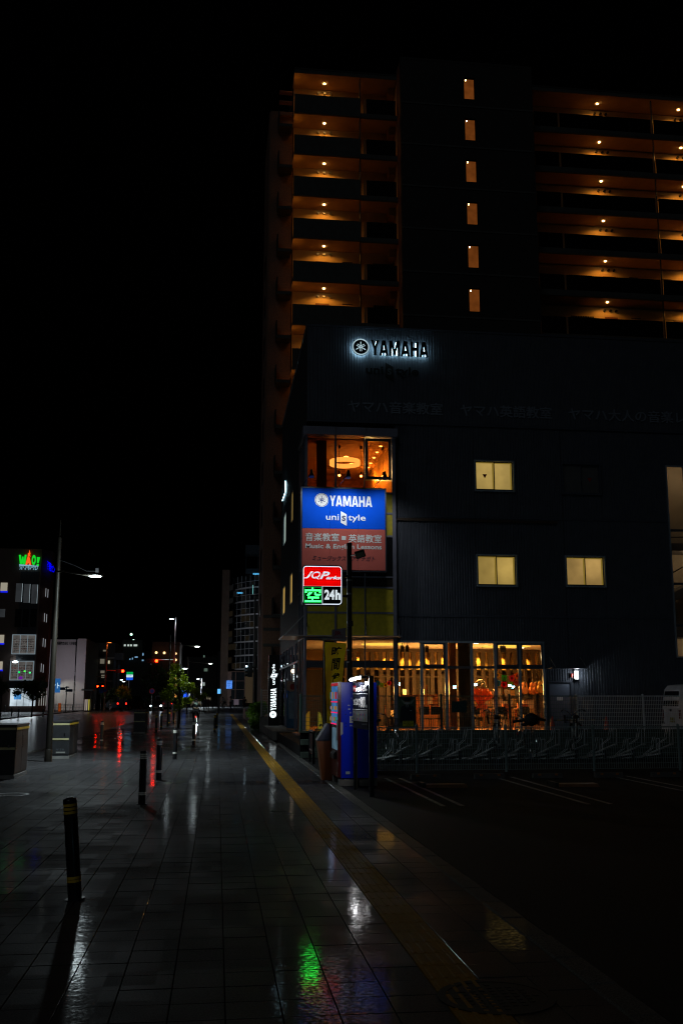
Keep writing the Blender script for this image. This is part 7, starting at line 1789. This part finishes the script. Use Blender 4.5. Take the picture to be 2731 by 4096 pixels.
# ================================================================ VEHICLES FAR DOWN THE ROAD
def car(label, x, y, rz, col, h=1.5, w=1.6, L=3.9, heads=True, tails=False, van_=False):
    t = thing('parked_car' if not heads else 'car', label, 'car', (0, 0, 0), 'cars far down the road')
    pm = mat('car_paint_%d' % int(abs(x) * 10), col, .25, .3, coat=.6)
    b = MB(); hw = w / 2
    prof = [(-L / 2, .3), (-L / 2, .75), (-L / 2 + .1, .9), (-L * .28, 1.0), (-L * .12, h), (L * .32, h), (L * .47, .95), (L / 2, .85), (L / 2, .3)] if not van_ else [(-L / 2, .3), (-L / 2, .9), (-L * .42, 1.05), (-L * .33, h), (L * .49, h), (L / 2, .9), (L / 2, .3)]
    b.prism(prof, (-hw, 0, 0), (0, 1, 0), (0, 0, 1), (w, 0, 0)); part('body', b, pm, t)
    b = MB(); y0 = -L * .28 if not van_ else -L * .42; y1 = -L * .12 if not van_ else -L * .33; z0 = 1.02 if not van_ else 1.08
    b.add([(-hw * .85, y0 - .01, z0), (hw * .85, y0 - .01, z0), (hw * .78, y1 - .03, h - .06), (-hw * .78, y1 - .03, h - .06)], [(0, 1, 2, 3)]); part('windscreen', b, MATS['van_glass'], t)
    for s_ in (-1, 1):
        b = MB(); b.add([(s_ * (hw + .004), y1 + .1, 1.0), (s_ * (hw + .004), L * .38, 1.0), (s_ * (hw + .004), L * .30, h - .1), (s_ * (hw + .004), y1 + .18, h - .1)], [(0, 1, 2, 3)]); part('side_window', b, MATS['van_glass'], t)
        for yy in (-L * .32, L * .32):
            b = MB(); b.tube([(s_ * (hw - .2), yy, .31), (s_ * (hw + .01), yy, .31)], .31, 16); wo = part('wheel', b, M_TYRE, t)
            b = MB(); b.tube([(s_ * (hw + .011), yy, .31), (s_ * (hw + .02), yy, .31)], .18, 12); part('rim', b, M_STEEL, wo)
        b = MB(); b.sphere((s_ * hw * .78, -L / 2 - .02, .68), .10, 8, 6, (1.4, .4, 1)); part('headlight', b, em('headlight', (.75, .9, 1), 14) if heads else MATS['plate_pale'], t)
        b = MB(); b.box(s_ * hw * .8 - .1, s_ * hw * .8 + .1, L / 2, L / 2 + .03, .75, .95); part('tail_light', b, em('tail_light_on', (1, .02, .01), 4) if tails else M_RED, t)
    b = MB(); b.box(-.25, .25, -L / 2 - .03, -L / 2 - .002, .42, .56); part('number_plate', b, MATS['plate_pale'], t)
    t.location = (x, y, 0 if rz else -.1); t.rotation_euler = (0, 0, rz)
    return t
x, y, _ = gp(627, 2836, -.1); car('oncoming dark car with bright white headlights waiting at the crossing', at(627, 2820, 132)[0], 132, 0, (.03, .03, .035))
car('pale van standing behind the oncoming car', at(652, 2820, 140)[0], 141, math.radians(200), (.25, .26, .28), 1.85, 1.6, 3.6, False, True, True)
car('dark car with red tail lights beside the store sign pole', at(522, 2820, 135)[0], 135, math.radians(150), (.015, .015, .02), 1.8, 1.6, 3.8, False, True, True)
car('small car in shadow under the store sign, seen from its front', at(560, 2822, 150)[0], 150, math.radians(0.5), (.04, .05, .05), 1.5, 1.6, 3.6, False, False)
car('low grey car half hidden left of the store sign pole', at(475, 2822, 138)[0], 139, math.radians(90), (.05, .08, .1), 1.45, 1.5, 3.5, False, False)

# ================================================================ PEOPLE
def skin_obj(name, pts, edges, rad, m_, parent, label=None):
    me = bpy.data.meshes.new(name); me.from_pydata(pts, edges, []); me.update()
    o = link(name, me, m_, parent, label)
    md = o.modifiers.new('skin', 'SKIN'); md.use_smooth_shade = True
    sv = me.skin_vertices[0].data if me.skin_vertices else None
    if sv is None:
        bpy.context.view_layer.objects.active = o
        bm = __import__('bmesh').new(); bm.from_mesh(me); lay = bm.verts.layers.skin.verify()
        for i, v in enumerate(bm.verts): v[lay].radius = (rad[i], rad[i]); v[lay].use_root = (i == 0)
        bm.to_mesh(me); bm.free()
    else:
        for i, r_ in enumerate(rad): sv[i].radius = (r_, r_); sv[i].use_root = (i == 0)
    s2 = o.modifiers.new('sub', 'SUBSURF'); s2.levels = 1; s2.render_levels = 1
    return o
M_SKIN = mat('skin_tone', (.35, .20, .14), .6, var=.05); M_HAIR = mat('black_hair', (.008, .007, .007), .5, var=.1)
def figure(label, loc, rz, pose, cloth, legs, scale=1.0, hair=M_HAIR, group='people on the footway'):
    """pose: dict of joints (x right, y forward, z up)"""
    t = thing('person', label, 'person', (0, 0, 0), group)
    J = {k: tuple(c * scale for c in v) for k, v in pose.items()}
    order = ['pelvis', 'waist', 'chest', 'neck', 'head', 'crown', 'shL', 'elL', 'wrL', 'haL', 'shR', 'elR', 'wrR', 'haR', 'hipL', 'knL', 'anL', 'toL', 'hipR', 'knR', 'anR', 'toR']
    idx = {k: i for i, k in enumerate(order)}; R = dict(pelvis=.13, waist=.12, chest=.14, neck=.05, head=.085, crown=.06, shL=.06, shR=.06, elL=.04, elR=.04, wrL=.028, wrR=.028, haL=.035, haR=.035, hipL=.085, hipR=.085, knL=.058, knR=.058, anL=.038, anR=.038, toL=.03, toR=.03)
    ed = [('pelvis', 'waist'), ('waist', 'chest'), ('chest', 'neck'), ('neck', 'head'), ('head', 'crown'), ('chest', 'shL'), ('shL', 'elL'), ('elL', 'wrL'), ('wrL', 'haL'), ('chest', 'shR'), ('shR', 'elR'), ('elR', 'wrR'), ('wrR', 'haR'), ('pelvis', 'hipL'), ('hipL', 'knL'), ('knL', 'anL'), ('anL', 'toL'), ('pelvis', 'hipR'), ('hipR', 'knR'), ('knR', 'anR'), ('anR', 'toR')]
    skin_obj('body', [J[k] for k in order], [(idx[a], idx[b]) for a, b in ed], [R[k] * scale * .93 for k in order], M_SKIN, t)
    def sub(name, ks, es, m_, f):
        ii = {k: i for i, k in enumerate(ks)}; return skin_obj(name, [J[k] for k in ks], [(ii[a], ii[b]) for a, b in es], [R[k] * scale * f for k in ks], m_, t)
    sub('jacket', ['waist', 'chest', 'shL', 'elL', 'wrL', 'shR', 'elR', 'wrR', 'pelvis'], [('waist', 'chest'), ('chest', 'shL'), ('shL', 'elL'), ('elL', 'wrL'), ('chest', 'shR'), ('shR', 'elR'), ('elR', 'wrR'), ('waist', 'pelvis')], cloth, 1.22)
    sub('trousers', ['pelvis', 'hipL', 'knL', 'anL', 'hipR', 'knR', 'anR'], [('pelvis', 'hipL'), ('hipL', 'knL'), ('knL', 'anL'), ('pelvis', 'hipR'), ('hipR', 'knR'), ('knR', 'anR')], legs, 1.25)
    for s_ in 'LR':
        a, to = Vector(J['an' + s_]), Vector(J['to' + s_]); b = MB(); b.tube([a + Vector((0, -.04, -.03)) * scale, a + (to - a) * .6, to + (to - a) * .2], [.05 * scale, .052 * scale, .035 * scale], 8); part('shoe', b, M_BLACKM, t)
        w_, h_ = Vector(J['wr' + s_]), Vector(J['ha' + s_]); d = (h_ - w_).normalized() if (h_ - w_).length > 1e-4 else Vector((0, 0, -1))
        b = MB(); sd = d.orthogonal().normalized()
        for k in range(4): st = h_ + sd * (.022 * (k - 1.5)) * scale; b.tube([st, st + d * .045 * scale, st + d * .07 * scale + Vector((0, .015, -.01)) * scale], [.009 * scale, .008 * scale, .006 * scale], 5)
        b.tube([h_ - d * .02 * scale + sd * .03 * scale, h_ + sd * .055 * scale + d * .02 * scale], [.01 * scale, .008 * scale], 5); part('fingers', b, M_SKIN, t)
    hd_ = Vector(J['head']); b = MB(); b.sphere(hd_ + Vector((0, -.012, .035)) * scale, .108 * scale, 12, 8, (.92, 1.02, 1)); part('hair', b, hair, t)
    b = MB(); b.tube([hd_ + Vector((0, .085, .0)) * scale, hd_ + Vector((0, .125, -.015)) * scale], [.012 * scale, .014 * scale], 6)
    for s_ in (-1, 1): b.sphere(hd_ + Vector((s_ * .095, 0, 0)) * scale, .025 * scale, 6, 5, (.5, 1, 1.3))
    part('face_features', b, M_SKIN, t)
    b = MB()
    for s_ in (-1, 1): b.sphere(hd_ + Vector((s_ * .035, .098, .02)) * scale, .011 * scale, 6, 5)
    part('eyes', b, M_BLACKM, t)
    t.location = loc; t.rotation_euler = (0, 0, rz); return t
stand = dict(pelvis=(0, 0, .93), waist=(0, .01, 1.08), chest=(0, .01, 1.30), neck=(0, .01, 1.47), head=(0, .03, 1.58), crown=(0, .02, 1.66), shL=(-.18, 0, 1.38), elL=(-.23, -.02, 1.12), wrL=(-.22, .08, .90), haL=(-.22, .10, .83), shR=(.18, 0, 1.38), elR=(.23, -.02, 1.12), wrR=(.22, .08, .90), haR=(.22, .10, .83), hipL=(-.09, 0, .88), knL=(-.10, .08, .48), anL=(-.10, -.02, .08), toL=(-.10, .12, .03), hipR=(.09, 0, .88), knR=(.10, .02, .47), anR=(.10, -.16, .10), toR=(.10, -.04, .03))
ride = dict(pelvis=(0, -.19, .93), waist=(0, -.14, 1.06), chest=(0, -.02, 1.27), neck=(0, .05, 1.41), head=(0, .09, 1.50), crown=(0, .09, 1.56), shL=(-.19, 0, 1.34), elL=(-.30, .12, 1.13), wrL=(-.28, .24, 1.06), haL=(-.28, .27, 1.04), shR=(.19, 0, 1.34), elR=(.31, .12, 1.13), wrR=(.28, .24, 1.06), haR=(.28, .27, 1.04), hipL=(-.09, -.17, .90), knL=(-.14, .16, .62), anL=(-.12, .04, .24), toL=(-.12, .17, .20), hipR=(.09, -.17, .90), knR=(.14, .12, .50), anR=(.12, -.02, .12), toR=(.12, .12, .09))
CXX, CYY = at(783, 2850, 62)[0], 62.0
M_BEIGE = mat('beige_jacket', (.42, .30, .19), .7, var=.1); M_DKTR = mat('dark_trousers', (.015, .014, .014), .8)
cyc = figure('cyclist seen from behind in a beige jacket with a dark rucksack, riding away', (CXX, CYY, 0), 0, ride, M_BEIGE, M_DKTR, 1.0)
bike('bicycle ridden away by the person in the beige jacket', (CXX, CYY, 0), 0, M_BBLK, 0, True, False, 'bicycles on the footway')
rs = thing('rucksack', 'dark rucksack with a pale pattern on the cyclist\'s back', 'rucksack', (CXX, CYY - .18, 1.2))
b = MB(); b.sphere((CXX, CYY - .22, 1.20), .18, 14, 9, (.85, .6, 1.25)); part('bag', b, mat('rucksack_black', (.015, .018, .02), .7), rs)
b = MB(); b.prism([(-.09, .12), (.08, .10), (.1, .0), (.02, -.05), (.0, .02), (-.1, .02)], (CXX, CYY - .325, 1.23), (1, 0, 0), (0, 0, 1), (0, -.012, 0)); part('pale_patch', b, mat('patch_pale', (.45, .6, .5), .5), rs)
b = MB()
for s_ in (-1, 1): b.tube([(CXX + s_ * .10, CYY - .16, 1.38), (CXX + s_ * .13, CYY - .02, 1.43), (CXX + s_ * .12, CYY + .08, 1.2)], .02, 5)
part('strap', b, mat('strap_grey', (.2, .25, .22), .6), rs)
b = MB(); b.sphere((CXX + .02, CYY - .92, .50), .03, 8, 6); solo('bicycle_tail_light', b, em('tail_lamp_red', (1, .02, .01), 5), 'small red tail light glowing under the cyclist', 'tail light', None, (CXX, CYY - .92, .5))
lamp('SPOT', 'bicycle_front_light', (CXX, CYY + .8, .8), 10, (.9, 1, .95), .03, 50, (CXX + .2, CYY + 6, 0), .5, parent=cyc)
figure('person in dark clothes walking on the footway beyond the cyclist', (at(818, 2820, 118)[0], 118, 0), math.radians(180), stand, mat('dark_top', (.03, .025, .03), .7), M_DKTR, 1.0)
figure('person in a white top standing beside bicycles before the office lobby', (at(922, 2820, 140)[0], 140, 0), math.radians(90), stand, mat('white_top', (.5, .48, .45), .7), M_DKTR, 1.05)
sit = dict(ride)
figure('person in a pale shirt on a bicycle before the office lobby', (at(893, 2820, 146)[0], 146, 0), math.radians(60), ride, mat('pale_shirt', (.35, .32, .32), .7), M_DKTR, 1.05)
bike('bicycle under the person in the pale shirt', (at(893, 2820, 146)[0], 146, 0), math.radians(60), M_BSILV, 0, True, False, 'bicycles on the footway')
figure('second dim person walking behind the first beyond the cyclist', (at(832, 2820, 128)[0], 128, 0), math.radians(180), stand, mat('maroon_top', (.08, .02, .03), .7), M_DKTR, .98)
figure('person in shadow standing right of the white notice board', (at(978, 2820, 120)[0], 120, 0), math.radians(180), stand, M_DKTR, M_DKTR, 1.0)
A, B = at(935, 2820, 125), at(955, 2798, 125); nt_ = thing('notice_board', 'pale notice board on legs before the glass office', 'notice board', ((A[0] + B[0]) / 2, 125, 0)); b = MB(); b.box(A[0], B[0], 125, 125.05, A[2], B[2]); part('board', b, mat('notice_pale', (.35, .3, .36), .6, em=(.5, .4, .5), es=.12), nt_)
b = MB(); b.cyl((A[0] + .1, 125.03), .03, 0, A[2], 6); b.cyl((B[0] - .1, 125.03), .03, 0, A[2], 6); part('legs', b, M_POLEG, nt_)
q = at(876, 2766, 110); bsn = thing('blue_totem', 'small glowing blue sign box on a dark post left of the office', 'lit sign', (q[0], 110, 0)); b = MB(); b.box(q[0] - .17, q[0] + .17, 110, 110.2, q[2] - .25, q[2] + .25); part('face', b, em('blue_box', (.12, .45, .9), 1.2), bsn); b = MB(); b.box(q[0] - .13, q[0] + .13, 110.02, 110.18, 0, q[2] - .26); part('post', b, M_BLACK, bsn)

# ================================================================ INSIDE THE SHOP
M_TBL = mat('table_wood_orange', (.50, .20, .06), .45, var=.2, vscale=6); M_PAPER = mat('paper_cream', (.8, .66, .42), .6, var=.15, vscale=12); M_ORBOX = mat('orange_box', (.75, .18, .02), .5, var=.1)
si = lambda x, y: (1500 + x / 2.09, 2500 + y / 2.09)
tables = [(7.6, 8.6, 'long wooden table with chairs left of the orange column'), (9.55, 10.35, 'wooden display table under the orange gauze dress'), (10.5, 11.3, 'wooden display table holding books and a white card'), (11.45, 12.15, 'wooden display table in front of the hanging guitars')]
for (x0, x1, lab) in tables:
    t = thing('display_table', lab, 'table', ((x0 + x1) / 2, 38.2, .42), 'display tables in the shop window')
    b = MB(); b.box(x0, x1, 37.9, 38.5, 1.19, 1.23); part('tabletop', b, M_TBL, t)
    for lx in (x0 + .04, x1 - .08):
        for ly in (37.94, 38.42): b = MB(); b.box(lx, lx + .04, ly, ly + .04, .42, 1.19); part('leg', b, M_TBL, t)
bxs = [(7.3, 7.5, 'x'), (9.58, 9.8, 'orange box at the left end of the window display'), (10.0, 10.32, 'orange box right of the dress'), (10.95, 11.25, 'orange box beside the white card'), (11.55, 11.95, 'orange box under the guitars'), (8.1, 8.4, 'orange box on the long table')]
for (x0, x1, lab) in bxs[1:]:
    b = MB(); b.box(x0, x1, 38.05, 38.25, 1.232, 1.40); solo('orange_box', b, M_ORBOX, lab, 'box', 'orange boxes on the window tables', (x0, 38.1, 1.232))
cards = [(7.75, 'cream card left on the long table'), (8.25, 'cream card right on the long table'), (10.66, 'white card standing on the display table behind the bicycle')]
for x, lab in cards: 
    w_ = .26 if x > 10 else .14; b = MB(); b.cbox((x, 38.0, 1.235 + w_ * .38), w_, .02, w_ * .75); solo('display_card', b, M_PAPER, lab, 'card', 'cards on the window tables', (x, 38.0, 1.235))
rng = random.Random(11)
bc = thing('music_bookcase', 'tall bookcase of sheet music with cream covers behind the window tables', 'bookcase', (10.9, 40.2, .42))
b = MB()
for z in (.45, .85, 1.25, 1.65, 2.02): b.box(9.6, 12.2, 40.2, 40.5, z, z + .03)
for x in (9.6, 10.4, 11.3, 12.17): b.box(x, x + .03, 40.2, 40.5, .42, 2.05)
part('carcass', b, M_WOOD_D, bc)
bcol = [(.85, .7, .45), (.8, .5, .15), (.7, .6, .5), (.25, .3, .3), (.6, .2, .1), (.85, .8, .65)]
for r in range(4):
    x = 9.66
    while x < 12.1:
        w_ = rng.uniform(.10, .2); h_ = rng.uniform(.22, .34); k = rng.randrange(6)
        if rng.random() < .8: b = MB(); b.cbox((x + w_ / 2, 40.18, .48 + r * .4 + h_ / 2), w_ * .9, .03, h_, Matrix.Rotation(-.12, 3, 'X')); part('sheet_music', b, mat('cover_%s' % 'abcdef'[k], bcol[k], .6, var=.3, vscale=18), bc)
        x += w_
for x0_, lab in ((7.0, 'wood panelled counter with notices left of the orange column'),):
    t = thing('shop_counter', lab, 'counter', (7.6, 39.6, .42)); b = MB(); b.box(7.2, 8.7, 39.5, 40.0, .42, 1.75); part('body', b, M_TBL, t)
    for x in (7.98, 8.3): b = MB(); b.box(x, x + .18, 39.48, 39.497, 1.35, 1.70); part('notice', b, M_PAPER, t)
for k in range(8):
    x = 7.2 + k * .25; b = MB(); b.cbox((x, 41.3, 1.0 + (k % 3) * .42), .16, .02, .26); solo('wall_notice', b, MATS['cover_%s' % 'abcdef'[k % 6]], ['cream', 'amber', 'beige', 'grey', 'rust', 'pale'][k % 6] + ' notice on the slatted screen, number %s from the left' % ['one', 'two', 'three', 'four', 'five', 'six', 'seven', 'eight'][k], 'notice', 'notices on the slatted screen', (x, 41.3, 1))
# chairs
def chair(x, y, lab, rz=0):
    t = thing('chair', lab, 'chair', (x, y, .42), 'chairs at the window tables')
    b = MB(); b.box(x - .2, x + .2, y - .2, y + .2, .83, .87); part('seat', b, M_BLACKM, t); b = MB(); b.box(x - .2, x + .2, y + .18, y + .21, 1.0, 1.3); part('backrest', b, M_BLACKM, t)
    for sx_ in (-.18, .18):
        for sy_ in (-.18, .18): b = MB(); b.cyl((x + sx_, y + sy_), .014, .42, .83, 6); part('leg', b, M_CHROME, t)
for k, x in enumerate((7.8, 8.25, 9.75, 10.75, 11.7)): chair(x, 37.62, ['black chair at the left end of the long table', 'black chair at the right end of the long table', 'black chair under the orange dress', 'black chair before the white card', 'black chair before the guitars'][k])
# dress of orange gauze with a blossom headpiece on a stand
dr = thing('gauze_dress', 'orange gauze dress topped by a dome of cream blossoms, lit in the window', 'dress', (9.98, 37.75, 1.23))
M_GAUZE = mat('orange_gauze', (.85, .20, .03), .6, var=.3, vscale=10, em=(1, .2, .02), es=.05); thin(M_GAUZE, (1, .25, .04), .5); M_BLOS = mat('cream_blossom', (.9, .72, .40), .6, var=.2, vscale=20)
b = MB(); vs = []; N1, N2 = 10, 36
cx, cy_ = 9.98, 37.75
for i in range(N1 + 1):
    f = i / N1; r0 = [.10, .30, .40, .44, .42, .36, .22, .15, .12, .15, .18][i]; z = 2.0 - f * .78
    for j in range(N2): a = 2 * PI * j / N2; r_ = r0 * (1 + .14 * math.sin(a * 7 + i) + .05 * math.sin(a * 13)); vs.append((cx + r_ * math.cos(a), cy_ + r_ * .6 * math.sin(a), z + .03 * math.sin(a * 5)))
b.add(vs, [(i * N2 + j, i * N2 + (j + 1) % N2, (i + 1) * N2 + (j + 1) % N2, (i + 1) * N2 + j) for i in range(N1) for j in range(N2)]); part('skirt', b, M_GAUZE, dr)
b = MB(); rng = random.Random(8)
for k in range(150):
    th, ph = math.acos(rng.uniform(-.1, 1)), rng.uniform(0, 2 * PI); b.sphere((cx + .0 + .21 * math.sin(th) * math.cos(ph), cy_ + .16 * math.sin(th) * math.sin(ph), 2.0 + .30 * math.cos(th)), .033, 6, 4)
part('blossoms', b, M_BLOS, dr, None, 'stuff')
b = MB(); b.cyl((cx, cy_), .03, 1.23, 2.0, 8); part('stand', b, M_BLACK, dr)
# bunting
M_B = [mat('bunting_' + n, c_, .6, var=.05) for n, c_ in (('yellow', (.75, .55, .06)), ('green', (.10, .40, .12)), ('pink', (.65, .12, .20)), ('orange', (.65, .22, .03)), ('blue', (.03, .22, .45)), ('red', (.6, .04, .08)), ('lime', (.25, .42, .08)), ('brown', (.35, .15, .08)))]
for m_b in M_B: thin(m_b, tuple(min(1, c * 1.4) for c in m_b.node_tree.nodes['Vector Math'].inputs[0].default_value[:3]), .6)
M_FRUIT = [mat('fruit_' + n, c_, .5, var=0) for n, c_ in (('red', (.4, .01, .02)), ('yellow', (.75, .6, .08)), ('dark', (.35, .02, .02)), ('cream', (.6, .5, .3)))]
def bunting(label, pts, y, items, s=.20):
    t = thing('bunting', label, 'bunting', pts[0], 'fruit flag garlands inside the window')
    b = MB(); b.tube(pts, .006, 5); part('string', b, M_WHITE, t)
    for (x, z, ci, fi, rot) in items:
        R_ = Matrix.Rotation(rot, 3, 'Y'); b = MB(); P = [R_ @ Vector(v) for v in ((-s / 2, 0, 0), (s / 2, 0, 0), (s / 2, 0, -s * .85), (0, 0, -s * 1.15), (-s / 2, 0, -s * .85))]
        P = [p + Vector((x, y - .01, z)) for p in P]; b.add(P + [p + Vector((0, -.004, 0)) for p in P], [(4, 3, 2, 1, 0), (5, 6, 7, 8, 9), (0, 1, 6, 5), (1, 2, 7, 6), (2, 3, 8, 7), (3, 4, 9, 8), (4, 0, 5, 9)]); fo = part('flag', b, M_B[ci], t)
        b = MB()
        if fi == 1: c3_ = [(s * .32 * math.cos(a), -s * .45 + s * .32 * math.sin(a)) for a in [PI * (1.1 + .8 * k / 8) for k in range(9)]] + [(s * .2 * math.cos(a), -s * .35 + s * .18 * math.sin(a)) for a in [PI * (1.9 - .8 * k / 8) for k in range(9)]]
        else: c3_ = [(s * .27 * math.cos(2 * PI * k / 14), -s * .52 + s * .27 * math.sin(2 * PI * k / 14)) for k in range(14)]
        P = [R_ @ Vector((a, 0, c)) + Vector((x, y - .0155, z)) for a, c in c3_]; b.add(P + [p + Vector((0, -.001, 0)) for p in P], [tuple(range(len(P))), tuple(range(2 * len(P) - 1, len(P) - 1, -1))]); part('fruit', b, M_FRUIT[fi], fo)
w2 = lambda x, y: at(1850 + x / 4.48, 2540 + y / 4.48, FY + .25)
def wi(x, y, c, f, r): p = w2(x, y); return (p[0], p[2], c, f, r)
bunting('upper garland of fruit flags with a green banana flag in the middle', [w2(605, 660), w2(700, 715), w2(830, 735), w2(930, 700), w2(1000, 650)], FY + .25, [wi(630, 680, 0, 0, .4), wi(742, 722, 1, 1, .06), wi(868, 728, 2, 0, -.2), wi(955, 690, 3, 2, -.45)])
bunting('lower garland of fruit flags, blue and red at its left', [w2(600, 800), w2(690, 845), w2(850, 850), w2(1000, 790)], FY + .25, [wi(640, 818, 4, 3, .25), wi(738, 842, 5, 2, .04), wi(850, 845, 6, 3, -.12), wi(945, 810, 7, 2, -.3)])
w3 = lambda x, y: at(1100 + x / 2.851, 2150 + y / 2.851, BY + .3)
def wj(x, y, c, f, r): p = w3(x, y); return (p[0], p[2], c, f, r)
bunting('short fruit flag garland in the corner bay above the price board', [w3(1150, 1620), w3(1190, 1655), w3(1250, 1668), w3(1310, 1625)], BY + .3, [wj(1175, 1640, 4, 3, .3), wj(1215, 1660, 6, 1, .1), wj(1256, 1662, 0, 2, -.1), wj(1290, 1640, 2, 2, -.5)], .15)
# guitars on the right hand wall
def guitar(lab, x, y, z, col, rz):
    t = thing('acoustic_guitar', lab, 'guitar', (0, 0, 0), 'guitars hanging at the right end of the shop')
    prof = []
    for k in range(28):
        a = 2 * PI * k / 28; zz_ = math.cos(a); r_ = .19 if zz_ < 0 else .145; w_ = r_ * abs(math.sin(a)) ** .8 * (1 - .18 * math.exp(-((zz_ - .15) / .25) ** 2)); prof.append((math.copysign(w_, math.sin(a)), zz_ * .24))
    b = MB(); b.prism(prof, (0, 0, 0), (1, 0, 0), (0, 0, 1), (0, .09, 0)); bo = part('body', b, mat('guitar_%s' % lab.split()[0], col, .3, var=.1, coat=.5), t)
    b = MB(); disc(b, (0, -.001, .06), (1, 0, 0), (0, 0, 1), (0, -1, 0), .045, .002, 16); part('sound_hole', b, M_BLACK, bo)
    b = MB(); b.box(-.025, .025, -.012, .02, .2, .62); part('neck', b, M_WOOD_D, t); b = MB(); b.box(-.035, .035, -.008, .015, .62, .78); part('headstock', b, M_WOOD_D, t)
    t.location = (x, y, z); t.rotation_euler = (0, 0, rz); return t
for k, (px, py, c_) in enumerate(((1123, 950, (.35, .12, .04)), (1265, 960, (.55, .15, .04)), (1340, 950, (.5, .16, .05)), (1395, 930, (.85, .45, .10)))):
    q = at(1850 + px / 4.48, 2540 + py / 4.48, 39.0); guitar(['brown guitar hanging alone left of the others', 'reddish guitar, left of the three hanging together', 'amber guitar in the middle of the three hanging together', 'golden guitar nearest the window edge'][k], q[0], 39.0 - .12 * (k == 3), q[2], c_, .5)
ms = thing('upright_music_stand', 'black music stand silhouetted in the last shop window', 'music stand', (11.55, 38.8, .42)); q = at(1850 + 1195 / 4.48, 2540 + 1230 / 4.48, 38.8)
b = MB(); b.cbox((q[0], 38.8, q[2] + .05), .27, .02, .34, Matrix.Rotation(.2, 3, 'X')); part('desk', b, M_BLACK, ms); b = MB(); b.cyl((q[0], 38.85), .012, .42, q[2], 6); part('stem', b, M_BLACK, ms)
cb = thing('cream_cabinet', 'pale cream cabinet glowing at the right end of the shop', 'cabinet', (12.0, 38.4, .42)); b = MB(); b.box(11.82, 12.25, 38.3, 38.8, .42, 1.55); part('body', b, M_PAPER, cb); b = MB(); b.box(11.8, 12.27, 38.28, 38.82, 1.552, 1.58); part('top', b, M_WOOD_D, cb)
# things behind the left bay: orange and yellow panels
for k, (x0, x1, y0_, y1_, c_, lab) in enumerate(((355, 405, 1985, 2205, (.75, .38, .02), 'orange rounded display panel in the left bay'), (500, 545, 1990, 2205, (.65, .55, .03), 'yellow rounded display panel in the left bay'))):
    A, B = w3(x0, y1_), w3(x1, y0_); b = MB()
    n_ = 8; w_ = B[0] - A[0]; hgt = B[2] - A[2]
    pr = [(0, 0), (w_, 0)] + ([(w_, hgt)] + [(w_ * (1 - k2 / n_), hgt * (.55 + .45 * math.sqrt(max(0, 1 - (k2 / n_) ** 2)))) for k2 in range(1, n_ + 1)] if k == 0 else [(w_ * (1 - k2 / n_), hgt * (.55 + .45 * math.sqrt(max(0, 1 - (1 - k2 / n_) ** 2)))) for k2 in range(0, n_)] + [(0, hgt)])
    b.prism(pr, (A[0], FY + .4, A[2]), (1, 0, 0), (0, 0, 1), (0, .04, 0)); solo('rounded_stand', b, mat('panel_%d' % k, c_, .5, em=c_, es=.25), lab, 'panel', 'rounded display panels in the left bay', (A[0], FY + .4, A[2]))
